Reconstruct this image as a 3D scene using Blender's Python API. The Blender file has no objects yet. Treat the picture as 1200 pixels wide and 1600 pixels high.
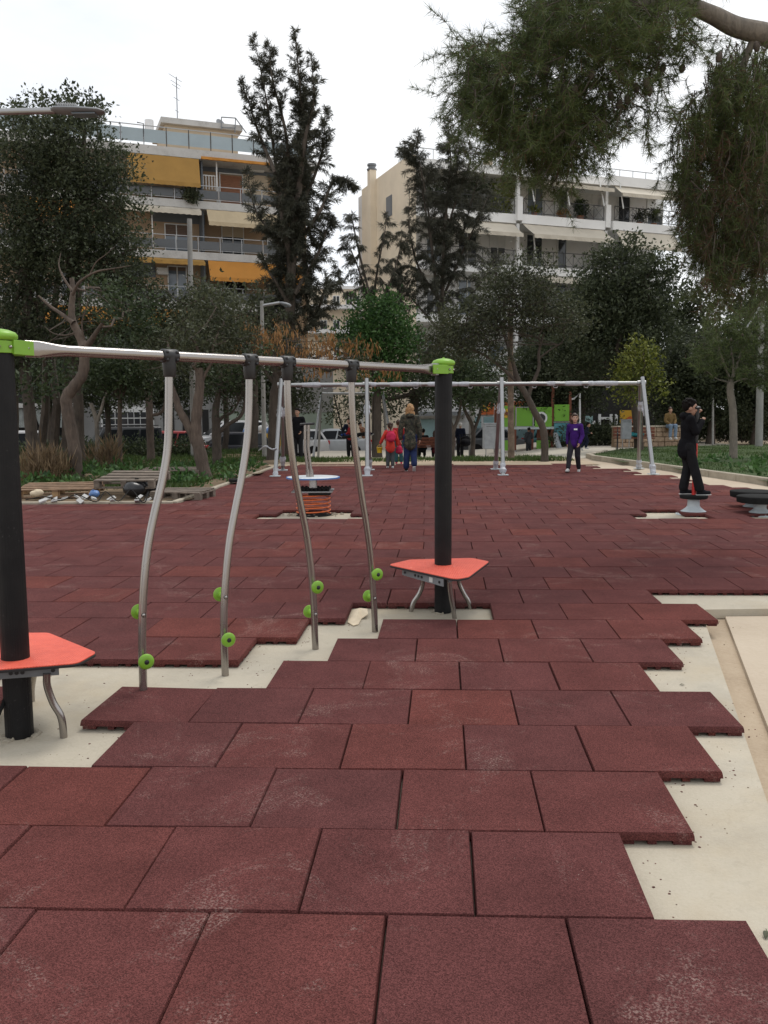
import bpy, bmesh, math, random
import numpy as np
from mathutils import Vector, Matrix, Euler
R = math.radians
random.seed(7)
rng = np.random.default_rng(11)
scene = bpy.context.scene
COL = scene.collection

# ------------------------------------------------------------------ camera
CAM_H, PITCH, ROLL, FPX = 1.4106, 0.1163417, -0.0052360, 1369.37
cam_data = bpy.data.cameras.new('camera')
cam = bpy.data.objects.new('camera', cam_data)
COL.objects.link(cam)
cam_data.sensor_fit = 'AUTO'
cam_data.sensor_width = 36.0
cam_data.lens = FPX / 1600.0 * 36.0
cam_data.clip_start = 0.05
cam_data.clip_end = 2000.0
cam.matrix_world = (Matrix.Translation((0, 0, CAM_H)) @ Matrix.Rotation(math.pi / 2 - PITCH, 4, 'X')
                    @ Matrix.Rotation(ROLL, 4, 'Z'))
scene.camera = cam

# ------------------------------------------------------------------ sky and light
SUN_EL, SUN_AZ = R(62), R(35)
world = bpy.data.worlds.new('World')
scene.world = world
world.use_nodes = True
wt = world.node_tree
wt.nodes.clear()
w_out = wt.nodes.new('ShaderNodeOutputWorld')
w_bg = wt.nodes.new('ShaderNodeBackground')
w_sky = wt.nodes.new('ShaderNodeTexSky')
w_sky.sky_type = 'NISHITA'
w_sky.sun_disc = False
w_sky.sun_elevation = SUN_EL
w_sky.sun_rotation = SUN_AZ
w_tc = wt.nodes.new('ShaderNodeTexCoord')
w_map = wt.nodes.new('ShaderNodeMapping')
w_map.inputs['Scale'].default_value = (1.0, 1.0, 2.4)
w_noise = wt.nodes.new('ShaderNodeTexNoise')
w_noise.inputs['Scale'].default_value = 2.3
w_noise.inputs['Detail'].default_value = 7
w_noise.inputs['Roughness'].default_value = 0.55
w_ramp = wt.nodes.new('ShaderNodeValToRGB')
w_ramp.color_ramp.elements[0].position = 0.36
w_ramp.color_ramp.elements[0].color = (10.6, 11.1, 11.9, 1)
w_ramp.color_ramp.elements[1].position = 0.58
w_ramp.color_ramp.elements[1].color = (12.6, 12.7, 12.8, 1)
w_mix = wt.nodes.new('ShaderNodeMixRGB')
w_mix.inputs['Fac'].default_value = 0.93
wt.links.new(w_tc.outputs['Generated'], w_map.inputs['Vector'])
wt.links.new(w_map.outputs['Vector'], w_noise.inputs['Vector'])
wt.links.new(w_noise.outputs['Fac'], w_ramp.inputs['Fac'])
wt.links.new(w_sky.outputs['Color'], w_mix.inputs['Color1'])
wt.links.new(w_ramp.outputs['Color'], w_mix.inputs['Color2'])
wt.links.new(w_mix.outputs['Color'], w_bg.inputs['Color'])
w_bg.inputs['Strength'].default_value = 0.093
wt.links.new(w_bg.outputs['Background'], w_out.inputs['Surface'])

sun_data = bpy.data.lights.new('sun', 'SUN')
sun_data.energy = 1.5
sun_data.angle = R(18)
sun_data.color = (1.0, 0.96, 0.9)
sun = bpy.data.objects.new('sun', sun_data)
COL.objects.link(sun)
sun.rotation_euler = Vector((math.sin(SUN_AZ) * math.cos(SUN_EL), math.cos(SUN_AZ) * math.cos(SUN_EL), math.sin(SUN_EL))).to_track_quat('Z', 'Y').to_euler()

scene.view_settings.view_transform = 'Standard'
scene.view_settings.look = 'None'
scene.view_settings.gamma = 1.0
scene.view_settings.exposure = 0.0
scene.view_settings.use_curve_mapping = False
scene.cycles.max_bounces = 6
scene.cycles.transparent_max_bounces = 8

# ------------------------------------------------------------------ survey helpers: photograph direction -> place
def ray(px, py):
    a, b = px - 600.0, py - 800.0
    c, s = math.cos(ROLL), math.sin(ROLL)
    u, v = c * a + s * b, -s * a + c * b
    c, s = math.cos(PITCH), math.sin(PITCH)
    return Vector((u, FPX * c - v * s, -FPX * s - v * c))
def on_z(px, py, z=0.0):
    d = ray(px, py)
    t = (z - CAM_H) / d.z
    return Vector((d.x * t, d.y * t, z))
def at(px, py, Y):
    d = ray(px, py)
    t = Y / d.y
    return Vector((d.x * t, Y, CAM_H + d.z * t))
def on_plane(px, py, p, n):
    d = ray(px, py)
    o = Vector((0, 0, CAM_H))
    t = (Vector(p) - o).dot(n) / d.dot(n)
    return o + d * t
def ppm(Y):
    return FPX / Y

# ------------------------------------------------------------------ materials
def new_mat(name):
    m = bpy.data.materials.new(name)
    m.use_nodes = True
    nt = m.node_tree
    nt.nodes.clear()
    out = nt.nodes.new('ShaderNodeOutputMaterial')
    p = nt.nodes.new('ShaderNodeBsdfPrincipled')
    nt.links.new(p.outputs[0], out.inputs[0])
    return m, nt, p, out
def N(nt, t, **kw):
    n = nt.nodes.new(t)
    for k, v in kw.items():
        if k in n.inputs.keys():
            n.inputs[k].default_value = v
        else:
            setattr(n, k, v)
    return n
def pos(nt):
    return N(nt, 'ShaderNodeNewGeometry').outputs['Position']
def noise(nt, scale, detail=4, rough=0.55, vec=None, dist=0.0):
    n = N(nt, 'ShaderNodeTexNoise')
    n.inputs['Scale'].default_value = scale
    n.inputs['Detail'].default_value = detail
    n.inputs['Roughness'].default_value = rough
    n.inputs['Distortion'].default_value = dist
    nt.links.new(vec if vec is not None else pos(nt), n.inputs['Vector'])
    return n.outputs['Fac']
def ramp(nt, fac, stops):
    r = N(nt, 'ShaderNodeValToRGB')
    e = r.color_ramp.elements
    while len(e) < len(stops):
        e.new(0.5)
    for el, (p, c) in zip(e, stops):
        el.position = p
        el.color = (c[0], c[1], c[2], 1) if not isinstance(c, (int, float)) else (c, c, c, 1)
    nt.links.new(fac, r.inputs['Fac'])
    return r.outputs['Color']
def mixc(nt, fac, a, b, mode='MIX'):
    m = N(nt, 'ShaderNodeMixRGB', blend_type=mode)
    for sock, v in (('Fac', fac), ('Color1', a), ('Color2', b)):
        if isinstance(v, (int, float)):
            m.inputs[sock].default_value = v if sock == 'Fac' else (v, v, v, 1)
        elif isinstance(v, tuple):
            m.inputs[sock].default_value = (v[0], v[1], v[2], 1)
        else:
            nt.links.new(v, m.inputs[sock])
    return m.outputs['Color']
def bump(nt, p, h, strength=0.3, dist=0.01):
    b = N(nt, 'ShaderNodeBump')
    b.inputs['Strength'].default_value = strength
    b.inputs['Distance'].default_value = dist
    nt.links.new(h, b.inputs['Height'])
    nt.links.new(b.outputs['Normal'], p.inputs['Normal'])
_MATS = {}
def mat(name, col, rough=0.6, metal=0.0, var=0.18, scale=6.0, bmp=0.15, bscale=60.0, spec=0.5, obj_space=False):
    """a painted / woven / moulded surface with mottling and fine relief"""
    if name in _MATS:
        return _MATS[name]
    m, nt, p, out = new_mat(name)
    vec = N(nt, 'ShaderNodeTexCoord').outputs['Object'] if obj_space else pos(nt)
    n1 = noise(nt, scale, 5, 0.6, vec)
    lo = tuple(c * (1 - var) for c in col)
    hi = tuple(min(1, c * (1 + var)) for c in col)
    c = ramp(nt, n1, [(0.3, lo), (0.7, hi)])
    nt.links.new(c, p.inputs['Base Color'])
    p.inputs['Roughness'].default_value = rough
    p.inputs['Metallic'].default_value = metal
    p.inputs['Specular IOR Level'].default_value = spec
    if bmp:
        bump(nt, p, noise(nt, bscale, 3, 0.6, vec), bmp, 0.004)
    _MATS[name] = m
    return m
def leaf_mat(name, dark, light, trans=0.25, rough=0.55, extra=None):
    m, nt, p, out = new_mat(name)
    isl = N(nt, 'ShaderNodeNewGeometry').outputs['Random Per Island']
    cl = noise(nt, 0.9, 3, 0.6)
    f = mixc(nt, 0.55, isl, cl)
    stops = [(0.25, dark), (0.7, light)]
    if extra:
        stops.append((0.9, extra))
    c = ramp(nt, f, stops)
    nt.links.new(c, p.inputs['Base Color'])
    p.inputs['Roughness'].default_value = rough
    p.inputs['Specular IOR Level'].default_value = 0.3
    tr = N(nt, 'ShaderNodeBsdfTranslucent')
    nt.links.new(c, tr.inputs['Color'])
    mx = N(nt, 'ShaderNodeMixShader')
    mx.inputs[0].default_value = trans
    nt.links.new(p.outputs[0], mx.inputs[1])
    nt.links.new(tr.outputs[0], mx.inputs[2])
    nt.links.new(mx.outputs[0], out.inputs[0])
    return m
def bark_mat(name, dark, light):
    m, nt, p, out = new_mat(name)
    mp = N(nt, 'ShaderNodeMapping')
    mp.inputs['Scale'].default_value = (1, 1, 0.22)
    nt.links.new(pos(nt), mp.inputs['Vector'])
    n1 = noise(nt, 22, 6, 0.65, mp.outputs[0], 0.6)
    n2 = noise(nt, 2.2, 3)
    c = ramp(nt, mixc(nt, 0.4, n1, n2), [(0.32, dark), (0.66, light)])
    nt.links.new(c, p.inputs['Base Color'])
    p.inputs['Roughness'].default_value = 0.9
    bump(nt, p, n1, 0.8, 0.02)
    return m

def tile_material():
    m, nt, p, out = new_mat('rubber_granule')
    oi = N(nt, 'ShaderNodeObjectInfo').outputs['Random']
    isl = N(nt, 'ShaderNodeNewGeometry').outputs['Random Per Island']
    ad = N(nt, 'ShaderNodeMath', operation='ADD')
    nt.links.new(oi, ad.inputs[0]); nt.links.new(isl, ad.inputs[1])
    wn = N(nt, 'ShaderNodeTexWhiteNoise', noise_dimensions='1D')
    nt.links.new(ad.outputs[0], wn.inputs['W'])
    P = pos(nt)
    base = ramp(nt, wn.outputs['Value'], [(0.0, (0.098, 0.0355, 0.034)), (0.45, (0.107, 0.0370, 0.0350)), (0.8, (0.114, 0.0375, 0.0338)), (1.0, (0.132, 0.040, 0.033))])
    big = noise(nt, 3.2, 5, 0.6, P)
    base = mixc(nt, 1.0, base, ramp(nt, big, [(0.3, 0.80), (0.7, 1.16)]), 'MULTIPLY')
    gr = N(nt, 'ShaderNodeTexVoronoi'); gr.inputs['Scale'].default_value = 330
    nt.links.new(P, gr.inputs['Vector'])
    sep = N(nt, 'ShaderNodeSeparateColor')
    nt.links.new(gr.outputs['Color'], sep.inputs[0])
    base = mixc(nt, 1.0, base, ramp(nt, sep.outputs[0], [(0.0, 0.55), (0.5, 1.0), (1.0, 1.5)]), 'MULTIPLY')
    # pale dust: scuffed patches broken up by the grain
    st1 = noise(nt, 1.7, 7, 0.78, P, 0.9)
    st2 = noise(nt, 120, 4, 0.7, P)
    stm = N(nt, 'ShaderNodeMath', operation='MULTIPLY')
    nt.links.new(ramp(nt, st1, [(0.54, 0.0), (0.74, 0.8)]), stm.inputs[0])
    nt.links.new(ramp(nt, st2, [(0.50, 0.0), (0.58, 1.0)]), stm.inputs[1])
    base = mixc(nt, stm.outputs[0], base, (0.40, 0.29, 0.255))
    sp = N(nt, 'ShaderNodeTexVoronoi'); sp.inputs['Scale'].default_value = 26
    nt.links.new(P, sp.inputs['Vector'])
    spk = ramp(nt, sp.outputs['Distance'], [(0.0, 1.0), (0.055, 0.0)])
    spm = N(nt, 'ShaderNodeMath', operation='MULTIPLY')
    nt.links.new(spk, spm.inputs[0]); nt.links.new(ramp(nt, noise(nt, 5, 2, 0.5, P), [(0.52, 0.0), (0.62, 1.0)]), spm.inputs[1])
    base = mixc(nt, spm.outputs[0], base, (0.5, 0.42, 0.36))
    nt.links.new(base, p.inputs['Base Color'])
    p.inputs['Roughness'].default_value = 0.95
    p.inputs['Specular IOR Level'].default_value = 0.10
    bump(nt, p, gr.outputs['Distance'], 0.7, 0.003)
    return m

def ground_mat(name, stops, scale=1.4, fine=40.0, rough=0.95, bmp=0.5, specks=None, cracks=False):
    m, nt, p, out = new_mat(name)
    P = pos(nt)
    n1 = noise(nt, scale, 6, 0.62, P, 0.5)
    n2 = noise(nt, fine, 4, 0.7, P)
    f = mixc(nt, 0.3, n1, n2)
    c = ramp(nt, f, stops)
    if cracks:
        n3 = noise(nt, 0.7, 5, 0.7, P, 1.5)
        c = mixc(nt, ramp(nt, n3, [(0.494, 0.0), (0.498, 0.22), (0.502, 0.0)]), c, tuple(v * 0.6 for v in stops[0][1]))
        n4 = noise(nt, 9, 6, 0.75, P)
        c = mixc(nt, ramp(nt, n4, [(0.56, 0.0), (0.78, 0.45)]), c, tuple(v * 0.75 for v in stops[0][1]))
        n5 = noise(nt, 1.5, 4, 0.6, P)
        c = mixc(nt, ramp(nt, n5, [(0.50, 0.0), (0.75, 0.5)]), c, (0.40, 0.31, 0.19))
        n6 = noise(nt, 0.8, 8, 0.68, P, 0.2)
        c = mixc(nt, ramp(nt, n6, [(0.50, 0.0), (0.70, 0.55)]), c, (0.27, 0.25, 0.215))
    if specks:
        v = N(nt, 'ShaderNodeTexVoronoi'); v.inputs['Scale'].default_value = specks[0]
        nt.links.new(P, v.inputs['Vector'])
        mk = N(nt, 'ShaderNodeMath', operation='MULTIPLY')
        nt.links.new(ramp(nt, v.outputs['Distance'], [(0.0, 1.0), (specks[1], 0.0)]), mk.inputs[0])
        nt.links.new(ramp(nt, noise(nt, 7, 2, 0.5, P), [(0.5, 0.0), (0.6, 1.0)]), mk.inputs[1])
        c = mixc(nt, mk.outputs[0], c, specks[2])
    nt.links.new(c, p.inputs['Base Color'])
    p.inputs['Roughness'].default_value = rough
    p.inputs['Specular IOR Level'].default_value = 0.25
    bump(nt, p, n2, bmp, 0.01)
    return m
def glass_mat(name, col, rough=0.08):
    m, nt, p, out = new_mat(name)
    p.inputs['Base Color'].default_value = (*col, 1)
    p.inputs['Roughness'].default_value = rough
    p.inputs['Specular IOR Level'].default_value = 0.6
    return m
def camo_mat():
    m, nt, p, out = new_mat('camouflage_cloth')
    tc = N(nt, 'ShaderNodeTexCoord').outputs['Object']
    n1 = noise(nt, 14, 3, 0.5, tc, 0.8)
    c = ramp(nt, n1, [(0.40, (0.012, 0.012, 0.010)), (0.47, (0.045, 0.050, 0.030)), (0.53, (0.025, 0.022, 0.016)), (0.60, (0.085, 0.075, 0.050))])
    nt.links.new(c, p.inputs['Base Color'])
    p.inputs['Roughness'].default_value = 0.85
    return m

M = {}
M['tile'] = tile_material()
M['concrete'] = ground_mat('pale_concrete', [(0.25, (0.37, 0.325, 0.25)), (0.5, (0.46, 0.41, 0.325)), (0.75, (0.53, 0.48, 0.39))], 0.9, 90, 0.9, 0.35, (13, 0.05, (0.12, 0.10, 0.08)), True)
M['sand'] = ground_mat('sandy_ground', [(0.28, (0.27, 0.205, 0.14)), (0.5, (0.42, 0.33, 0.235)), (0.75, (0.52, 0.43, 0.32))], 1.1, 45, 0.95, 0.5, (9, 0.09, (0.2, 0.16, 0.12)))
M['path'] = ground_mat('path_surface', [(0.28, (0.36, 0.29, 0.215)), (0.5, (0.46, 0.38, 0.29)), (0.75, (0.54, 0.46, 0.36))], 0.6, 40, 0.95, 0.3)
M['plaza'] = ground_mat('plaza_surface', [(0.28, (0.38, 0.34, 0.28)), (0.5, (0.47, 0.43, 0.36)), (0.75, (0.55, 0.5, 0.43))], 0.5, 30, 0.95, 0.2)
M['asphalt'] = ground_mat('asphalt', [(0.3, (0.04, 0.04, 0.042)), (0.7, (0.07, 0.07, 0.07))], 1.0, 60)
M['soil'] = ground_mat('soil', [(0.28, (0.075, 0.055, 0.035)), (0.5, (0.16, 0.115, 0.072)), (0.75, (0.30, 0.22, 0.145))], 0.8, 20)
M['lawn'] = ground_mat('lawn_soil', [(0.3, (0.03, 0.045, 0.016)), (0.55, (0.055, 0.085, 0.028)), (0.75, (0.12, 0.10, 0.055))], 0.5, 20)
M['kerb'] = ground_mat('kerb_concrete', [(0.3, (0.27, 0.235, 0.18)), (0.7, (0.45, 0.40, 0.32))], 2.5, 30)
def black_post():
    m, nt, p, out = new_mat('black_wood_grain_plastic')
    mp = N(nt, 'ShaderNodeMapping'); mp.inputs['Scale'].default_value = (1, 1, 0.02)
    nt.links.new(pos(nt), mp.inputs['Vector'])
    n1 = noise(nt, 120, 4, 0.6, mp.outputs[0])
    n2 = noise(nt, 8, 5, 0.6)
    c = ramp(nt, n2, [(0.3, (0.006, 0.006, 0.007)), (0.75, (0.014, 0.0135, 0.0135))])
    sc_n = noise(nt, 55, 6, 0.8)
    sc_b = noise(nt, 3.5, 4, 0.6)
    mk = N(nt, 'ShaderNodeMath', operation='MULTIPLY')
    nt.links.new(ramp(nt, sc_n, [(0.60, 0.0), (0.68, 0.7)]), mk.inputs[0]); nt.links.new(ramp(nt, sc_b, [(0.5, 0.0), (0.66, 1.0)]), mk.inputs[1])
    c = mixc(nt, mk.outputs[0], c, (0.16, 0.155, 0.15))
    nt.links.new(c, p.inputs['Base Color'])
    p.inputs['Roughness'].default_value = 0.5
    p.inputs['Specular IOR Level'].default_value = 0.22
    bump(nt, p, n1, 0.9, 0.004)
    return m
def brushed(name, col, rough):
    m, nt, p, out = new_mat(name)
    n1 = noise(nt, 3, 3, 0.5)
    n2 = noise(nt, 300, 3, 0.6)
    nt.links.new(ramp(nt, n1, [(0.3, tuple(c * 0.9 for c in col)), (0.7, col)]), p.inputs['Base Color'])
    nt.links.new(ramp(nt, n1, [(0.3, rough * 0.9), (0.7, rough * 1.15)]), p.inputs['Roughness'])
    p.inputs['Metallic'].default_value = 0.9
    return m
def deck_mat():
    m, nt, p, out = new_mat('ribbed_orange_red_panel')
    P = pos(nt)
    w = N(nt, 'ShaderNodeTexWave'); w.inputs['Scale'].default_value = 26; w.inputs['Distortion'].default_value = 0.6
    nt.links.new(P, w.inputs['Vector'])
    n1 = noise(nt, 18, 6, 0.7, P)
    c = ramp(nt, n1, [(0.3, (0.66, 0.085, 0.05)), (0.7, (0.80, 0.13, 0.075))])
    v = N(nt, 'ShaderNodeTexVoronoi'); v.inputs['Scale'].default_value = 9
    nt.links.new(P, v.inputs['Vector'])
    c = mixc(nt, ramp(nt, v.outputs['Distance'], [(0.0, 0.75), (0.09, 0.0)]), c, (0.85, 0.6, 0.52))
    nt.links.new(c, p.inputs['Base Color'])
    p.inputs['Roughness'].default_value = 0.6
    bump(nt, p, w.outputs['Fac'], 0.6, 0.004)
    return m
M['post'] = black_post()
M['steel'] = brushed('brushed_stainless', (0.37, 0.345, 0.325), 0.25)
M['galv'] = brushed('galvanised_steel', (0.36, 0.362, 0.362), 0.40)
M['deck'] = deck_mat()
M['green'] = mat('green_plastic', (0.19, 0.39, 0.030), 0.42, 0, 0.10, 12, 0.05, 90)
M['blackplastic'] = mat('black_plastic', (0.014, 0.014, 0.015), 0.45, 0, 0.2, 20, 0.1)
M['rubber'] = mat('black_rubber', (0.014, 0.014, 0.014), 0.85, 0, 0.25, 20, 0.2, 60, 0.12)
M['wrap'] = mat('cloudy_plastic_film', (0.42, 0.43, 0.46), 0.3, 0, 0.2, 25, 0.6, 40)
M['orange'] = mat('orange_coated_steel', (0.62, 0.13, 0.03), 0.45, 0, 0.15, 20)
M['blue'] = mat('blue_panel', (0.05, 0.16, 0.42), 0.5)
M['whitepanel'] = mat('pale_panel', (0.55, 0.58, 0.60), 0.4, 0, 0.2, 14)
M['paintgrey'] = mat('pale_grey_paint', (0.48, 0.53, 0.55), 0.5, 0, 0.1, 9)
M['red'] = mat('red_paint', (0.55, 0.025, 0.02), 0.45, 0, 0.12, 9)
M['wood'] = mat('weathered_wood', (0.17, 0.125, 0.09), 0.9, 0, 0.45, 7, 0.5, 30)
M['woodgold'] = mat('fresh_wood', (0.36, 0.23, 0.12), 0.85, 0, 0.3, 7, 0.4, 30)
M['woodred'] = mat('red_brown_timber', (0.17, 0.055, 0.03), 0.75, 0, 0.3, 6, 0.3)
M['concretepole'] = ground_mat('concrete_pole', [(0.3, (0.23, 0.225, 0.21)), (0.7, (0.36, 0.35, 0.33))], 2.0, 40)
M['greypaint'] = mat('grey_metal_paint', (0.17, 0.18, 0.19), 0.5)
M['bin'] = mat('grey_bin_paint', (0.27, 0.285, 0.30), 0.55)
M['glass'] = glass_mat('dark_window_glass', (0.02, 0.024, 0.028))
M['glasspale'] = glass_mat('reflecting_glass', (0.14, 0.17, 0.20))
M['carglass'] = glass_mat('car_glass', (0.012, 0.014, 0.016), 0.12)
M['carglass'].node_tree.nodes['Principled BSDF'].inputs['Specular IOR Level'].default_value = 0.3
M['stone'] = ground_mat('rough_stone', [(0.3, (0.17, 0.115, 0.075)), (0.7, (0.40, 0.30, 0.21))], 3, 18)
M['paper'] = mat('white_litter', (0.46, 0.455, 0.44), 0.7, 0, 0.15, 8, 0.3)
M['bag'] = mat('black_bin_bag', (0.02, 0.02, 0.022), 0.28, 0, 0.2, 8, 0.8, 14)
M['letterwhite'] = mat('white_sticker', (0.6, 0.6, 0.58), 0.5, 0, 0.1)
M['cream'] = mat('cream_flake', (0.60, 0.50, 0.36), 0.8, 0, 0.12, 8)

# ------------------------------------------------------------------ mesh collector
class MB:
    def __init__(s):
        s.v, s.f = [], []
    def add(s, verts, faces):
        b = len(s.v)
        s.v += [tuple(v) for v in verts]
        s.f += [tuple(i + b for i in f) for f in faces]
        return s
    def box(s, c, size, rot=None, taper=1.0):
        hx, hy, hz = (d / 2 for d in size)
        vs = []
        for z, t in ((-hz, 1.0), (hz, taper)):
            for x, y in ((-hx, -hy), (hx, -hy), (hx, hy), (-hx, hy)):
                vs.append(Vector((x * t, y * t, z)))
        if rot is not None:
            vs = [rot @ v for v in vs]
        c = Vector(c)
        return s.add([v + c for v in vs], [(3, 2, 1, 0), (4, 5, 6, 7), (0, 1, 5, 4), (1, 2, 6, 5), (2, 3, 7, 6), (3, 0, 4, 7)])
    def span(s, a, b):
        a, b = Vector(a), Vector(b)
        return s.box((a + b) / 2, [abs(q) for q in (b - a)])
    def bar(s, p, q, w, h, up=(0, 0, 1)):
        p, q = Vector(p), Vector(q)
        d = (q - p)
        L = d.length
        d.normalize()
        u = Vector(up)
        side = d.cross(u)
        if side.length < 1e-5:
            side = d.cross(Vector((1, 0, 0)))
        side.normalize()
        u = side.cross(d)
        rot = Matrix((side, d, u)).transposed()
        return s.box((p + q) / 2, (w, L, h), rot)
    def tube(s, pts, r, n=10, cap=True, flat=None):
        pts = [Vector(p) for p in pts]
        rs = [r] * len(pts) if isinstance(r, (int, float)) else list(r)
        up = Vector((0, 0, 1))
        t0 = (pts[1] - pts[0]).normalized()
        if abs(t0.dot(up)) > 0.95:
            up = Vector((0, 1, 0))
        a = t0.cross(up).normalized()
        vs, fs = [], []
        for i, p in enumerate(pts):
            t = (pts[min(i + 1, len(pts) - 1)] - pts[max(i - 1, 0)])
            if t.length < 1e-9:
                t = t0
            t.normalize()
            a = (a - t * a.dot(t))
            a.normalize()
            b = t.cross(a)
            fa, fb = (1, 1) if flat is None else flat[i]
            for k in range(n):
                an = 2 * math.pi * k / n
                vs.append(p + (a * math.cos(an) * fa + b * math.sin(an) * fb) * rs[i])
        for i in range(len(pts) - 1):
            for k in range(n):
                k2 = (k + 1) % n
                fs.append((i * n + k, i * n + k2, (i + 1) * n + k2, (i + 1) * n + k))
        if cap:
            fs.append(tuple(range(n - 1, -1, -1)))
            fs.append(tuple((len(pts) - 1) * n + k for k in range(n)))
        return s.add(vs, fs)
    def lathe(s, prof, o, axis=(0, 0, 1), n=24):
        """prof: (radius, height) along axis from origin o"""
        ax = Vector(axis).normalized()
        a = ax.orthogonal().normalized()
        b = ax.cross(a)
        o = Vector(o)
        vs, fs = [], []
        for r, h in prof:
            for k in range(n):
                an = 2 * math.pi * k / n
                vs.append(o + ax * h + (a * math.cos(an) + b * math.sin(an)) * max(r, 1e-4))
        for i in range(len(prof) - 1):
            for k in range(n):
                k2 = (k + 1) % n
                fs.append((i * n + k, i * n + k2, (i + 1) * n + k2, (i + 1) * n + k))
        fs.append(tuple(range(n - 1, -1, -1)))
        fs.append(tuple((len(prof) - 1) * n + k for k in range(n)))
        return s.add(vs, fs)
    def prism(s, poly, z0, z1):
        n = len(poly)
        vs = [Vector((p[0], p[1], z0)) for p in poly] + [Vector((p[0], p[1], z1)) for p in poly]
        ar = sum(poly[i][0] * poly[(i + 1) % n][1] - poly[(i + 1) % n][0] * poly[i][1] for i in range(n))
        if ar < 0:
            vs = vs[n - 1::-1] + vs[:n - 1:-1]
        return s.add(vs, [tuple(range(n - 1, -1, -1)), tuple(range(n, 2 * n))] + [(i, (i + 1) % n, n + (i + 1) % n, n + i) for i in range(n)])
    def ball(s, c, r, n=10, m=6):
        rx, ry, rz = (r, r, r) if isinstance(r, (int, float)) else r
        c = Vector(c)
        vs = [c + Vector((0, 0, -rz))]
        for i in range(1, m):
            a = math.pi * i / m
            for k in range(n):
                b = 2 * math.pi * k / n
                vs.append(c + Vector((rx * math.sin(a) * math.cos(b), ry * math.sin(a) * math.sin(b), -rz * math.cos(a))))
        vs.append(c + Vector((0, 0, rz)))
        fs = [(0, 1 + (k + 1) % n, 1 + k) for k in range(n)]
        for i in range(m - 2):
            for k in range(n):
                fs.append((1 + i * n + k, 1 + i * n + (k + 1) % n, 1 + (i + 1) * n + (k + 1) % n, 1 + (i + 1) * n + k))
        t = len(vs) - 1
        fs += [(t, 1 + (m - 2) * n + k, 1 + (m - 2) * n + (k + 1) % n) for k in range(n)]
        return s.add(vs, fs)
    def mesh(s, name, m, off=None, smooth=False, bevel=0.0, segs=2, angle=0.7):
        me = bpy.data.meshes.new(name)
        vs = s.v if off is None else [(v[0] - off[0], v[1] - off[1], v[2] - off[2]) for v in s.v]
        me.from_pydata(vs, [], s.f)
        if bevel:
            bm = bmesh.new(); bm.from_mesh(me)
            bmesh.ops.remove_doubles(bm, verts=bm.verts, dist=1e-5)
            es = [e for e in bm.edges if len(e.link_faces) == 2 and e.calc_face_angle(0) > angle]
            bmesh.ops.bevel(bm, geom=es, offset=bevel, segments=segs, affect='EDGES', profile=0.5)
            bm.to_mesh(me); bm.free()
        if smooth:
            me.polygons.foreach_set('use_smooth', [True] * len(me.polygons))
            try:
                me.set_sharp_from_angle(angle=R(48))
            except Exception:
                pass
        if m is not None:
            me.materials.append(m)
        return me
    def build(s, name, m, parent=None, world=False, smooth=False, bevel=0.0, segs=2):
        """one mesh object; world=True: the vertices are world places and the parent is unrotated"""
        off = parent_origin(parent) if (world and parent is not None) else None
        return link(name, s.mesh(name, m, off, smooth, bevel, segs), parent)
def parent_origin(o):
    v = Vector((0, 0, 0))
    while o is not None:
        v += o.location
        o = o.parent
    return v
def link(name, me, parent=None):
    o = bpy.data.objects.new(name, me)
    COL.objects.link(o)
    if parent is not None:
        o.parent = parent
    return o
def tag(o, label=None, cat=None, group=None, kind=None):
    if label: o['label'] = label
    if cat: o['category'] = cat
    if group: o['group'] = group
    if kind: o['kind'] = kind
    return o
def thing(name, label, cat, loc=(0, 0, 0), rotz=0.0, group=None):
    o = bpy.data.objects.new(name, None)
    o.empty_display_size = 0.2
    COL.objects.link(o)
    o.location = loc
    o.rotation_euler = (0, 0, rotz)
    return tag(o, label, cat, group)
def copy_tree(o, parent=None):
    c = o.copy(); COL.objects.link(c)
    if parent is not None:
        c.parent = parent
    for ch in [x for x in o.children]:
        copy_tree(ch, c)
    return c
def smoothpath(pts, n=6):
    """Catmull-Rom through the points"""
    P = [Vector(p) for p in pts]
    P = [P[0] * 2 - P[1]] + P + [P[-1] * 2 - P[-2]]
    out = []
    for i in range(1, len(P) - 2):
        for k in range(n):
            t = k / n
            a, b, c, d = P[i - 1], P[i], P[i + 1], P[i + 2]
            out.append(0.5 * ((2 * b) + (c - a) * t + (2 * a - 5 * b + 4 * c - d) * t * t + (3 * b - a - 3 * c + d) * t ** 3))
    out.append(P[-2])
    return out

# ================================================================== THE GROUND
def ss(a, b, t):
    t = min(1.0, max(0.0, (t - a) / (b - a)))
    return t * t * (3 - 2 * t)
def lin(a, b, t):
    return min(1.0, max(0.0, (t - a) / (b - a)))
def zt(x, y):
    left = -1.1 * ss(31, 34.5, y)
    mid = -0.66 * lin(25, 38, y) - 0.44 * ss(45, 47, y)
    right = -0.25 * lin(26, 38, y) - 0.85 * ss(52, 58, y)
    wl = ss(-4.6, -3.2, x)
    wr = ss(4.0, 9.0, x)
    return (left * (1 - wl) + mid * wl) * (1 - wr) + right * wr
def sheet(name, m, xs, ys, dz, inside=None, zf=zt, kind='structure'):
    """a sheet on the terrain, one quad per cell"""
    idx = {}
    mb = MB()
    def vid(i, j):
        if (i, j) not in idx:
            idx[(i, j)] = len(mb.v)
            mb.v.append((xs[i], ys[j], zf(xs[i], ys[j]) + dz))
        return idx[(i, j)]
    for j in range(len(ys) - 1):
        for i in range(len(xs) - 1):
            if inside is None or inside((xs[i] + xs[i + 1]) / 2, (ys[j] + ys[j + 1]) / 2):
                mb.f.append((vid(i, j), vid(i + 1, j), vid(i + 1, j + 1), vid(i, j + 1)))
    o = mb.build(name, m, smooth=True)
    tag(o, kind=kind)
    return o
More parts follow.
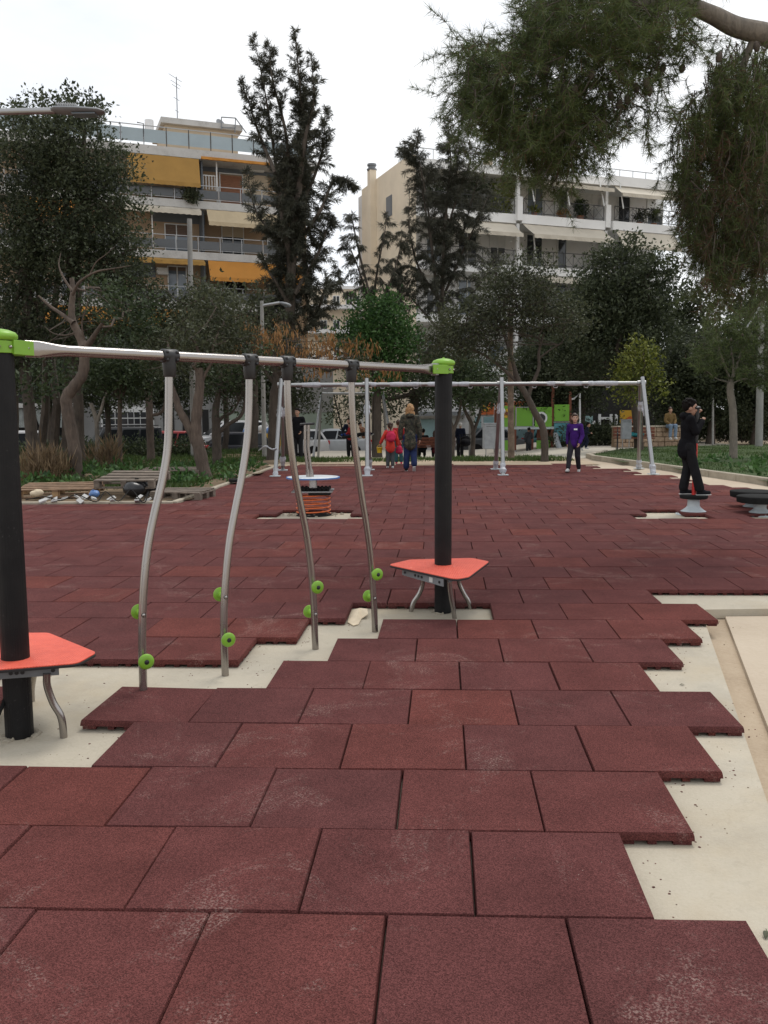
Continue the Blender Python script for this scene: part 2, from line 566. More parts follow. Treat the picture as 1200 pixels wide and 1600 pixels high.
def fr(a, b, st):
    n = max(1, round((b - a) / st))
    return [a + (b - a) * i / n for i in range(n + 1)]
def inpoly(poly):
    def f(x, y):
        r = False
        n = len(poly)
        for i in range(n):
            (x1, y1), (x2, y2) = poly[i], poly[(i + 1) % n]
            if (y1 > y) != (y2 > y) and x < (x2 - x1) * (y - y1) / (y2 - y1) + x1:
                r = not r
        return r
    return f

gx = [-400, -200, -100, -60, -40, -30] + fr(-24, 24, 0.8) + [30, 40, 60, 100, 200, 400]
gy = [-200, -60, -20] + fr(-8, 62, 0.7) + [70, 90, 130, 200, 320, 500, 800]
sheet('ground', M['sand'], gx, gy, -0.12)

# lawn on the right, the planted bed on the left, path, plaza and street, each a sheet on the terrain
LAWN = [(8.2, 11.5), (7.12, 16.1), (6.5, 20.3), (5.85, 24.4), (6.1, 26.2), (7.6, 30.0), (9.6, 33.6), (13, 36.5), (40, 41), (40, 11.5)]
BED = [(-30, 13.55), (-3.25, 13.45), (-2.93, 18), (-2.62, 22.8), (-2.62, 25.5), (-3.4, 31.5), (-30, 31.5)]
sheet('planting_bed', M['soil'], fr(-22, -2, 0.35), fr(13, 33, 0.35), 0.02, inpoly(BED), lambda x, y: zt(x, y) + 0.05 * math.sin(x * 1.7) * math.sin(y * 1.1) - 0.02)
sheet('lawn', M['lawn'], fr(5, 30, 0.5), fr(11, 42, 0.5), 0.07, inpoly(LAWN))
sheet('path', M['path'], fr(4.5, 9.5, 0.25), fr(11, 34, 0.5), -0.02, lambda x, y: x > 5.0 and y > 12)
sheet('verge', M['sand'], fr(-3, 5.5, 0.25), fr(22.2, 26, 0.3), 0.0)
sheet('plaza', M['plaza'], fr(-4, 16, 0.5), fr(25.8, 46, 0.4), -0.012, lambda x, y: y < 46 and not (x < -3.2 and y < 32))
sheet('road', M['asphalt'], [-120, -40, -20, -10, 0, 10, 20, 40, 120], [33, 40, 50, 60, 80, 300], 0, None, lambda x, y: -1.105)

# tile grid: rows run across, columns away; the axes come from the laying direction seen in the photograph
T, YAW, SH, GCX, GCY = 0.5, 0.0670174, 0.0296324, 2.3073112, -4.5718201
def grid(X, r):
    X = X - 0.02 * max(0, r - 9)
    dx, dy = X - GCX, r + SH * X - GCY
    c, s = math.cos(YAW), math.sin(YAW)
    return Vector((T * (c * dx + s * dy), T * (-s * dx + c * dy), 0))
slab_poly = [(-14, -3), (0.35, -3), (0.88, 1.2), (1.53, 3.5), (2.30, 6.25), (9.0, 6.5), (8.3, 12.0), (7.2, 15.4), (6.0, 19.2), (5.75, 22.75), (-2.72, 22.75), (-3.28, 13.3), (-14, 13.3)]
slab = MB()
slab.prism(slab_poly, -0.115, -0.047)
floor = slab.build('playground_floor', M['concrete'])
tag(floor, kind='structure')
MB().prism([(2.47, 6.22), (1.90, 4.3), (1.0, 1.2), (0.55, -3), (12, -3), (12, 6.4)], -0.14, -0.092).build('drain_apron', M['path'])
tag(bpy.data.objects['drain_apron'], kind='structure')

def tile_mesh(w, feet, key=[0]):
    """one rubber tile of w x 1 cells, its corner at the origin, skewed like the laid grid"""
    g, bv, th = 0.0045, 0.0065, 0.044
    o = grid(0, 0)
    ex, ey = grid(1, 0) - o, grid(0, 1) - o
    mb = MB()
    def ring(inset, z):
        a, b = g + inset, g + inset
        return [ex * x + ey * y + Vector((0, 0, z)) for x, y in ((a, b), (w - a, b), (w - a, 1 - b), (a, 1 - b))]
    zb = -th if not feet else -0.027
    vs = ring(-g + 0.0004, zb) + ring(0, -0.010) + ring(bv, 0.0)
    fs = [(3, 2, 1, 0)] + [(k * 4 + i, k * 4 + (i + 1) % 4, k * 4 + 4 + (i + 1) % 4, k * 4 + 4 + i) for k in (0, 1) for i in range(4)] + [(8, 9, 10, 11)]
    mb.add(vs, fs)
    if feet:
        def foot(x0, y0, x1, y1, z1=-0.0265):
            c = [ex * x + ey * y for x, y in ((x0, y0), (x1, y0), (x1, y1), (x0, y1))]
            vv = [p + Vector((0, 0, -th)) for p in c] + [p + Vector((0, 0, z1)) for p in c]
            mb.add(vv, [(3, 2, 1, 0), (0, 1, 5, 4), (1, 2, 6, 5), (2, 3, 7, 6), (3, 0, 4, 7)])
        e = g + 0.012
        for a, b in ((e, 0.14), (0.25, 0.31), (0.40, 0.60), (0.69, 0.75), (0.86, 1 - e)):
            foot(a * w, e, b * w, 0.10); foot(a * w, 0.90, b * w, 1 - e)
        for a, b in ((0.25, 0.31), (0.40, 0.60), (0.69, 0.75)):
            foot(e, a, 0.10, b); foot(w - 0.10, a, w - e, b)
    me = bpy.data.meshes.new('rubber_tile')
    me.from_pydata([tuple(v) for v in mb.v], [], mb.f)
    me.materials.append(M['tile'])
    return me
# spans of tiles that lie in every row; a gap in the list is bare concrete
def spans(r):
    if r <= -1: return [(-5, 4 if r == -1 else 4.5)]
    if r == 0: return [(-6, 3.5)]
    if r == 1: return [(-6, 4)]
    if r == 2: return [(-6, -2.5), (-0.5, 4.5)]
    if r == 3: return [(-6, -2), (-1, 5)]
    if r == 4: return [(-6, -2.5), (0.5, 4.5)]
    if r == 5: return [(-9, 0), (1, 5)]
    if r == 6: return [(-9.5, 0.5), (1.5, 5.5)]
    if r == 7: return [(-10, 1), (3, 6)]
    if r == 8: return [(-10.5, 5.5)]
    h = (r % 2 == 0) * 0.5
    lo = -16 - h
    hi = 16 + h
    if r >= 22:
        lo = -5.5
    if r >= 25:
        hi = 13.6 - (r - 25) * 0.22
        hi = math.floor(hi) + h
    if r == 19: return [(lo, -2.5 + 0.5), (0, 8), (9, hi)]
    if r == 18: return [(lo, -2.5), (0.5, 7.5), (9.5, 10.5), (12, hi)]
    return [(lo, hi)]
cells = []
for r in range(-3, 41):
    off = 0.5 if r % 2 == 0 else 0.0
    for a, b in spans(r):
        X = a
        first = math.floor(a - off) + off + 1
        x0 = a
        while x0 < b - 1e-6:
            nx = min(b, (math.floor(x0 - off + 1e-6) + off + 1))
            cells.append((x0, r, nx - x0))
            x0 = nx
def seen(x, r, lo=-140, hi=1340):
    p = grid(x + 0.5, r + 0.5)
    if p.y < 0.9:
        return lo < -500 or r < 0
    px = 600 + FPX * p.x / p.y
    return lo < px < hi or (lo == -140 and r < 6 and -420 < px < 1340)
cells = [c for c in cells if seen(c[0], c[1], -900, 2100)]
cells.sort(key=lambda c: (not seen(c[0], c[1]), c[1]))
_tm = {}
far = MB()
trnd = random.Random(5)
for i, (x, r, w) in enumerate(cells):
    feet = r <= 9 or r in (17, 18, 19, 20)
    k = (round(w, 2), feet)
    if i < 300:
        if k not in _tm:
            _tm[k] = tile_mesh(w, feet)
        o = link('rubber_tile', _tm[k], floor)
        p = grid(x, r)
        o.location = (p.x + trnd.uniform(-0.0015, 0.0015), p.y + trnd.uniform(-0.001, 0.001), trnd.uniform(-0.002, 0.002))
        o.rotation_euler = (trnd.uniform(-0.003, 0.003), trnd.uniform(-0.003, 0.003), trnd.uniform(-0.002, 0.002))
        if r == 3 and x == -1:
            o.rotation_euler = (0.0, 0.012, -0.02)
            o.location.z = 0.006
    else:
        if k not in _tm:
            _tm[k] = tile_mesh(w, feet)
        me = _tm[k]
        p = grid(x, r)
        p.z = trnd.uniform(-0.003, 0.003)
        far.add([v.co + p for v in me.vertices], [tuple(f.vertices) for f in me.polygons])
o = far.build('distant_rubber_tile', M['tile'], floor)
tag(o, kind='stuff')

# kerbs: each stone a part of its run
def kerb_run(name, label, pts, w, h, z0, stone=1.0):
    root = thing(name, label, 'kerb', (pts[0][0], pts[0][1], 0))
    for (x1, y1), (x2, y2) in zip(pts[:-1], pts[1:]):
        L = math.hypot(x2 - x1, y2 - y1)
        n = max(1, round(L / stone))
        for k in range(n):
            t0, t1 = (k + 0.008) / n, (k + 0.992) / n
            a = Vector((x1 + (x2 - x1) * t0, y1 + (y2 - y1) * t0, 0))
            b = Vector((x1 + (x2 - x1) * t1, y1 + (y2 - y1) * t1, 0))
            a.z = zt(a.x, a.y) + z0 + h / 2; b.z = zt(b.x, b.y) + z0 + h / 2
            mb = MB().bar(a, b, w, h)
            mb.build('kerb_stone', M['kerb'], root, world=True, bevel=0.015)
    return root
kerb_run('kerb', 'pale kerb along the right edge of the sandy path beside the lawn', [(8.2, 11.5), (7.12, 16.1), (6.5, 20.3), (5.85, 24.4), (6.1, 26.2), (7.6, 30.0)], 0.13, 0.22, -0.10)
kerb_run('kerb', 'low pale kerb between the red tiles and the planted bed with pallets', [(-12, 13.42), (-3.22, 13.36), (-2.95, 18), (-2.66, 22.9)], 0.10, 0.12, -0.085)
kerb_run('kerb', 'long straight kerb at the near edge of the pale plaza', [(-3.0, 25.75), (2.0, 25.7), (5.2, 26.6)], 0.12, 0.12, -0.07)

# ================================================================== FOLIAGE TOOLS
DENS = 3.0
def unit(a):
    return a / np.maximum(np.linalg.norm(a, axis=1, keepdims=True), 1e-9)
def leaf_mesh(name, P, D, S, L, W, m, tri=False):
    """one small face per leaf: base P, direction D, side S, length L, width W"""
    n = len(P)
    L = np.asarray(L).reshape(-1, 1); W = np.asarray(W).reshape(-1, 1)
    if tri:
        V = np.stack([P - S * W / 2, P + S * W / 2, P + D * L], 1); k = 3
    else:
        V = np.stack([P, P + D * L * 0.45 + S * W / 2, P + D * L, P + D * L * 0.45 - S * W / 2], 1); k = 4
    me = bpy.data.meshes.new(name)
    me.vertices.add(n * k)
    me.vertices.foreach_set('co', V.reshape(-1).astype(np.float32))
    me.loops.add(n * k)
    me.loops.foreach_set('vertex_index', np.arange(n * k, dtype=np.int32))
    me.polygons.add(n)
    me.polygons.foreach_set('loop_start', np.arange(0, n * k, k, dtype=np.int32))
    me.polygons.foreach_set('loop_total', np.full(n, k, dtype=np.int32))
    me.update(calc_edges=True)
    me.materials.append(m)
    return me
def rand_dirs(n):
    return unit(rng.normal(size=(n, 3)))
def clump_leaves(C, rad, per, size, up=0.3, flat=0.75):
    """leaves round clump centres C (k,3): returns P, D, S, L, W"""
    k = len(C)
    n = k * per
    idx = np.repeat(np.arange(k), per)
    off = rng.normal(size=(n, 3)) * 0.5
    off[:, 2] *= flat
    P = C[idx] + off * np.asarray(rad).reshape(-1, 1)[idx] if not np.isscalar(rad) else C[idx] + off * rad
    D = unit(rand_dirs(n) + unit(off) * 0.8 + np.array([0, 0, up]))
    S = unit(np.cross(D, rand_dirs(n)))
    L = size * rng.uniform(0.5, 1.6, n)
    return P, D, S, L, L * rng.uniform(0.38, 0.6, n)
def blob_clumps(blobs, spacing, keep=0.85, shell=0.35, seed=0):
    """clump centres in ellipsoids (x,y,z,rx,ry,rz), denser towards the outside, with gaps"""
    out = []
    for (x, y, z, rx, ry, rz) in blobs:
        vol = 4.19 * rx * ry * rz
        n = max(6, int(vol / spacing ** 3 * DENS))
        d = rand_dirs(n)
        r = rng.uniform(0, 1, n) ** shell
        bump_ = 1 + 0.22 * np.sin(d[:, 0] * 5 + x * 3 + seed) * np.sin(d[:, 2] * 6 + y) + 0.12 * np.sin(d[:, 1] * 9 + d[:, 2] * 7 + z)
        p = d * (r * bump_)[:, None] * np.array([rx, ry, rz]) + np.array([x, y, z])
        p = p[rng.uniform(size=n) < keep]
        out.append(p)
    return np.concatenate(out)
def limb(mb, a, b, r0, r1, wob=0.12, seg=5, n=6):
    a, b = Vector(a), Vector(b)
    L = (b - a).length
    pts = [a]
    for i in range(1, seg):
        t = i / seg
        pts.append(a.lerp(b, t) + Vector((random.uniform(-1, 1), random.uniform(-1, 1), random.uniform(-0.5, 0.9))) * L * wob * 0.5)
    pts.append(b)
    mb.tube(pts, [r0 + (r1 - r0) * i / seg for i in range(seg + 1)], n, False)
    return pts
BARK = bark_mat('bark_dark', (0.035, 0.027, 0.021), (0.10, 0.078, 0.06))
BARKB = bark_mat('bark_brown', (0.045, 0.033, 0.026), (0.135, 0.10, 0.076))
BARKG = bark_mat('bark_grey', (0.09, 0.08, 0.068), (0.24, 0.205, 0.165))
LEAF = {
    'oak': leaf_mat('leaf_dark_grey_green', (0.019, 0.027, 0.013), (0.075, 0.090, 0.046), 0.35),
    'carob': leaf_mat('leaf_deep_green', (0.017, 0.029, 0.012), (0.064, 0.090, 0.038), 0.32),
    'olive': leaf_mat('leaf_grey_olive', (0.023, 0.029, 0.014), (0.085, 0.095, 0.050), 0.33),
    'fresh': leaf_mat('leaf_fresh_green', (0.020, 0.055, 0.014), (0.075, 0.155, 0.040)),
    'yellow': leaf_mat('leaf_yellow_green', (0.055, 0.075, 0.012), (0.19, 0.20, 0.035)),
    'casu': leaf_mat('needle_dull_green', (0.026, 0.028, 0.020), (0.092, 0.092, 0.064), 0.28),
    'pine': leaf_mat('needle_pine_green', (0.028, 0.045, 0.014), (0.115, 0.150, 0.048), 0.32),
    'pinebrown': leaf_mat('needle_dead_brown', (0.045, 0.022, 0.013), (0.14, 0.075, 0.045), 0.15),
    'dry': leaf_mat('leaf_dry_straw', (0.095, 0.062, 0.034), (0.25, 0.175, 0.10), 0.2),
    'flower': leaf_mat('orange_seed_pods', (0.20, 0.098, 0.036), (0.34, 0.185, 0.07), 0.25),
    'hedge': leaf_mat('leaf_hedge', (0.018, 0.028, 0.012), (0.07, 0.09, 0.038)),
    'grass': leaf_mat('grass_blade', (0.026, 0.046, 0.012), (0.085, 0.135, 0.034), 0.3),
}
def tree(name, label, base, trunks, blobs, kind, leaf=0.09, spacing=0.42, per=26, keep=0.85, crad=0.34, bark=None, group=None, cat='tree', limbs=True, twigs=60, up=0.25, shell=0.35):
    """trunks: [(points, r0, r1)], blobs: ellipsoids; limbs run from the trunk tops into the crown"""
    root = thing(name, label, cat, base, 0, group)
    mb = MB(); tw = MB()
    ends = []
    for pts, r0, r1 in trunks:
        sp_ = smoothpath(pts, 5) if len(pts) > 2 else [Vector(p) for p in pts]
        k = len(sp_) - 1
        rs = [(r0 + (r1 - r0) * i / k) * (1 + 0.06 * math.sin(i * 1.9)) for i in range(k + 1)]
        rs[0] *= 1.25
        mb.tube(sp_, rs, 10, False)
        ends.append((sp_[-1], r1, sp_))
    C = blob_clumps(blobs, spacing, keep, shell)
    if limbs:
        for b in blobs:
            c = Vector(b[:3])
            e = min(ends, key=lambda q: (q[0] - c).length)
            st = e[2][-1 - random.randint(0, max(0, len(e[2]) // 4))]
            pts = limb(mb, st, c + Vector((0, 0, b[5] * 0.3)), e[1] * 0.75, 0.025, 0.2)
            near = C[np.argsort(np.linalg.norm(C - np.array(b[:3]), axis=1))][::max(1, len(C) // max(1, twigs // len(blobs)))][:twigs]
            for q in near:
                q = Vector(q)
                s_ = min(pts, key=lambda p: (p - q).length + max(0, p.z - q.z) * 0.5)
                if (s_ - q).length < 3.2:
                    limb(tw, s_, q, 0.014, 0.004, 0.22, 3, 4)
    mb.build('trunk', bark or BARK, root, world=True, smooth=True)
    if tw.v:
        tag(tw.build('twig', BARK, root, world=True), kind='stuff')
    P, D, S, L, W = clump_leaves(C, crad * 0.82 * rng.uniform(0.55, 1.45, len(C)), per, leaf, up)
    me = leaf_mesh('crown', P - np.array(base), D, S, L, W, LEAF[kind])
    link('crown', me, root)
    return root
def blob(px, py, Y, rx, ry, depth=None):
    c = at(px, py, Y)
    k = Y / FPX
    return (c.x, c.y, c.z, rx * k, (depth if depth is not None else (rx + ry) / 2 * k), ry * k)
def shrub(name, label, blobs, kind, leaf=0.07, spacing=0.25, per=22, crad=0.2, group=None, cat='shrub', stems=True, keep=0.9, up=0.5, slim=1.0):
    b0 = blobs[0]
    base = (b0[0], b0[1], zt(b0[0], b0[1]))
    root = thing(name, label, cat, base, 0, group)
    C = blob_clumps(blobs, spacing, keep, 0.5)
    C = C[C[:, 2] > base[2] - 0.02]
    P, D, S, L, W = clump_leaves(C, crad, per, leaf, up)
    W = W * slim
    link('foliage', leaf_mesh('foliage', P - np.array(base), D, S, L, W, LEAF[kind]), root)
    if stems:
        mb = MB()
        for b in blobs:
            for k in range(5):
                limb(mb, (b[0] + random.uniform(-.2, .2) * b[3], b[1] + random.uniform(-.2, .2) * b[4], base[2] - 0.03), (b[0] + random.uniform(-.6, .6) * b[3], b[1] + random.uniform(-.6, .6) * b[4], b[2] + b[5] * 0.5), 0.02, 0.006, 0.15, 3, 5)
        mb.build('stem', BARKB, root, world=True)
    return root

# ================================================================== BUILDINGS
class Block:
    """a building in its own frame: s along the street front, d away from the street, z up"""
    def __init__(s, name, label, px, Y, ang, cat='building'):
        p = at(px, 640, Y)
        s.o = Vector((p.x, p.y, 0)); s.a = ang
        s.u = Vector((math.cos(ang), math.sin(ang), 0)); s.n = Vector((-math.sin(ang), math.cos(ang), 0))
        s.root = thing(name, label, cat, s.o, ang)
    def sz(s, px, py, d=0.0):
        q = on_plane(px, py, s.o + s.n * d, s.n) - s.o
        return q.dot(s.u), q.z
    def box(s, name, m, s0, s1, d0, d1, z0, z1, parent=None, bevel=0.0):
        return MB().span((s0, d0, z0), (s1, d1, z1)).build(name, m, parent or s.root, bevel=bevel)
    def window(s, s0, s1, d, z0, z1, panes=2, shutter=0.0, frame=None, glass=None, shut_m=None, depth=0.10):
        f = 0.055
        mb = MB()
        mb.span((s0, d - 0.04, z0), (s1, d + depth, z0 + f)).span((s0, d - 0.04, z1 - f), (s1, d + depth, z1))
        mb.span((s0, d - 0.04, z0 + f), (s0 + f, d + depth, z1 - f)).span((s1 - f, d - 0.04, z0 + f), (s1, d + depth, z1 - f))
        for k in range(1, panes):
            c = s0 + (s1 - s0) * k / panes
            mb.span((c - f / 2, d - 0.035, z0 + f), (c + f / 2, d + depth, z1 - f))
        w = mb.build('window', frame or M['whiteframe'], s.root)
        zs = z1 - f - (z1 - z0) * shutter
        for k in range(panes):
            a = s0 + (s1 - s0) * k / panes + f * 0.8
            b = s0 + (s1 - s0) * (k + 1) / panes - f * 0.8
            s.box('pane', glass or M['glass'], a, b, d + 0.005, d + 0.02, z0 + f, zs, w)
        if shutter > 0:
            mb = MB(); n = max(3, int((z1 - f - zs) / 0.09))
            for k in range(n):
                a, b = zs + (z1 - f - zs) * k / n, zs + (z1 - f - zs) * (k + 0.9) / n
                mb.span((s0 + f, d - 0.015, a), (s1 - f, d + 0.004, b))
            tag(mb.build('shutter', shut_m or M['shutter'], w), kind='stuff')
        return w
    def door(s, s0, s1, d, z0, z1, m):
        mb = MB(); n = int((z1 - z0) / 0.1)
        for k in range(n):
            mb.span((s0, d - 0.02, z0 + 0.1 * k), (s1, d + 0.02, z0 + 0.1 * k + 0.092))
        o = mb.build('rolling_shutter', m, s.root)
        tag(o, kind='stuff')
        MB().span((s0 - 0.06, d - 0.05, z0), (s0, d + 0.05, z1)).span((s1, d - 0.05, z0), (s1 + 0.06, d + 0.05, z1)).span((s0 - 0.06, d - 0.05, z1), (s1 + 0.06, d + 0.05, z1 + 0.06)).build('door_frame', M['whiteframe'], s.root)
        return o
    def awning(s, s0, s1, z1, z0, d0, d1, m, val=0.22, arms=False, stripe=None):
        """a sheet from the slab edge (z1 at d0) out to z0 at d1, with a scalloped valance"""
        nx = max(6, int((s1 - s0) / 0.16))
        vs, fs = [], []
        for k in range(nx + 1):
            x = s0 + (s1 - s0) * k / nx
            for t in (0, 0.25, 0.5, 0.75, 1):
                sag = -0.03 * math.sin(t * 3.14) + 0.008 * math.sin(k * 1.3)
                vs.append((x, d0 + (d1 - d0) * t, z1 + (z0 - z1) * t + sag))
        for k in range(nx):
            for j in range(4):
                fs.append((k * 5 + j, k * 5 + j + 1, (k + 1) * 5 + j + 1, (k + 1) * 5 + j))
        a = MB().add(vs, fs)
        a.span((s0, d1 - 0.03, z0 - 0.03), (s1, d1 + 0.02, z0 + 0.02))
        o = a.build('awning', m, s.root)
        v2, f2 = [], []
        for k in range(nx + 1):
            x = s0 + (s1 - s0) * k / nx
            v2 += [(x, d1 - 0.035, z0), (x, d1 - 0.035 - 0.02 * math.sin(k), z0 - val * (0.72 + 0.28 * abs(math.sin(k * math.pi / 2 + 0.5))))]
        for k in range(nx):
            f2.append((2 * k, 2 * k + 1, 2 * k + 3, 2 * k + 2))
        MB().add(v2, f2).build('valance', stripe or m, o)
        if arms:
            for x in (s0 + 0.25, s1 - 0.25):
                MB().bar((x, d0 + 0.2, z1 - 0.05), (x, d1, z0 - 0.02), 0.04, 0.04).build('awning_arm', M['whiteframe'], o)
        return o
M['whiteframe'] = mat('white_window_frame', (0.62, 0.62, 0.60), 0.5, 0, 0.08)
M['shutter'] = mat('brown_roller_shutter', (0.13, 0.085, 0.06), 0.7, 0, 0.12)
M['shutterred'] = mat('terracotta_shutter', (0.24, 0.10, 0.05), 0.7, 0, 0.12)
M['tan'] = mat('tan_render', (0.36, 0.255, 0.165), 0.9, 0, 0.14, 0.7, 0.2, 20)
M['beige'] = mat('beige_render', (0.47, 0.385, 0.28), 0.9, 0, 0.12, 0.5, 0.2, 20)
M['greyblue'] = mat('grey_blue_render', (0.13, 0.145, 0.16), 0.9, 0, 0.12, 0.7)
M['slab'] = ground_mat('stained_concrete_slab', [(0.25, (0.30, 0.29, 0.275)), (0.5, (0.47, 0.46, 0.44)), (0.8, (0.56, 0.55, 0.53))], 1.1, 12, 0.9, 0.2)
M['ochre'] = mat('ochre_canvas', (0.33, 0.185, 0.045), 0.85, 0, 0.10, 1.2, 0.2, 12)
M['orangecanvas'] = mat('orange_canvas', (0.46, 0.20, 0.035), 0.85, 0, 0.08, 1.2, 0.2, 12)
M['beigecanvas'] = mat('beige_canvas', (0.46, 0.37, 0.24), 0.85, 0, 0.08, 1.2, 0.2, 12)
M['creamcanvas'] = mat('cream_canvas', (0.52, 0.47, 0.385), 0.85, 0, 0.08, 1.2, 0.2, 12)
M['panel'] = mat('smoked_panel', (0.075, 0.08, 0.085), 0.25, 0, 0.15, 0.8, 0)
M['roofglass'] = mat('pale_blue_glass_panel', (0.30, 0.36, 0.385), 0.2, 0, 0.1, 0.5, 0)
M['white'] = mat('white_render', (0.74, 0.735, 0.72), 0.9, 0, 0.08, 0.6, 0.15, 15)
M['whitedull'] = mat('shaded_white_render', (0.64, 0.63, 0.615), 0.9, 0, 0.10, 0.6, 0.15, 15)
M['creamwall'] = mat('cream_gable_render', (0.70, 0.60, 0.46), 0.9, 0, 0.12, 0.45, 0.2, 15)
M['iron'] = mat('dark_iron', (0.03, 0.03, 0.032), 0.6)
M['sage'] = mat('sage_green_wall', (0.27, 0.32, 0.255), 0.85, 0, 0.1, 0.7)
M['greywall'] = mat('grey_shop_wall', (0.24, 0.236, 0.228), 0.9, 0, 0.15, 0.6)
M['cyan'] = mat('pale_turquoise_glass', (0.27, 0.40, 0.41), 0.25, 0, 0.1, 0.7, 0)
M['signorange'] = mat('orange_sign_panel', (0.50, 0.12, 0.035), 0.5, 0, 0.1, 1)
M['signyellow'] = mat('yellow_sign_mark', (0.62, 0.36, 0.03), 0.5, 0, 0.1, 1)
M['letter'] = mat('white_sign_letter', (0.72, 0.73, 0.74), 0.5, 0, 0.05)
M['darkvoid'] = mat('dark_interior', (0.018, 0.017, 0.016), 0.9)

# ---------------------------------------------------------------- left apartment block
LB_ = Block('apartment_building', 'beige apartment block with ochre and orange awnings and a blue glass roof railing', 300, 51, R(21))
B = LB_
zr1, zr0 = B.sz(300, 233)[1], B.sz(300, 247)[1]
za1, za0 = B.sz(300, 313)[1], B.sz(300, 325)[1]
zb1, zb0 = B.sz(300, 393)[1], B.sz(300, 405)[1]
FH = za1 - zb1
sl, sr = B.sz(-120, 300)[0], B.sz(470, 300)[0]
send = B.sz(489, 300)[0]
WD = 1.5
z0g = -1.25
B.box('wall', M['tan'], sl, send, WD, 12, z0g, zr1 - 0.02)
B.box('roof_slab', M['slab'], sl, send + 0.3, 0, WD - 0.005, zr0, zr1)
levels = [(za1, za0), (zb1, zb0)] + [(zb1 - FH * k, zb0 - FH * k) for k in (1, 2)]
levels = [l for l in levels if l[0] > 2.6]
for (a, b) in levels:
    B.box('balcony_slab', M['slab'], sl, sr, 0, WD - 0.005, b, a)
tops = [zr0] + [l[1] for l in levels]
X = lambda px, py=300, d=0.0: B.sz(px, py, d)[0]
for i, (a, b) in enumerate(levels):
    rl = MB(); n = 0
    s_ = sl + 0.1
    rl.bar((sl, 0.06, a + 0.86), (sr, 0.06, a + 0.86), 0.04, 0.035)
    rl.bar((sl, 0.06, a + 0.12), (sr, 0.06, a + 0.12), 0.03, 0.025)
    rl.build('handrail', M['galv'], B.root)
    rp_ = None
    while s_ < sr - 0.2:
        e = min(sr, s_ + 1.25)
        B.box('railing_post', M['galv'], s_ - 0.02, s_ + 0.02, 0.04, 0.08, a, a + 0.86)
        B.box('railing_panel', M['panel'], s_ + 0.05, e - 0.05, 0.05, 0.066, a + 0.16, a + 0.62)
        s_ = e
    # partition walls between flats
    for px in (318,):
        B.box('partition', M['greyblue'], X(px) - 0.05, X(px) + 0.05, 0.35, WD - 0.004, a, tops[i])
# top floor
B.box('wall_panel', M['greyblue'], X(313, 260, WD), X(470, 260, WD), WD - 0.03, WD - 0.004, B.sz(380, 273, WD)[1], zr0)
B.box('wall_panel', M['beige'], X(380, 290, WD), X(418, 290, WD), WD - 0.05, WD - 0.004, za1, B.sz(400, 274, WD)[1])
B.door(X(344, 290, WD), X(378, 290, WD), WD - 0.05, za1, B.sz(360, 273, WD)[1], M['shutterred'])
for i in range(5):
    a, b = X(317 + i * 4.6, 290, 0.5), X(317 + i * 4.6 + 1.2, 290, 0.5)
    B.box('lattice_bar', M['whiteframe'], a, b, 0.5, 0.54, B.sz(327, 296, 0.5)[1], B.sz(327, 275, 0.5)[1])
B.box('lattice_frame', M['whiteframe'], X(317, 290, .5), X(337, 290, .5), 0.5, 0.545, B.sz(327, 275, .5)[1], B.sz(327, 273.5, .5)[1])
B.awning(X(200), X(312), zr0 - 0.02, B.sz(260, 283, -0.35)[1], 0.0, -0.35, M['ochre'])
B.awning(X(315), X(425), zr0 - 0.02, B.sz(370, 250, -0.2)[1], 0.0, -0.2, M['orangecanvas'], 0.14)
B.box('air_conditioner', M['whiteframe'], X(390, 265, WD), X(411, 265, WD), WD - 0.35, WD - 0.055, B.sz(400, 270, WD)[1], B.sz(400, 262, WD)[1], None, 0.03)
B.box('downpipe', M['whiteframe'], X(337.5, 270, .3), X(339.5, 270, .3), 0.28, 0.34, za1, zr0)
# second floor down
B.window(X(257, 365, WD), X(294, 365, WD), WD - 0.04, zb1 + 0.05, B.sz(275, 350, WD)[1], 2, 0.38, None, M['glasspale'])
B.window(X(346, 373, WD), X(381, 373, WD), WD - 0.04, zb1 + 0.05, B.sz(360, 352, WD)[1], 2, 0.34, None, M['glass'], M['beige'])
B.window(X(417, 378, WD), X(450, 378, WD), WD - 0.04, zb1 + 0.05, B.sz(430, 362, WD)[1], 2, 0.3, None, M['glass'], M['whiteframe'])
B.box('wall_panel', M['greyblue'], X(235, 335, WD), X(320, 335, WD), WD - 0.03, WD - 0.004, B.sz(275, 348, WD)[1], za0)
B.awning(X(322), X(442), za0 - 0.02, B.sz(380, 350, -0.6)[1], 0.0, -0.6, M['beigecanvas'])
B.awning(X(190), X(312), za0 - 0.02, za0 - 0.22, 0.0, -0.35, M['creamcanvas'], 0.25)
B.box('downpipe', M['whiteframe'], X(237, 350, .3), X(238.6, 350, .3), 0.28, 0.34, zb1, za0)
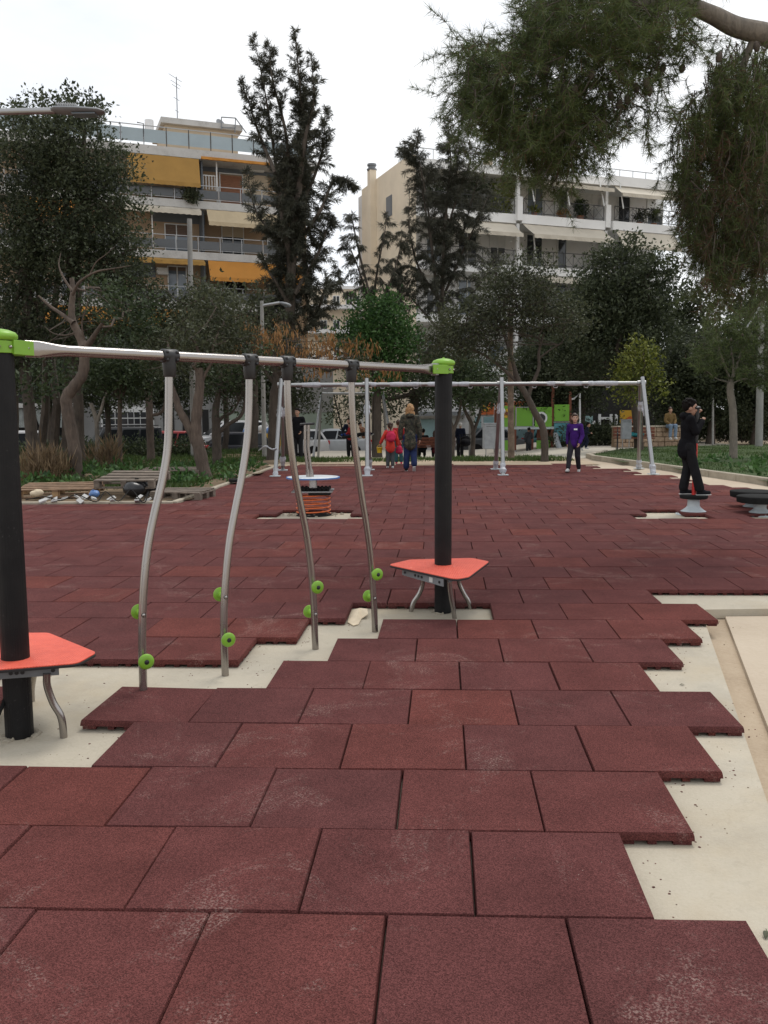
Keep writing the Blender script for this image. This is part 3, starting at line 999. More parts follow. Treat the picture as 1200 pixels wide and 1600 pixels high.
# third
zc1, zc0 = levels[2]
B.awning(X(322), X(470), zb0 - 0.02, B.sz(390, 436, -0.6)[1], 0.0, -0.6, M['orangecanvas'])
B.awning(X(190), X(316), zb0 - 0.02, zb0 - 0.2, 0.0, -0.35, M['ochre'], 0.2)
B.box('air_conditioner', M['whiteframe'], X(244, 425, WD), X(262, 425, WD), WD - 0.35, WD - 0.03, B.sz(250, 430, WD)[1], B.sz(250, 419, WD)[1], None, 0.03)
B.window(X(262, 440, WD), X(292, 440, WD), WD - 0.04, zc1 + 0.05, zc1 + 2.2, 2, 0.1, None, M['glasspale'])
B.box('wall_panel', M['greyblue'], X(190, 425, WD), X(243, 425, WD), WD - 0.03, WD - 0.004, zc1 + 1.5, zb0)
for i, (a, b) in enumerate(levels):
    for px in (30, 90, 150):
        B.window(X(px, 300, WD), X(px + 34, 300, WD), WD - 0.04, a + 0.05, a + 2.2, 2, 0.3 + 0.2 * (i % 2))
    if i in (1, 3):
        B.awning(X(30 + 6 * i), X(120 + 6 * i), tops[i] - 0.02, tops[i] - 0.9, 0.0, -0.5, M['orangecanvas'])
    if i >= 2:
        B.window(X(350, 500, WD), X(385, 500, WD), WD - 0.04, a + 0.05, a + 2.2, 2, 0.3)
B.awning(X(130), X(300), levels[-2][1] - 0.02, levels[-2][1] - 0.9, 0.0, -0.5, M['orangecanvas'])
# roof level
B.box('penthouse_wall', M['beige'], X(240), X(330), 2.2, 6, zr1 - 0.02, zr1 + 0.55)
pz0, pz1 = B.sz(300, 227)[1], B.sz(300, 207)[1]
s_ = sl
while s_ < send - 0.3:
    e = min(send, s_ + 1.23)
    B.box('roof_glass_panel', M['roofglass'], s_ + 0.03, e - 0.03, 0.30, 0.315, zr1 + 0.22, zr1 + 0.92)
    B.box('railing_post', M['iron'], s_ - 0.022, s_ + 0.022, 0.28, 0.33, zr1, zr1 + 1.1)
    s_ = e
MB().bar((sl, 0.305, zr1 + 1.1), (send, 0.305, zr1 + 1.1), 0.045, 0.045).build('handrail', M['galv'], B.root)
q0, q1 = B.sz(258, 212, 4), B.sz(371, 199, 4)
B.box('stair_tower', M['beige'], q0[0], q1[0], 4, 8, zr1 - 0.02, q1[1] - 0.28)
B.box('tower_slab', M['slab'], q0[0] - 0.25, q1[0] + 0.25, 3.7, 8.3, q1[1] - 0.275, q1[1] + 0.05)
m0, m1 = B.sz(277.5, 200, 5), B.sz(275.5, 120, 5)
an = MB().tube([(m0[0], 5, m0[1] - 0.3), (m1[0], 5, m1[1])], 0.028, 6)
an.build('antenna_mast', M['greypaint'], B.root)
for z_, hw in ((m1[1] - 0.1, 0.45), (m1[1] - 0.4, 0.35), (m1[1] - 0.6, 0.28), (m1[1] - 1.3, 0.2), (m1[1] - 2.0, 0.14)):
    MB().bar((m1[0] - hw, 5, z_ + hw * 0.5), (m1[0] + hw * 0.7, 5, z_ - hw * 0.35), 0.02, 0.02).build('antenna_rod', M['greypaint'], B.root)
t0 = B.sz(233.5, 206, 4)
MB().tube([(t0[0], 4, t0[1] - 0.3), (t0[0], 4, B.sz(233, 188, 4)[1])], 0.26, 16).build('water_tank', M['letter'], B.root, smooth=True)
MB().tube([(B.sz(224, 206, 4)[0], 4, t0[1] - 0.3), (B.sz(224, 193, 4)[0], 4, B.sz(224, 193, 4)[1]), (B.sz(214, 193, 4)[0], 4, B.sz(214, 191, 4)[1])], 0.035, 8).build('vent_pipe', M['greypaint'], B.root)
for a_, b_ in (((346, 203), (346, 183)), ((346, 183), (368, 184.5)), ((368, 184.5), (367, 208)), ((368, 184.5), (385, 208)), ((346, 199), (368, 200))):
    p_, q_ = B.sz(*a_, 3.6), B.sz(*b_, 3.6)
    MB().bar((p_[0], 3.6, p_[1]), (q_[0], 3.6, q_[1]), 0.05, 0.05).build('stair_rail', M['greypaint'], B.root)
dz = B.sz(343, 197, 4.2)
MB().lathe([(0.02, 0), (0.25, 0.06), (0.38, 0.16), (0.36, 0.165), (0.02, 0.03)], (dz[0], 4.2, dz[1]), (0.5, -0.8, 0.4), 18).build('satellite_dish', M['greypaint'], B.root, smooth=True)
q = B.sz(472, 235, 1.6)
B.box('chimney', M['beige'], q[0] - 0.25, q[0] + 0.3, 1.6, 2.3, zr1 - 0.02, zr1 + 1.0)
# street level: gridded glass front, grey wall, dark doorway, sage wall, taverna front
gz = levels[-1][1]
B.box('shop_wall', M['greywall'], X(128, 650), X(334, 650), 0.6, WD - 0.005, z0g, gz - 0.004)
B.box('shop_wall', M['sage'], X(334, 650), X(520, 650, 0.6), 0.5, WD - 0.005, z0g, B.sz(380, 645, .5)[1])
B.box('shop_wall', M['greywall'], X(334, 650), X(520, 650, 0.6), 0.45, WD - 0.005, B.sz(380, 645, .5)[1] + 0.003, gz - 0.004)
q0, q1 = B.sz(161, 684, 0.55), B.sz(238, 643, 0.55)
gw = B.box('glazed_front', M['whiteframe'], q0[0] - 0.08, q1[0] + 0.08, 0.50, 0.598, -1.1, q1[1] + 0.3)
nc, nr_ = 8, 4
for i in range(nc):
    for j in range(nr_):
        a = q0[0] + (q1[0] - q0[0]) * (i + 0.06) / nc; b = q0[0] + (q1[0] - q0[0]) * (i + 0.94) / nc
        c = q0[1] + (q1[1] - q0[1]) * (j + 0.08) / nr_; d = q0[1] + (q1[1] - q0[1]) * (j + 0.92) / nr_
        B.box('pane', M['glass'], a, b, 0.485, 0.499, c, d, gw)
for a, b in ((255, 272), (285, 300), (316, 326)):
    B.box('doorway', M['darkvoid'], X(a, 650, .55), X(b, 650, .55), 0.56, 0.598, z0g + 0.1, B.sz(a, 640, .55)[1])
B.box('taverna_front', M['darkvoid'], X(-40, 650, .5), X(126, 650, .5), 0.5, WD - 0.005, z0g, gz - 0.004)
B.box('canopy', M['slab'], X(-20, 628, -1.2), X(128, 628, -1.2), -1.2, 0.495, B.sz(80, 637, -1.2)[1], B.sz(80, 630, -1.2)[1])
M['curtain'] = mat('pale_curtain_cloth', (0.36, 0.38, 0.36), 0.9, 0, 0.2, 3)
for px, sg in ((62, 1), (76, 1), (88, -1), (100, -1), (30, 1)):
    c0 = B.sz(px, 638, -0.9); c1 = B.sz(px + 5 * sg, 668, -0.9)
    mb = MB(); vs = []; fs = []
    for j in range(7):
        t = j / 6
        wd = 0.42 * (1 - 0.62 * math.sin(t * 1.5))
        for i in range(9):
            vs.append((c0[0] + (c1[0] - c0[0]) * t + (i / 8 - 0.5) * wd * 2, -0.9 + 0.05 * math.sin(i * 2.2), c0[1] + (c1[1] - c0[1]) * t))
    for j in range(6):
        for i in range(8):
            fs.append((j * 9 + i, j * 9 + i + 1, (j + 1) * 9 + i + 1, (j + 1) * 9 + i))
    mb.add(vs, fs).build('curtain', M['curtain'], B.root)
B.box('brick_pier', M['shutterred'], X(69, 650, -0.6), X(76, 650, -0.6), -0.6, 0.0, z0g, B.sz(72, 636, -0.6)[1])

# ---------------------------------------------------------------- right apartment block
RB = Block('apartment_building', 'white apartment block with a cream gable wall, wide balconies and cream awnings', 641, 47, R(21))
B = RB
ztop = B.sz(860, 268)[1]
zp0 = B.sz(860, 281)[1]
f1t, f1b = B.sz(870, 340)[1], B.sz(870, 354)[1]
f2t, f2b = B.sz(870, 419)[1], B.sz(870, 432)[1]
FH2 = f1t - f2t
X = lambda px, py=330, d=0.0: B.sz(px, py, d)[0]
s0_, s1_ = 0.0, X(1056)
zg = -1.25
gp = [(0.0, zg), (0.0, B.sz(641, 242)[1] + 0.05)]
# gable: sloping parapet towards the back
zc = B.sz(641, 241)[1]
dback = 7.4
MB().add([(0, -0.0, zg), (0, dback, zg), (0, dback, zc - 0.1), (0, 0, zc), (0.35, 0, zg), (0.35, dback, zg), (0.35, dback, zc - 0.1), (0.35, 0, zc)],
         [(0, 3, 2, 1), (4, 5, 6, 7), (0, 4, 7, 3), (1, 2, 6, 5), (3, 7, 6, 2), (0, 1, 5, 4)]).build('gable_wall', M['creamwall'], B.root)
W2 = 1.9
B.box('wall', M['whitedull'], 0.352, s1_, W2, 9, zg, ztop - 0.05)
B.box('parapet', M['white'], 0.352, X(808), 0, W2 - 0.004, zp0, ztop)
B.box('parapet', M['white'], X(808) + 0.004, X(948), -0.12, W2 - 0.004, zp0 - 0.02, ztop - 0.02)
B.box('parapet', M['white'], X(948) + 0.004, s1_, -0.35, W2 - 0.004, zp0 - 0.03, ztop + 0.05)
lv = [(f1t, f1b), (f2t, f2b)] + [(f2t - FH2 * k, f2b - FH2 * k) for k in (1, 2)]
lv = [l for l in lv if l[0] > 2.4]
tops2 = [zp0] + [l[1] for l in lv]
bays = [(0.352, X(807), 0.0), (X(814), X(944), -0.15), (X(953), s1_, -0.35)]
for i, (a, b) in enumerate(lv):
    for k, (u0, u1, d0) in enumerate(bays):
        B.box('balcony_slab', M['white'], u0 + 0.004, u1 - 0.004, d0, W2 - 0.004, b, a)
        rl = MB()
        rl.bar((u0 + .1, d0 + 0.06, a + 0.82), (u1 - .1, d0 + 0.06, a + 0.82), 0.04, 0.035)
        rl.bar((u0 + .1, d0 + 0.06, a + 0.10), (u1 - .1, d0 + 0.06, a + 0.10), 0.03, 0.03)
        L_ = u1 - u0 - 0.2
        nb = max(1, int(L_ / 0.62))
        for j in range(nb + 1):
            x = u0 + 0.1 + L_ * j / nb
            rl.bar((x, d0 + 0.06, a), (x, d0 + 0.06, a + 0.82), 0.025, 0.025)
            if j < nb:
                x2 = u0 + 0.1 + L_ * (j + 1) / nb
                rl.bar((x, d0 + 0.055, a + 0.12), (x2, d0 + 0.055, a + 0.8), 0.014, 0.014)
                rl.bar((x, d0 + 0.068, a + 0.8), (x2, d0 + 0.068, a + 0.12), 0.014, 0.014)
        tag(rl.build('iron_railing', M['iron'], B.root), kind='stuff')
    for px in (810, 948):
        B.box('dividing_pier', M['white'], X(px) - 0.16, X(px) + 0.16, -0.2, W2 - 0.004, a - 0.35, a + 0.9)
        B.box('column', M['white'], X(px) - 0.09, X(px) + 0.09, 0.0, 0.2, a + 0.903, tops2[i])
# doors and windows behind the balconies
for i, (a, b) in enumerate(lv):
    hgt = 2.15
    for p0, p1, sh in ((822, 848, 0.0), (871, 886, 0.0), (905, 925, 0.6), (964, 984, 0.0), (1010, 1035, 0.5), (665, 690, 0.3), (715, 745, 0.0), (765, 790, 0.4)):
        if i == 1 and p0 in (905, 1010): continue
        B.window(X(p0, 330, W2), X(p1, 330, W2), W2 - 0.04, a + 0.05, a + hgt, 1 if p1 - p0 < 22 else 2, sh, None, M['glass'] if (p0 + i) % 3 else M['glasspale'], M['whiteframe'])
    B.box('air_conditioner', M['whiteframe'], X(935, 300, W2), X(948, 300, W2), W2 - 0.35, W2 - 0.006, tops2[i] - 0.85, tops2[i] - 0.3, None, 0.03)
# awnings
B.awning(X(816), X(944), zp0 - 0.06, B.sz(880, 287, -0.9)[1], 0.1, -0.9, M['creamcanvas'], 0.2, False)
B.awning(X(955), X(1050), zp0 - 0.06, B.sz(1000, 304, -1.0)[1], -0.25, -1.0, M['creamcanvas'], 0.2, False)
B.awning(X(816), X(942), f1b - 0.03, B.sz(880, 369, -1.3)[1], -0.1, -1.3, M['creamcanvas'], 0.22)
B.awning(X(958), X(1050), f1b - 0.03, B.sz(1000, 384, -1.0)[1], -0.3, -1.0, M['creamcanvas'], 0.2)
B.awning(X(690), X(805), f1b - 0.03, B.sz(750, 360, -0.9)[1], 0.1, -0.9, M['creamcanvas'], 0.2)
B.awning(X(840), X(942), f2b - 0.03, f2b - 0.35, -0.1, -1.2, M['creamcanvas'], 0.22)
for a_, b_ in (((828, 278), (835, 315)), ((884, 282), (890, 322)), ((937, 284), (944, 322)), ((968, 282), (974, 326)), ((833, 363), (838, 405)), ((1045, 300), (1050, 330))):
    p_, q_ = B.sz(*a_, -0.3), B.sz(*b_, -0.75)
    MB().bar((p_[0], -0.3, p_[1]), (q_[0], -0.75, q_[1]), 0.05, 0.05).build('awning_arm', M['whiteframe'], B.root)
# roof things
rl = MB(); s_ = 0.6
e_ = X(1025)
rl.bar((0.6, 0.4, ztop + 0.62), (e_, 0.4, ztop + 0.62), 0.04, 0.04)
while s_ < e_:
    rl.bar((s_, 0.4, ztop - 0.02), (s_, 0.4, ztop + 0.62), 0.03, 0.03)
    s_ += 0.9
tag(rl.build('roof_railing', M['galv'], B.root), kind='stuff')
def chimney(s, d, z0, z1, w=0.42):
    c = B.box('chimney', M['beige'], s - w / 2, s + w / 2, d, d + w, z0, z1 - 0.38)
    B.box('chimney_collar', M['slab'], s - w * 0.66, s + w * 0.66, d - w * 0.16, d + w * 1.16, z1 - 0.378, z1 - 0.3, c)
    for k in range(3):
        MB().lathe([(w * 0.42, 0), (w * 0.46, 0.07), (w * 0.40, 0.085)], (s, d + w / 2, z1 - 0.298 + k * 0.09), n=12).build('chimney_pot', M['greypaint'], c)
qc = B.sz(765, 240, 3.0)
chimney(qc[0], 3.0, ztop - 0.1, B.sz(765, 236, 3.0)[1], 0.4)
# chimney on the gable, outside the wall
pg = on_plane(586, 260, RB.o, RB.u) - RB.o
dg = pg.dot(RB.n)
B.box('chimney', M['creamwall'], -0.38, -0.003, dg - 0.2, dg + 0.25, zg, pg.z - 0.25)
MB().lathe([(0.27, 0), (0.30, 0.08), (0.21, 0.09), (0.21, 0.25), (0.27, 0.26), (0.26, 0.36)], (-0.19, dg + 0.02, pg.z - 0.248), n=14).build('chimney_pot', M['greypaint'], B.root)
pw = on_plane(607, 322, RB.o, RB.u) - RB.o
MB().span((-0.03, pw.dot(RB.n) - 0.55, pw.z - 0.6), (-0.004, pw.dot(RB.n) + 0.3, pw.z + 0.5)).build('window', M['glasspale'], B.root)
# street level shops
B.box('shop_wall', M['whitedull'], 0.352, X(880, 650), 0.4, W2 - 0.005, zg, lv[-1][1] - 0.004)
def shop_box(name, m, p0, p1, y0, y1, d0, d1, parent=None):
    a, b = B.sz(p0, y1, d0), B.sz(p1, y0, d0)
    return B.box(name, m, a[0], b[0], d0, d1, a[1], b[1], parent)
for p0, p1 in ((735, 752), (756, 772), (775, 792), (800, 826), (830, 850), (853, 872)):
    shop_box('shop_window', M['cyan'], p0, p1, 651, 694, 0.33, 0.396)
for p0, p1 in ((752, 772), (776, 795), (800, 830), (836, 870)):
    shop_box('shop_sign', M['signorange'], p0, p1, 627, 648, 0.30, 0.396)
for c in (759, 782, 812):
    a = B.sz(c, 637, 0.29)
    for k in range(5):
        an_ = k * 2 * math.pi / 5
        MB().lathe([(0.09, 0), (0.09, 0.02)], (a[0] + 0.13 * math.cos(an_), 0.298, a[1] + 0.13 * math.sin(an_)), (0, -1, 0), 10).build('flower_petal', M['signyellow'], B.root)
    MB().lathe([(0.07, 0), (0.07, 0.03)], (a[0], 0.298, a[1]), (0, -1, 0), 10).build('flower_eye', M['shutterred'], B.root)
shop_box('shop_canopy', M['greypaint'], 645, 735, 643, 650, -0.2, 0.396)
shop_box('shop_window', M['cyan'], 648, 680, 655, 694, 0.33, 0.396)
shop_box('shop_window', M['whiteframe'], 682, 732, 653, 690, 0.35, 0.396)
M['band'] = mat('dark_sign_band', (0.03, 0.03, 0.03), 0.7)
# the shop with white capitals beyond the hedge
SB = Block('shop_building', 'low dark fronted shop with large white letters above the hedge', 940, 46, R(10), 'shop')
B = SB
X = lambda px, py=650, d=0.0: B.sz(px, py, d)[0]
B.box('wall', M['darkvoid'], X(885), X(1080), 0.0, 5, -1.2, B.sz(950, 600)[1])
B.box('shop_window', M['cyan'], X(888), X(926), -0.03, -0.003, B.sz(905, 664)[1], B.sz(905, 650)[1])
def letter(strokes, px0, px1, y0, y1, slant=0):
    a, b = B.sz(px0, y1, -0.12), B.sz(px1, y0, -0.12)
    w, h = b[0] - a[0], b[1] - a[1]
    mb = MB()
    for (x0, yy0, x1, yy1, t) in strokes:
        mb.bar((a[0] + x0 * w, -0.06, a[1] + yy0 * h), (a[0] + x1 * w, -0.06, a[1] + yy1 * h), 0.10, t, (1, 0, 0) if x0 == x1 else (0, 0, 1))
    return mb.build('letter', M['letter'], B.root)
letter([(0.1, 0, 0.1, 1, 0.12), (0.9, 0, 0.9, 1, 0.12), (0.16, 0.62, 0.84, 0.62, 0.12)], 935, 958, 647, 664)
letter([(0.5, 0, 0.5, 1, 0.12)], 962, 965, 647, 664)
letter([(0.5, 0, 0.5, 0.55, 0.12)], 927, 930, 652, 664)
o = B.box('poster', M['signyellow'], X(968), X(990), -0.05, -0.003, B.sz(980, 662)[1], B.sz(980, 641)[1])
MB().lathe([(0.22, 0), (0.22, 0.02)], (X(984), -0.06, B.sz(984, 657)[1]), (0, -1, 0), 14).build('poster_mark', M['signorange'], o)
# distant pale building in the gap
DB = Block('apartment_building', 'distant cream building seen in the gap between the two apartment blocks', 535, 78, R(5))
B = DB
X = lambda px, py=480, d=0.0: B.sz(px, py, d)[0]
B.box('wall', M['creamwall'], X(455), X(640), 0, 8, -1.2, B.sz(535, 449)[1])
B.box('parapet', M['white'], X(455) - .2, X(640) + .2, -0.15, 0.3, B.sz(535, 452)[1], B.sz(535, 447)[1])
for y_ in (462, 500, 540):
    B.box('balcony_slab', M['white'], X(470), X(600), -1.0, -0.004, B.sz(535, y_ + 22)[1], B.sz(535, y_ + 16)[1])
    for p in (500, 520, 540, 556):
        B.window(X(p), X(p + 11), -0.03, B.sz(535, y_ + 16)[1], B.sz(535, y_)[1], 2)

# ================================================================== TREES
def trunk_px(pts, Y, dy=0.0):
    out = [at(x, y, Y + dy * i) for i, (x, y) in enumerate(pts)]
    return out
def grounded(pts):
    pts[0].z = zt(pts[0].x, pts[0].y) - 0.06
    return pts
TW = 'trees in the planted bed on the left'
# twisted trunk with bare branches in front of the dark oak
Y = 18.2
tr = grounded(trunk_px([(121, 748), (116, 700), (107, 650), (104, 622), (116, 604), (129, 585), (132, 560), (131, 540)], Y))
mbx = [(tr, 0.14, 0.10),
       (trunk_px([(131, 542), (122, 520), (113, 500), (112, 478), (114, 455), (112, 435)], Y, 0.05), 0.095, 0.045),
       (trunk_px([(131, 545), (142, 533), (150, 520), (160, 505)], Y, -0.1), 0.08, 0.03),
       (trunk_px([(115, 505), (95, 490), (78, 478), (60, 462)], Y, 0.1), 0.05, 0.015),
       (trunk_px([(113, 460), (125, 440), (150, 425), (175, 420), (205, 415)], Y, -0.15), 0.035, 0.006),
       (trunk_px([(113, 455), (100, 435), (92, 415), (95, 395)], Y, 0.1), 0.03, 0.006),
       (trunk_px([(131, 530), (128, 505), (135, 480), (140, 462)], Y, -0.1), 0.022, 0.006),
       (trunk_px([(118, 520), (100, 524), (82, 520), (70, 510)], Y, 0.1), 0.02, 0.005),
       (trunk_px([(140, 430), (150, 410), (165, 398), (180, 385)], Y, -0.1), 0.016, 0.004)]
tree('oak_tree', 'tree with a twisted pale brown trunk bending left and thin bare branches beside the pallets', tr[0], mbx,
     [blob(205, 500, Y + 0.8, 55, 45), blob(160, 470, Y + 1.2, 40, 40), blob(70, 590, Y + 1.2, 45, 40)], 'carob', 0.085, 0.40, 24, 0.8, 0.34, BARKB, TW, twigs=20)
# the big dark oak
Y = 23.5
t1 = grounded(trunk_px([(52, 708), (46, 640), (38, 560), (44, 480), (38, 420)], Y))
t2 = grounded(trunk_px([(124, 705), (122, 620), (118, 540), (112, 440), (118, 380)], Y + 0.3))
tree('oak_tree', 'large dark evergreen oak with two black trunks filling the left edge below the lamp', t1[0], [(t1, 0.17, 0.12), (t2, 0.15, 0.10)],
     [blob(30, 260, Y, 70, 85), blob(110, 240, Y, 75, 78), blob(165, 285, Y, 50, 60), blob(20, 400, Y, 70, 80), blob(105, 370, Y, 85, 80), blob(178, 400, Y, 48, 62), blob(60, 500, Y, 80, 55), blob(0, 560, Y, 60, 50), blob(200, 470, Y, 45, 60), blob(215, 400, Y, 26, 40), blob(150, 530, Y, 60, 45), blob(190, 330, Y, 30, 40), blob(130, 180, Y, 38, 28), blob(88, 195, Y, 22, 40)],
     'oak', 0.082, 0.42, 38, 0.68, 0.38, BARK, TW, twigs=90)
# sprigs that stand up over the crown
sg = thing('oak_tree', 'small leafy top sprigs of an oak standing behind the street lamp head', 'tree', (at(60, 700, 26).x, 26, 0))
C = []
mb = MB()
for x0, y0, x1, y1 in ((105, 180, 105, 135), (122, 170, 120, 145), (140, 180, 140, 150), (155, 185, 156, 158), (70, 175, 66, 145), (90, 180, 92, 160), (20, 172, 22, 163), (36, 172, 38, 164)):
    a, b = at(x0, y0 + 30, 26), at(x1, y1, 26)
    limb(mb, a, b, 0.03, 0.006, 0.12, 4, 5)
    for k in range(9):
        t = 0.4 + 0.6 * k / 8
        C.append(a.lerp(b, t) + Vector((random.uniform(-.12, .12), random.uniform(-.12, .12), 0)))
for q in range(3):
    limb(mb, (sg.location.x + q * 0.4, 26, -0.1), at(60 + 35 * q, 200, 26), 0.14, 0.04, 0.05, 6, 7)
mb.build('trunk', BARK, sg, world=True)
P, D, S, L, W = clump_leaves(np.array([tuple(c) for c in C]), 0.16, 14, 0.11, 0.4, 1)
link('crown', leaf_mesh('crown', P - np.array(sg.location), D, S, L, W, LEAF['oak']), sg)

# round clipped small tree with a stake-thin trunk
Y = 21.5
t = grounded(trunk_px([(188, 722), (187, 660), (188, 600)], Y))
tree('laurel_tree', 'small round dark green tree on a thin straight trunk right of the twisted trunk', t[0], [(t, 0.06, 0.05)], [blob(190, 575, Y, 62, 48), blob(225, 590, Y, 35, 35), blob(160, 590, Y, 30, 30)], 'carob', 0.085, 0.36, 26, 0.88, 0.3, BARKB, TW, twigs=18)
Y = 23
t = grounded(trunk_px([(152, 735), (152, 690), (150, 655), (142, 630)], Y)); t2 = trunk_px([(151, 660), (158, 640), (164, 618)], Y)
tree('young_tree', 'slim forked young tree between the twisted trunk and the round tree', t[0], [(t, 0.07, 0.05), (t2, 0.045, 0.03)], [blob(142, 600, Y, 22, 25), blob(168, 600, Y, 20, 22)], 'oak', 0.08, 0.4, 20, 0.6, 0.3, BARKG, TW, twigs=12)
Y = 24
t = grounded(trunk_px([(236, 715), (234, 660), (233, 610), (236, 560)], Y))
t2 = trunk_px([(234, 650), (255, 640), (262, 590)], Y)
tree('olive_tree', 'grey green tree behind the first hanging pole with a straight brown trunk', t[0], [(t, 0.11, 0.08), (t2, 0.05, 0.03)], [blob(250, 540, Y, 60, 50), blob(300, 500, Y, 50, 50), blob(235, 480, Y, 50, 38), blob(335, 470, Y, 40, 35)], 'olive', 0.08, 0.42, 34, 0.82, 0.38, BARKB, TW, twigs=24)
Y = 18.0
t = grounded(trunk_px([(322, 752), (312, 705), (306, 675), (308, 640), (312, 605), (311, 575)], Y))
t2 = trunk_px([(306, 690), (294, 665), (280, 640), (274, 620), (262, 590)], Y)
t3 = trunk_px([(311, 620), (318, 590), (335, 560)], Y)
tree('olive_tree', 'forked leaning trunk at the corner of the red tiles with a grey green crown', t[0], [(t, 0.145, 0.08), (t2, 0.10, 0.05), (t3, 0.05, 0.02)],
     [blob(300, 540, Y, 50, 38), blob(350, 520, Y + 1, 55, 45), blob(262, 545, Y + 1, 45, 38), blob(330, 480, Y + 1.5, 50, 35)], 'olive', 0.072, 0.36, 36, 0.82, 0.34, BARKB, TW, twigs=30)
Y = 22
t = grounded(trunk_px([(339, 712), (338, 670), (337, 640), (343, 610)], Y))
t2 = trunk_px([(341, 676), (358, 662), (376, 650), (383, 625), (378, 600)], Y)
t3 = trunk_px([(340, 660), (350, 650), (362, 645), (372, 630)], Y)
tree('oak_tree', 'small dark trunked tree with one limb curving right by the second hanging pole', t[0], [(t, 0.13, 0.07), (t2, 0.055, 0.03), (t3, 0.05, 0.02)],
     [blob(345, 590, Y, 45, 32), blob(380, 590, Y, 32, 30), blob(400, 560, Y, 30, 28), blob(362, 640, Y, 14, 12)], 'carob', 0.08, 0.36, 22, 0.75, 0.3, BARK, TW, twigs=40)
# stump-thick trunk with orange pods over it
Y = 24.5
t = grounded(trunk_px([(425, 722), (427, 670), (428, 620), (432, 590), (420, 560)], Y)); t2 = trunk_px([(430, 600), (405, 570), (385, 555)], Y)
pod = tree('flowering_tree', 'tree hung with dry orange pods behind the top of the hanging poles', t[0], [(t, 0.155, 0.09), (t2, 0.06, 0.03)],
     [blob(450, 545, Y, 60, 35), blob(520, 555, Y, 60, 32), blob(400, 540, Y, 40, 30), blob(575, 580, Y, 45, 25)], 'olive', 0.07, 0.45, 14, 0.65, 0.36, BARK, None, twigs=60)
C = blob_clumps([blob(450, 545, Y - .3, 58, 34), blob(520, 550, Y - .3, 62, 34), blob(405, 530, Y - .3, 40, 30), blob(590, 578, Y - .3, 40, 22)], 0.50, 0.7, 0.3)
P, D, S, L, W = clump_leaves(C, 0.13, 16, 0.14, -1.2, 1.4)
tag(link('seed_pods', leaf_mesh('seed_pods', P - np.array(t[0]), unit(D + np.array([0, 0, -1.5])), S, L, W * 0.5, LEAF['flower']), pod), kind='stuff')

# ------------------------------------------------ feathery trees (casuarina-like): leaders carrying drooping sprays
def feather_tree(name, label, base, leaders, kind, spray=0.7, per=64, step=0.22, droop=0.3, up=0.9, needle=0.20, width=0.018, r0=0.12, bark=None, gap=0.2, cat='tree', extra=None):
    root = thing(name, label, cat, base)
    mb = MB()
    Ps, Ds = [], []
    for pts, wid in leaders:
        sp_ = smoothpath(pts, 7)
        k = len(sp_) - 1
        mb.tube(sp_, [max(0.008, r0 * (1 - i / k) ** 1.1 * wid[0] + 0.008) for i in range(k + 1)], 7, False)
        Ltot = sum((sp_[i + 1] - sp_[i]).length for i in range(k))
        n = int(Ltot / step)
        for j in range(n):
            t = (j + random.random()) / n
            i = min(k - 1, int(t * k)); p = sp_[i].lerp(sp_[i + 1], t * k - i)
            if t < wid[3]: continue
            if random.random() < gap: continue
            u = (t - wid[3]) / (1 - wid[3])
            w = (wid[1] * (1 - u) + wid[2] * u) * random.uniform(0.45, 1.15)
            if u > 0.85: w *= (1 - u) / 0.15 * 0.75 + 0.25
            ax = (sp_[min(i + 2, k)] - sp_[i]).normalized()
            a = random.uniform(0, 6.28)
            d = Vector((math.cos(a), math.sin(a), 0)) + ax * up
            d.normalize()
            q = [p]
            m_ = max(2, int(w / 0.09))
            dd = d.copy()
            for s_ in range(m_):
                dd = (dd + Vector((random.uniform(-.2, .2), random.uniform(-.2, .2), -droop * s_ / m_ + random.uniform(-.1, .1)))).normalized()
                q.append(q[-1] + dd * (w / m_))
            mb.tube(q, [0.011 * (1 - 0.6 * x / m_) for x in range(m_ + 1)], 3, False)
            for s_ in range(1, m_ + 1):
                for z in range(per // 4):
                    Ps.append(q[s_ - 1].lerp(q[s_], random.random())); Ds.append(dd)
    mb.build('trunk', bark or BARK, root, world=True)
    P = np.array([tuple(p) for p in Ps]); D0 = np.array([tuple(d) for d in Ds])
    n = len(P)
    D = unit(rand_dirs(n) * 0.85 + D0 * 0.8 + np.array([0, 0, 0.15 - droop * 0.8]))
    S = unit(np.cross(D, rand_dirs(n)))
    L = needle * rng.uniform(0.5, 1.3, n)
    P = P + rand_dirs(n) * 0.03
    link('crown', leaf_mesh('crown', P - np.array(base), D, S, L, width * rng.uniform(0.7, 1.4, n), LEAF[kind]), root)
    return root
Y = 33
b0 = at(452, 700, Y); b0.z = zt(b0.x, Y) - 0.1
def lp(seq, Y, j=0.6):
    return [at(x, y, Y + random.uniform(-j, j)) for x, y in seq]
stem = [b0] + lp([(452, 560), (455, 420), (466, 300)], Y, 0.1)
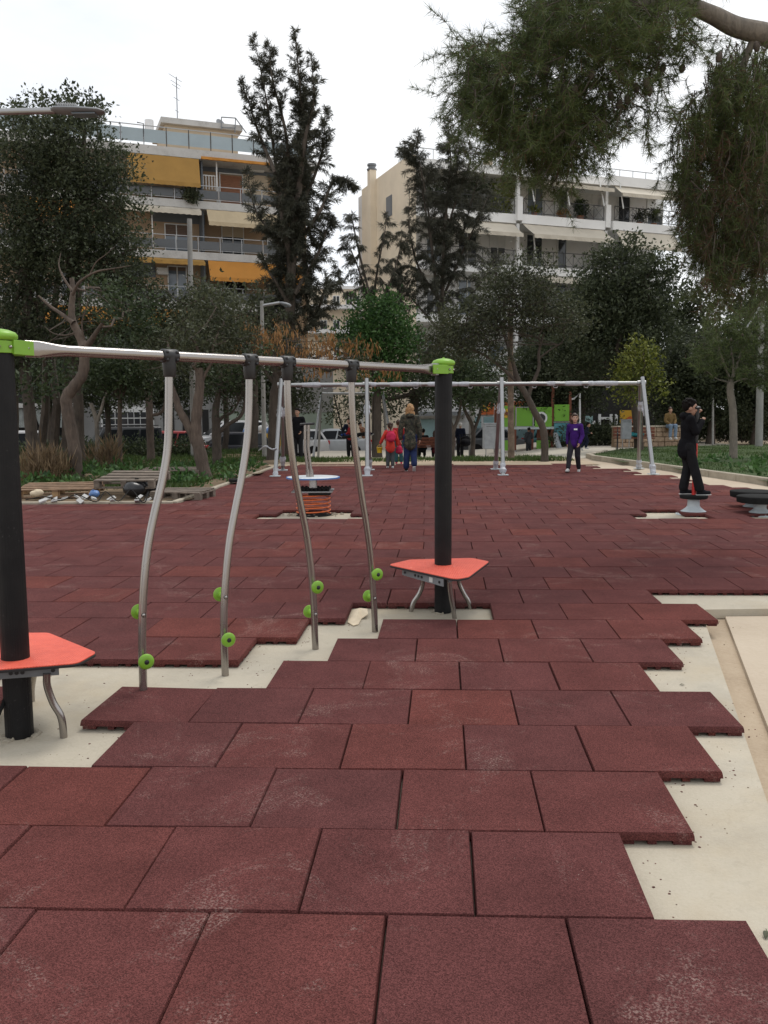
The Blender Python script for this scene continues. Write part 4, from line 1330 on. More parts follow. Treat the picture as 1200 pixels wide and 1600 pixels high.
L_ = [
    (stem + lp([(478, 200), (470, 150), (461, 45)], Y, 0.3), (2.2, 1.5, 0.35, 0.22)),
    (lp([(455, 420), (440, 330), (430, 250), (415, 150), (396, 55)], Y), (0.8, 0.85, 0.35, 0.05)),
    (lp([(460, 360), (455, 280), (445, 200), (425, 120), (420, 66)], Y), (0.8, 0.85, 0.32, 0.05)),
    (lp([(465, 320), (476, 220), (490, 160), (486, 84)], Y), (0.8, 0.8, 0.35, 0.1)),
    (lp([(430, 270), (405, 210), (392, 170), (376, 125)], Y), (0.5, 0.6, 0.3, 0.1)),
    (lp([(470, 330), (500, 250), (506, 215), (508, 168)], Y), (0.5, 0.55, 0.3, 0.25)),
    (lp([(465, 380), (500, 330), (520, 285), (540, 280), (550, 295)], Y), (0.6, 0.75, 0.4, 0.1)),
    (lp([(462, 420), (430, 370), (400, 330), (385, 265)], Y), (0.6, 0.8, 0.35, 0.15)),
    (lp([(460, 460), (495, 400), (510, 360), (520, 345)], Y), (0.6, 0.9, 0.4, 0.1)),
    (lp([(455, 480), (430, 440), (418, 420), (410, 400)], Y), (0.6, 0.8, 0.4, 0.1)),
    (lp([(455, 540), (490, 500), (505, 460), (512, 440)], Y), (0.6, 1.0, 0.5, 0.1)),
    (lp([(453, 560), (425, 510), (415, 480)], Y), (0.6, 0.9, 0.5, 0.1)),
    (lp([(448, 240), (462, 260), (470, 280), (455, 330)], Y), (0.5, 1.1, 0.9, 0.0)),
    (lp([(480, 300), (470, 360), (478, 420), (480, 500)], Y), (0.5, 1.1, 0.9, 0.0)),
    (lp([(440, 300), (445, 380), (440, 440), (445, 500)], Y), (0.5, 1.0, 0.9, 0.0)),
]
feather_tree('cypress_tree', 'tall ragged conifer with several spiky leaders in front of the beige block', b0, L_, 'casu', per=84, step=0.085, droop=0.22, up=0.8, needle=0.20, width=0.022, r0=0.13, gap=0.05)
# sparse one in the gap
Y = 36
b0 = at(585, 700, Y); b0.z = zt(b0.x, Y) - 0.1
L_ = [([b0] + lp([(584, 560), (578, 480), (560, 420), (540, 370)], Y, .2), (1.3, 0.9, 0.5, 0.55)),
      (lp([(582, 480), (590, 420), (600, 370), (605, 330)], Y), (0.7, 0.9, 0.4, 0.1)),
      (lp([(580, 470), (560, 390), (552, 350), (548, 335)], Y), (0.6, 0.9, 0.4, 0.25)),
      (lp([(584, 490), (610, 440), (625, 390), (628, 360)], Y), (0.7, 1.0, 0.5, 0.1)),
      (lp([(580, 500), (545, 470), (530, 440), (528, 410)], Y), (0.5, 0.9, 0.4, 0.3)),
      (lp([(590, 500), (620, 470), (640, 440), (645, 420)], Y), (0.6, 1.0, 0.5, 0.1))]
feather_tree('casuarina_tree', 'sparse drooping casuarina with gaps of sky between the two apartment blocks', b0, L_, 'casu', per=64, step=0.12, droop=0.7, up=0.5, needle=0.24, width=0.022, r0=0.08, gap=0.2)
# wide casuarina before the right block
Y = 37
b0 = at(690, 700, Y); b0.z = zt(b0.x, Y) - 0.1
L_ = [([b0] + lp([(690, 560), (692, 420), (698, 320), (704, 250), (700, 185)], Y, .2), (1.5, 1.6, 0.4, 0.30)),
      (lp([(688, 500), (676, 400), (668, 320), (655, 250), (650, 205)], Y), (0.8, 1.3, 0.4, 0.1)),
      (lp([(690, 450), (700, 360), (720, 290), (735, 250), (732, 225)], Y), (0.7, 1.2, 0.4, 0.1)),
      (lp([(690, 470), (720, 400), (748, 340), (765, 300)], Y), (0.7, 1.3, 0.6, 0.15)),
      (lp([(688, 470), (655, 420), (640, 360), (640, 300)], Y), (0.7, 1.2, 0.5, 0.15)),
      (lp([(690, 520), (655, 480), (632, 450), (620, 420)], Y), (0.6, 1.2, 0.6, 0.2)),
      (lp([(692, 520), (730, 470), (760, 430), (775, 400)], Y), (0.6, 1.2, 0.6, 0.2)),
      (lp([(676, 400), (655, 270), (640, 240), (630, 232)], Y), (0.4, 0.7, 0.4, 0.3)),
      (lp([(700, 300), (715, 260), (705, 215)], Y), (0.4, 0.7, 0.4, 0.1)),
      (lp([(680, 380), (665, 300), (675, 260)], Y), (0.5, 1.1, 0.6, 0.0)),
      (lp([(720, 380), (735, 320), (750, 270)], Y), (0.5, 1.0, 0.6, 0.0)),
      (lp([(690, 560), (650, 540), (625, 500)], Y), (0.5, 1.3, 0.8, 0.1)),
      (lp([(690, 540), (740, 500), (770, 480)], Y), (0.5, 1.3, 0.8, 0.1))]
feather_tree('casuarina_tree', 'wide hazy brown green casuarina covering the left part of the white block', b0, L_, 'casu', per=84, step=0.11, droop=0.35, up=0.7, needle=0.22, width=0.019, r0=0.085, gap=0.1)

# ------------------------------------------------ round crowned trees in the middle
Y = 34
b0 = at(590, 705, Y); b0.z = zt(b0.x, Y) - 0.05
tree('citrus_tree', 'round fresh green tree left of the right black post', b0, [([b0, at(590, 640, Y), at(590, 590, Y)], 0.16, 0.12)],
     [blob(590, 520, Y, 55, 50), blob(560, 540, Y, 40, 40), blob(620, 540, Y, 40, 42), blob(592, 490, Y, 40, 34), blob(590, 585, Y, 55, 28)], 'fresh', 0.12, 0.5, 30, 0.88, 0.42, BARK, None, twigs=30)
Y = 38
b0 = at(648, 700, Y); b0.z = zt(b0.x, Y) - 0.05
tree('oak_tree', 'low dark tree with a brown trunk behind the woman in camouflage', b0, [([b0, at(647, 650, Y), at(650, 600, Y)], 0.22, 0.16)],
     [blob(640, 600, Y, 45, 38), blob(590, 630, Y, 40, 30), blob(670, 615, Y, 35, 35), blob(540, 640, Y, 35, 28)], 'oak', 0.12, 0.55, 24, 0.82, 0.42, BARK, None, twigs=40)
for q, (x0, x1, lab, Yq) in enumerate(((738, 735, 'small tree with several thin dark stems right of the right black post', 36), (706, 712, 'thin stemmed tree half hidden behind the right black post', 34))):
    b0 = at(x0, 706, Yq); b0.z = zt(b0.x, Yq) - 0.05
    tk = [([b0, at(x0 + 1, 670, Yq), at(x0 - 12, 640, Yq), at(x0 - 18, 610, Yq)], 0.10, 0.05), ([at(x0, 680, Yq), at(x0 + 12, 645, Yq), at(x0 + 14, 610, Yq)], 0.08, 0.04)]
    tree('oak_tree', lab, b0, tk, [blob(x1, 600, Yq, 48, 38), blob(x1 - 15, 575, Yq, 50, 30), blob(x1 + 30, 610, Yq, 34, 30)], 'carob', 0.12, 0.5, 24, 0.82, 0.4, BARK, 'dark trees behind the swing', twigs=30)
# carob in front of the playhouse
Y = 23.6
t = grounded(trunk_px([(851, 722), (851, 690), (847, 665), (836, 645), (824, 620), (812, 600), (806, 585)], Y))
t2 = trunk_px([(824, 622), (832, 600), (842, 575), (842, 550), (850, 520)], Y)
t3 = trunk_px([(812, 602), (790, 580), (765, 560), (735, 545), (700, 540)], Y)
t4 = trunk_px([(806, 585), (800, 560), (790, 530), (780, 500)], Y)
t5 = trunk_px([(842, 560), (862, 545), (880, 535)], Y)
tree('carob_tree', 'leaning dark trunked carob tree growing through the long swing frame', t[0], [(t, 0.105, 0.075), (t2, 0.06, 0.03), (t3, 0.05, 0.02), (t4, 0.06, 0.025), (t5, 0.03, 0.015)],
     [blob(730, 510, Y, 62, 42), blob(690, 545, Y, 42, 32), blob(790, 480, Y, 55, 45), blob(850, 480, Y, 50, 42), blob(820, 430, Y, 50, 38), blob(760, 550, Y, 40, 26), blob(895, 500, Y, 34, 36), blob(775, 435, Y, 28, 28)],
     'olive', 0.076, 0.40, 34, 0.80, 0.36, BARK, None, twigs=70)
Y = 33
b0 = at(998, 700, Y); b0.z = zt(b0.x, Y) - 0.05
tree('oak_tree', 'broad round grey green oak right of the carob and below the white balconies', b0, [([b0, at(992, 640, Y), at(975, 560, Y)], 0.15, 0.12)],
     [blob(965, 440, Y, 62, 55), blob(925, 480, Y, 50, 60), blob(1010, 470, Y, 55, 65), blob(965, 530, Y, 85, 55), blob(900, 560, Y, 50, 45), blob(1030, 420, Y, 30, 35), blob(970, 395, Y, 38, 26)], 'oak', 0.12, 0.52, 28, 0.88, 0.42, BARK, None, twigs=60)
Y = 41
for px, lab in ((905, 'dark tree mass behind the playhouse roof poles'), (1055, 'dark tree behind the boy'), (1110, 'dark tree left of the small pine'), (1180, 'dark tree behind the grey pole at the right edge'), (850, 'dark tree behind the leaning carob trunk')):
    b0 = at(px, 680, Y); b0.z = zt(b0.x, Y) - 0.1
    tree('evergreen_tree', lab, b0, [([b0, at(px + 4, 640, Y), at(px, 590, Y)], 0.2, 0.15)],
         [blob(px, 600, Y, 52, 48), blob(px - 25, 575, Y, 45, 45), blob(px + 28, 560, Y, 45, 50)] + ([] if px == 905 else [blob(px, 640, Y, 50, 30)]), 'oak', 0.14, 0.6, 26, 0.92, 0.46, BARK, 'dark trees along the far side of the park', twigs=30)
Y = 30
b0 = at(1003, 690, Y); b0.z = zt(b0.x, Y) - 0.05
tree('young_tree', 'small yellow green leafy tree behind the right end of the swing frame', b0, [([b0, at(1002, 640, Y), at(1005, 600, Y)], 0.07, 0.05)],
     [blob(1005, 560, Y, 36, 32), blob(990, 590, Y, 32, 30), blob(1022, 595, Y, 26, 26), blob(985, 615, Y, 28, 18)], 'yellow', 0.11, 0.42, 22, 0.85, 0.34, BARKB, None, twigs=25)

# ------------------------------------------------ the pine that hangs into the picture from the upper right
def pine(name, label, base, trunks, sprays, per=15, needle=0.10, width=0.0045, cones=(), kind='pine', brown=0.0, up=0.0, tuft_step=0.07):
    root = thing(name, label, 'tree', base)
    mb = MB()
    for pts, r0, r1 in trunks:
        sp_ = smoothpath(pts, 6); k = len(sp_) - 1
        mb.tube(sp_, [r0 + (r1 - r0) * i / k for i in range(k + 1)], 10, False)
    mb.build('trunk', BARKG, root, world=True, smooth=True)
    tw = MB()
    T_, TD, TB = [], [], []
    for (st, en, wob, br) in sprays:
        st, en = Vector(st), Vector(en)
        L = (en - st).length
        n = max(3, int(L / 0.16))
        pts = [st]
        for i in range(1, n + 1):
            t = i / n
            pts.append(st.lerp(en, t) + Vector((random.uniform(-1, 1), random.uniform(-1, 1), random.uniform(-1, 1))) * wob * 0.16)
        tw.tube(pts, [0.0042 * (1 - 0.75 * i / n) + 0.0012 for i in range(n + 1)], 4, False)
        for i in range(n):
            seg = pts[i + 1] - pts[i]
            m_ = max(1, int(seg.length / tuft_step))
            for j in range(m_):
                p = pts[i] + seg * (j / m_)
                if i / n < 0.12 and random.random() < 0.6: continue
                T_.append(p); TD.append(seg.normalized()); TB.append(br)
                if random.random() < 0.30:
                    sd = Vector((random.uniform(-1, 1), random.uniform(-1, 1), random.uniform(-0.9, 0.4))).normalized()
                    ll = random.uniform(0.10, 0.30)
                    q = p + (sd + seg.normalized() * 0.6).normalized() * ll
                    tw.tube([p, q], [0.002, 0.001], 3, False)
                    for z in range(int(ll / 0.06) + 1):
                        T_.append(p.lerp(q, (z + 1) / (int(ll / 0.06) + 1))); TD.append((q - p).normalized()); TB.append(br)
    tag(tw.build('twig', BARK, root, world=True), kind='stuff')
    T_ = np.array([tuple(p) for p in T_]); TD = np.array([tuple(d) for d in TD]); TB = np.array(TB)
    idx = np.repeat(np.arange(len(T_)), per)
    n = len(idx)
    D = unit(rand_dirs(n) + TD[idx] * 0.75 + np.array([0, 0, up]))
    S = unit(np.cross(D, rand_dirs(n)))
    L = needle * rng.uniform(0.55, 1.25, n)
    W = np.full(n, width)
    P = T_[idx] + rand_dirs(n) * 0.01
    isb = rng.uniform(size=n) < TB[idx]
    for sel, kd, nm in ((~isb, kind, 'needles'), (isb, 'pinebrown', 'dry_needles')):
        if sel.sum() > 10:
            link(nm, leaf_mesh(nm, P[sel] - np.array(base), D[sel], S[sel], L[sel], W[sel], LEAF[kd], True), root)
    for c in cones:
        c = Vector(c)
        MB().lathe([(0.004, 0.045), (0.02, 0.03), (0.03, 0.005), (0.032, -0.015), (0.022, -0.04), (0.006, -0.055)], c, (random.uniform(-.3, .3), random.uniform(-.3, .3), 1), 9).build('cone', BARK, root, world=True)
    return root
YP = 9.0
base = Vector((6.6, YP + 0.8, zt(6.6, YP) - 0.05))
tk = [([base, Vector((6.4, YP + .7, 2.5)), at(1330, 230, YP + .4), at(1290, 130, YP + .2)], 0.22, 0.14),
      ([at(1290, 130, YP + .2), at(1240, 75, YP), at(1200, 55, YP), at(1150, 42, YP), at(1110, 22, YP), at(1060, 5, YP), at(1000, 10, YP + .2), at(930, 40, YP + .3), at(850, 70, YP + .4), at(770, 110, YP + .3)], 0.13, 0.02),
      ([at(1180, 55, YP), at(1160, 110, YP + .1), at(1150, 200, YP + .3), at(1140, 300, YP + .3)], 0.04, 0.015),
      ([at(1060, 5, YP), at(1000, -40, YP + .2), at(900, -60, YP + .4), at(800, -20, YP + .4)], 0.05, 0.02),
      ([at(1230, 80, YP), at(1220, 180, YP + .2), at(1200, 300, YP + .3), at(1190, 400, YP + .3)], 0.05, 0.02)]
sprays = []
def inside_poly(poly):
    f = inpoly(poly)
    xs = [p[0] for p in poly]; ys = [p[1] for p in poly]
    while True:
        x, y = random.uniform(min(xs), max(xs)), random.uniform(min(ys), max(ys))
        if f(x, y):
            return x, y
random.seed(21)
# left hanging mass: sprays run out and down
massA = [(735, 108), (752, 72), (805, 58), (838, 20), (862, -40), (1060, -40), (1075, 40), (1060, 90), (1040, 130), (1010, 150), (985, 190), (950, 215), (925, 200), (900, 235), (882, 268), (850, 262), (812, 215), (785, 205), (762, 185), (742, 145)]
for i in range(1050):
    x, y = inside_poly(massA)
    if (x > 930 and y > 105 and random.random() < 0.62) or (math.sin(x * .045 + 1) * math.sin(y * .06) > .55 and random.random() < .7): continue
    Yv = YP + random.uniform(-0.7, 1.1)
    a = at(x, y, Yv)
    lft = (1000 - x) / 310
    d = Vector((-0.55 * lft + random.uniform(-.45, .45), random.uniform(-.5, .5), -0.55 + random.uniform(-.45, .5) + (0.45 if y < 110 else 0)))
    sprays.append((a, a + d.normalized() * random.uniform(0.25, 0.6), 0.5, 0.06))
# fringe with thin outer twigs
for i in range(110):
    x, y = random.choice([(random.uniform(718, 810), random.uniform(60, 190)), (random.uniform(800, 920), random.uniform(170, 245)), (random.uniform(850, 1010), random.uniform(120, 200))])
    a = at(x, y, YP + random.uniform(-.4, .6))
    d = Vector((random.uniform(-.5, .2), random.uniform(-.3, .3), random.uniform(-.9, .3)))
    sprays.append((a, a + d.normalized() * random.uniform(0.25, 0.5), 0.4, 0.03))
# right hanging curtain: long drooping sprays
massB = [(1105, 95), (1140, 70), (1215, 60), (1215, 405), (1150, 415), (1105, 400), (1080, 385), (1072, 340), (1058, 280), (1045, 235), (1062, 190), (1088, 140)]
for i in range(700):
    x, y = inside_poly(massB)
    if x < 1120 and y < 210 and random.random() < .5: continue
    a = at(x, y - 10, YP + random.uniform(-0.5, 1.4))
    d = Vector((random.uniform(-.28, .2), random.uniform(-.25, .25), -1))
    br = 0.6 if (1085 < x < 1200 and y > 200 and random.random() < 0.42) else 0.08
    sprays.append((a, a + d.normalized() * random.uniform(0.25, 0.65), 0.45, br))
cones = [at(x, y, YP - 0.3 + random.uniform(-.2, .2)) for x, y in ((873, 138), (880, 140), (872, 150), (885, 165), (893, 162), (954, 149), (968, 162), (980, 154), (994, 136), (1010, 128), (1015, 141), (1036, 105), (970, 118), (1012, 66), (1031, 55), (1124, 88), (1182, 72), (838, 52), (851, 108), (846, 105), (898, 140), (884, 194), (860, 254), (924, 116), (1066, 106))]
pine('pine_tree', 'large pine reaching in from the upper right with a bare limb and hanging needle masses', base, tk, sprays, 15, 0.115, 0.0050, cones)
# young pine on the lawn
random.seed(5)
Y = 23.5
b0 = at(1146, 714, Y); b0.z = zt(b0.x, Y) + 0.02
tk = [([b0, at(1146, 680, Y), at(1145, 640, Y), at(1141, 612, Y), at(1142, 597, Y)], 0.11, 0.09),
      ([at(1142, 600, Y), at(1136, 580, Y), at(1125, 550, Y), at(1120, 525, Y)], 0.04, 0.012), ([at(1142, 600, Y), at(1150, 575, Y), at(1160, 545, Y), at(1175, 520, Y)], 0.04, 0.012),
      ([at(1142, 598, Y), at(1120, 592, Y), at(1105, 580, Y)], 0.025, 0.008), ([at(1142, 600, Y), at(1165, 592, Y), at(1190, 600, Y)], 0.025, 0.008), ([at(1142, 597, Y), at(1146, 570, Y), at(1140, 530, Y)], 0.03, 0.01)]
sprays = []
for px, py, rx, ry in ((1125, 540, 36, 45), (1160, 530, 40, 45), (1190, 560, 35, 40), (1110, 560, 22, 30), (1140, 505, 40, 25), (1195, 510, 25, 35), (1185, 590, 25, 16)):
    for i in range(46):
        a_ = random.uniform(0, 6.28); q = math.sqrt(random.random())
        a = at(px + rx * q * math.cos(a_), py + ry * q * math.sin(a_), Y + random.uniform(-0.8, 0.8))
        d = Vector((random.uniform(-1, 1), random.uniform(-1, 1), random.uniform(-0.5, 1.0))).normalized()
        sprays.append((a, a + d * random.uniform(0.3, 0.55), 0.4, 0.02))
pine('pine_tree', 'young pine with a thin leaning trunk on the lawn at the right', b0, tk, sprays, 10, 0.15, 0.012, [at(1172, 527, Y - .6), at(1142, 530, Y - .6), at(1143, 553, Y - .6), at(1160, 523, Y - .6)], tuft_step=0.10)
# trees farther left behind everything so the street front is broken up
Y = 31
for px, lab in ((20, 'dark tree behind the left black post'), (395, 'grey green tree under the orange awning'), (300, 'leafy tree in front of the low awnings of the beige block')):
    b0 = at(px, 700, Y); b0.z = zt(b0.x, Y) - 0.1
    tree('evergreen_tree', lab, b0, [([b0, at(px + 3, 640, Y), at(px, 560, Y)], 0.16, 0.12)],
         [blob(px, 520, Y, 52, 45), blob(px - 25, 560, Y, 45, 40), blob(px + 28, 550, Y, 45, 40), blob(px + 5, 480, Y, 34, 30)], 'olive' if px > 100 else 'oak', 0.115, 0.5, 22, 0.72, 0.42, BARK, 'trees along the street on the left', twigs=50)

for px, Yq, py, lab in ((75, 29, 600, 'dark low tree left of the twisted trunk'), (262, 30, 610, 'dark low tree behind the forked trunk'), (350, 31.5, 585, 'dark low tree behind the curved limb'), (165, 30.5, 610, 'dark low tree behind the slim forked young tree'), (430, 33, 615, 'dark low tree behind the lamp post')):
    b0 = at(px, 700, Yq); b0.z = zt(b0.x, Yq) - 0.1
    tree('evergreen_tree', lab, b0, [([b0, at(px + 4, 665, Yq), at(px, py, Yq)], 0.12, 0.08)],
         [blob(px, py + 6, Yq, 50, 36), blob(px - 32, py - 6, Yq, 38, 32), blob(px + 32, py - 2, Yq, 38, 32), blob(px, py - 50, Yq, 50, 34)], 'oak', 0.10, 0.46, 26, 0.85, 0.4, BARK, 'low dark trees before the street', twigs=20)
# ------------------------------------------------ hedges, shrubs, grass
shrub('dry_shrub', 'straw brown dried shrub beside the left black post', [blob(62, 745, 17.5, 30, 32), blob(85, 735, 18, 22, 26)], 'dry', 0.24, 0.24, 26, 0.2, up=2.4, slim=0.16)
shrub('dry_shrub', 'rusty dried bush between the young tree and the stake trunk', [blob(172, 715, 21, 16, 22), blob(155, 722, 21, 14, 18)], 'dry', 0.22, 0.24, 22, 0.2, up=2.0, slim=0.16)
shrub('shrub', 'green shrub behind the dried shrub at the left', [blob(95, 735, 18.8, 20, 24)], 'hedge', 0.07, 0.24, 22, 0.2)
for x0, lab in ((40, 'hedge bush left of the dark oak trunks'), (95, 'hedge bush between the dark oak trunks'), (150, 'hedge bush before the black jeep'), (205, 'hedge bush before the red car'), (250, 'dark hedge bush behind the first hanging pole'), (285, 'hedge bush left of the forked trunk')):
    shrub('hedge_bush', lab, [blob(x0, 709, 27.0, 36, 22), blob(x0 + 24, 712, 26.6, 28, 18)], 'hedge', 0.09, 0.30, 24, 0.26, 'hedge between the bed and the street')
for x0, lab in ((880, 'dark clipped hedge section right of the girl'), (915, 'dark clipped hedge section below the white letters'), (950, 'dark clipped hedge section left of the grey bin'),):
    b = blob(x0, 685, 40, 26, 20)
    shrub('hedge', lab, [b, (b[0] + .3, b[1] + .4, b[2] + .2, b[3], b[4], b[5])], 'oak', 0.10, 0.36, 30, 0.3, 'dark hedge behind the plaza', 'hedge')
for x0, lab in ((1060, 'hedge section behind the boy'), (1110, 'hedge section left of the young pine'), (1165, 'hedge section at the right end of the lawn')):
    b = blob(x0, 665, 43, 34, 22)
    shrub('hedge', lab, [b, (b[0] + .8, b[1] + .3, b[2], b[3], b[4], b[5])], 'oak', 0.11, 0.40, 28, 0.34, 'dark hedge beyond the lawn', 'hedge')
def grass(name, xr, yr, inside, n, h, m, dens=None):
    xs = rng.uniform(*xr, n); ys = rng.uniform(*yr, n)
    keep = np.array([inside(x, y) for x, y in zip(xs, ys)])
    nz = np.sin(xs * 2.1 + np.sin(ys * 1.3) * 2) * np.sin(ys * 1.7 + np.sin(xs * 0.9) * 2)
    keep &= rng.uniform(-1, 1, n) < (nz + 0.75 if dens is None else dens + nz * 0.8)
    xs, ys, nz = xs[keep], ys[keep], nz[keep]
    P = np.stack([xs, ys, [zt(x, y) + 0.01 for x, y in zip(xs, ys)]], 1)
    k = len(P)
    D = unit(rand_dirs(k) * 0.6 + np.array([0, 0, 1.0]))
    S = unit(np.cross(D, rand_dirs(k)))
    L = h * rng.uniform(0.4, 1.3, k) * (1 + 0.4 * nz)
    o = link(name, leaf_mesh(name, P, D, S, L, 0.016 * rng.uniform(0.8, 1.6, k) * 1.3, m, True))
    return tag(o, kind='stuff')
lf, bf = inpoly(LAWN), inpoly(BED)
grass('lawn_grass', (5.5, 24), (12, 41), lf, 210000, 0.105, LEAF['grass'])
grass('bed_grass', (-13, -2.6), (15.2, 31.5), lambda x, y: bf(x, y) and x < -3.55 + (y - 15) * 0.03, 150000, 0.115, LEAF['grass'], -0.25)
grass('verge_grass', (-3, 5.2), (23.6, 25.6), lambda x, y: True, 16000, 0.10, LEAF['grass'], -0.1)
# leafy weeds on bed and lawn
C = []
for i in range(90):
    x, y = random.uniform(-7, -3), random.uniform(16, 22); C.append((x, y, 0.10))
for i in range(70):
    x, y = random.uniform(7.2, 11), random.uniform(16, 22)
    if lf(x, y): C.append((x, y, 0.16))
P, D, S, L, W = clump_leaves(np.array(C), 0.2, 26, 0.10, 0.6, 0.5)
tag(link('weeds', leaf_mesh('weeds', P, D, S, L, W, LEAF['fresh'])), kind='stuff')

# the far wood that closes the view on the right, one mass
wb_ = []
for i in range(46):
    x = 8 + i * 1.3 + random.uniform(-.5, .5); y = 50 + random.uniform(-2, 4) + max(0, (x - 30)) * 0.1
    for z in (0.6, 2.4, 4.4, 6.6):
        wb_.append((x, y + random.uniform(-1, 1), z + random.uniform(-.5, .5), 1.5, 1.3, 1.5 if z < 6 else random.uniform(1, 2.2)))
C = blob_clumps(wb_, 1.0, 0.92, 0.45)
P, D, S, L, W = clump_leaves(C, 0.6, 26, 0.24, 0.2)
tag(link('woods', leaf_mesh('woods', P, D, S, L, W, LEAF['oak'])), kind='stuff')

# ================================================================== PLAY FRAME IN FRONT
ZS = -0.05
PL = on_z(31, 1150, ZS); PR = on_z(692, 957, ZS)
pf = thing('play_frame', 'play frame of two black posts with green caps and four hanging bent steel poles', 'climbing frame', (PL.x, PL.y, ZS))
beam_dir = (PR - PL).normalized(); beam_n = Vector((beam_dir.y, -beam_dir.x, 0))
def bp(px, py):
    return on_plane(px, py, PL, beam_n)
def post(base, ztop, rad):
    mb = MB(); ns = 64
    prof = [(rad, 0), (rad, ztop - base.z)]
    vs, fs = [], []
    for h in (0, ztop - base.z):
        for k in range(ns):
            a = 2 * math.pi * k / ns
            rr = rad * (1 - (0.012 if k % 4 == 0 else 0))
            vs.append(base + Vector((rr * math.cos(a), rr * math.sin(a), h)))
    fs = [(k, (k + 1) % ns, ns + (k + 1) % ns, ns + k) for k in range(ns)] + [tuple(range(2 * ns - 1, ns - 1, -1))[::-1]]
    mb.add(vs, fs)
    return mb.build('post', M['post'], pf, world=True)
zL = bp(20, 545).z; zR = bp(693, 572).z
zB = (zL + zR) / 2
zB = 1.685
RP = 0.061
for base, sgn in ((PL, 1), (PR, -1)):
    po = post(base, zB + 0.025, RP)
    top = Vector((base.x, base.y, zB + 0.018))
    cap = MB().lathe([(RP * 0.95, 0.0), (RP * 0.97, 0.012), (RP + 0.012, 0.012), (RP + 0.020, 0.022), (RP + 0.020, 0.034), (RP + 0.010, 0.046), (0.045, 0.056), (0.02, 0.0605), (0.008, 0.061), (0.007, 0.068), (0.0, 0.070)], top, n=40)
    cap.build('cap', M['green'], po, world=True, smooth=True)
    col = MB()
    c0 = Vector((base.x, base.y, zB))
    col.lathe([(RP + 0.001, -0.026), (RP + 0.009, -0.026), (RP + 0.009, 0.026), (RP + 0.001, 0.026)], c0, n=36)
    d = beam_dir * sgn
    col.bar(c0 + d * (RP * 0.55) + beam_n * (RP + 0.004), c0 + d * (RP + 0.085) + beam_n * 0.020, 0.012, 0.062)
    col.bar(c0 + d * (RP * 0.55) - beam_n * (RP + 0.004), c0 + d * (RP + 0.085) - beam_n * 0.020, 0.012, 0.062)
    co = col.build('collar', M['green'], po, world=True, bevel=0.002)
    for q in (0.045, 0.075):
        b0 = c0 + d * (RP + q - 0.02) + beam_n * (0.052 - q * 0.25)
        MB().lathe([(0.008, 0), (0.008, 0.004), (0.005, 0.009), (0, 0.010)], b0 - beam_n * 0.004, beam_n, n=12).build('bolt', M['steel'], po, world=True, smooth=True)
    for q in (-0.03, 0.02):
        b0 = c0 + d * q + beam_n * (math.sqrt((RP + 0.009) ** 2 - q * q))
        MB().lathe([(0.008, 0), (0.008, 0.004), (0.005, 0.009), (0, 0.010)], b0, beam_n, n=12).build('bolt', M['steel'], po, world=True, smooth=True)
A0 = Vector((PL.x, PL.y, zB)) + beam_dir * (RP + 0.06)
A1 = Vector((PR.x, PR.y, zB)) - beam_dir * (RP + 0.025)
LB = (A1 - A0).length
bpts, brs, bfl = [], [], []
for t, fa, fb in ((0, 0.28, 1.5), (0.06, 0.30, 1.5), (0.10, 0.55, 1.35), (0.15, 0.85, 1.12), (0.20, 1, 1), (LB * 0.5, 1, 1), (LB - 0.20, 1, 1), (LB - 0.15, 0.85, 1.12), (LB - 0.10, 0.55, 1.35), (LB - 0.06, 0.3, 1.5), (LB, 0.28, 1.5)):
    bpts.append(A0 + beam_dir * t); brs.append(0.0245); bfl.append((fa, fb))
MB().tube(bpts, brs, 20, True, bfl).build('beam', M['steel'], pf, world=True, smooth=True)
MB().box(A1 - beam_dir * 0.012, (0.03, 0.05, 0.082), Matrix.Rotation(math.atan2(beam_dir.y, beam_dir.x), 3, 'Z')).build('end_bracket', M['galv'], pf, world=True, bevel=0.003)

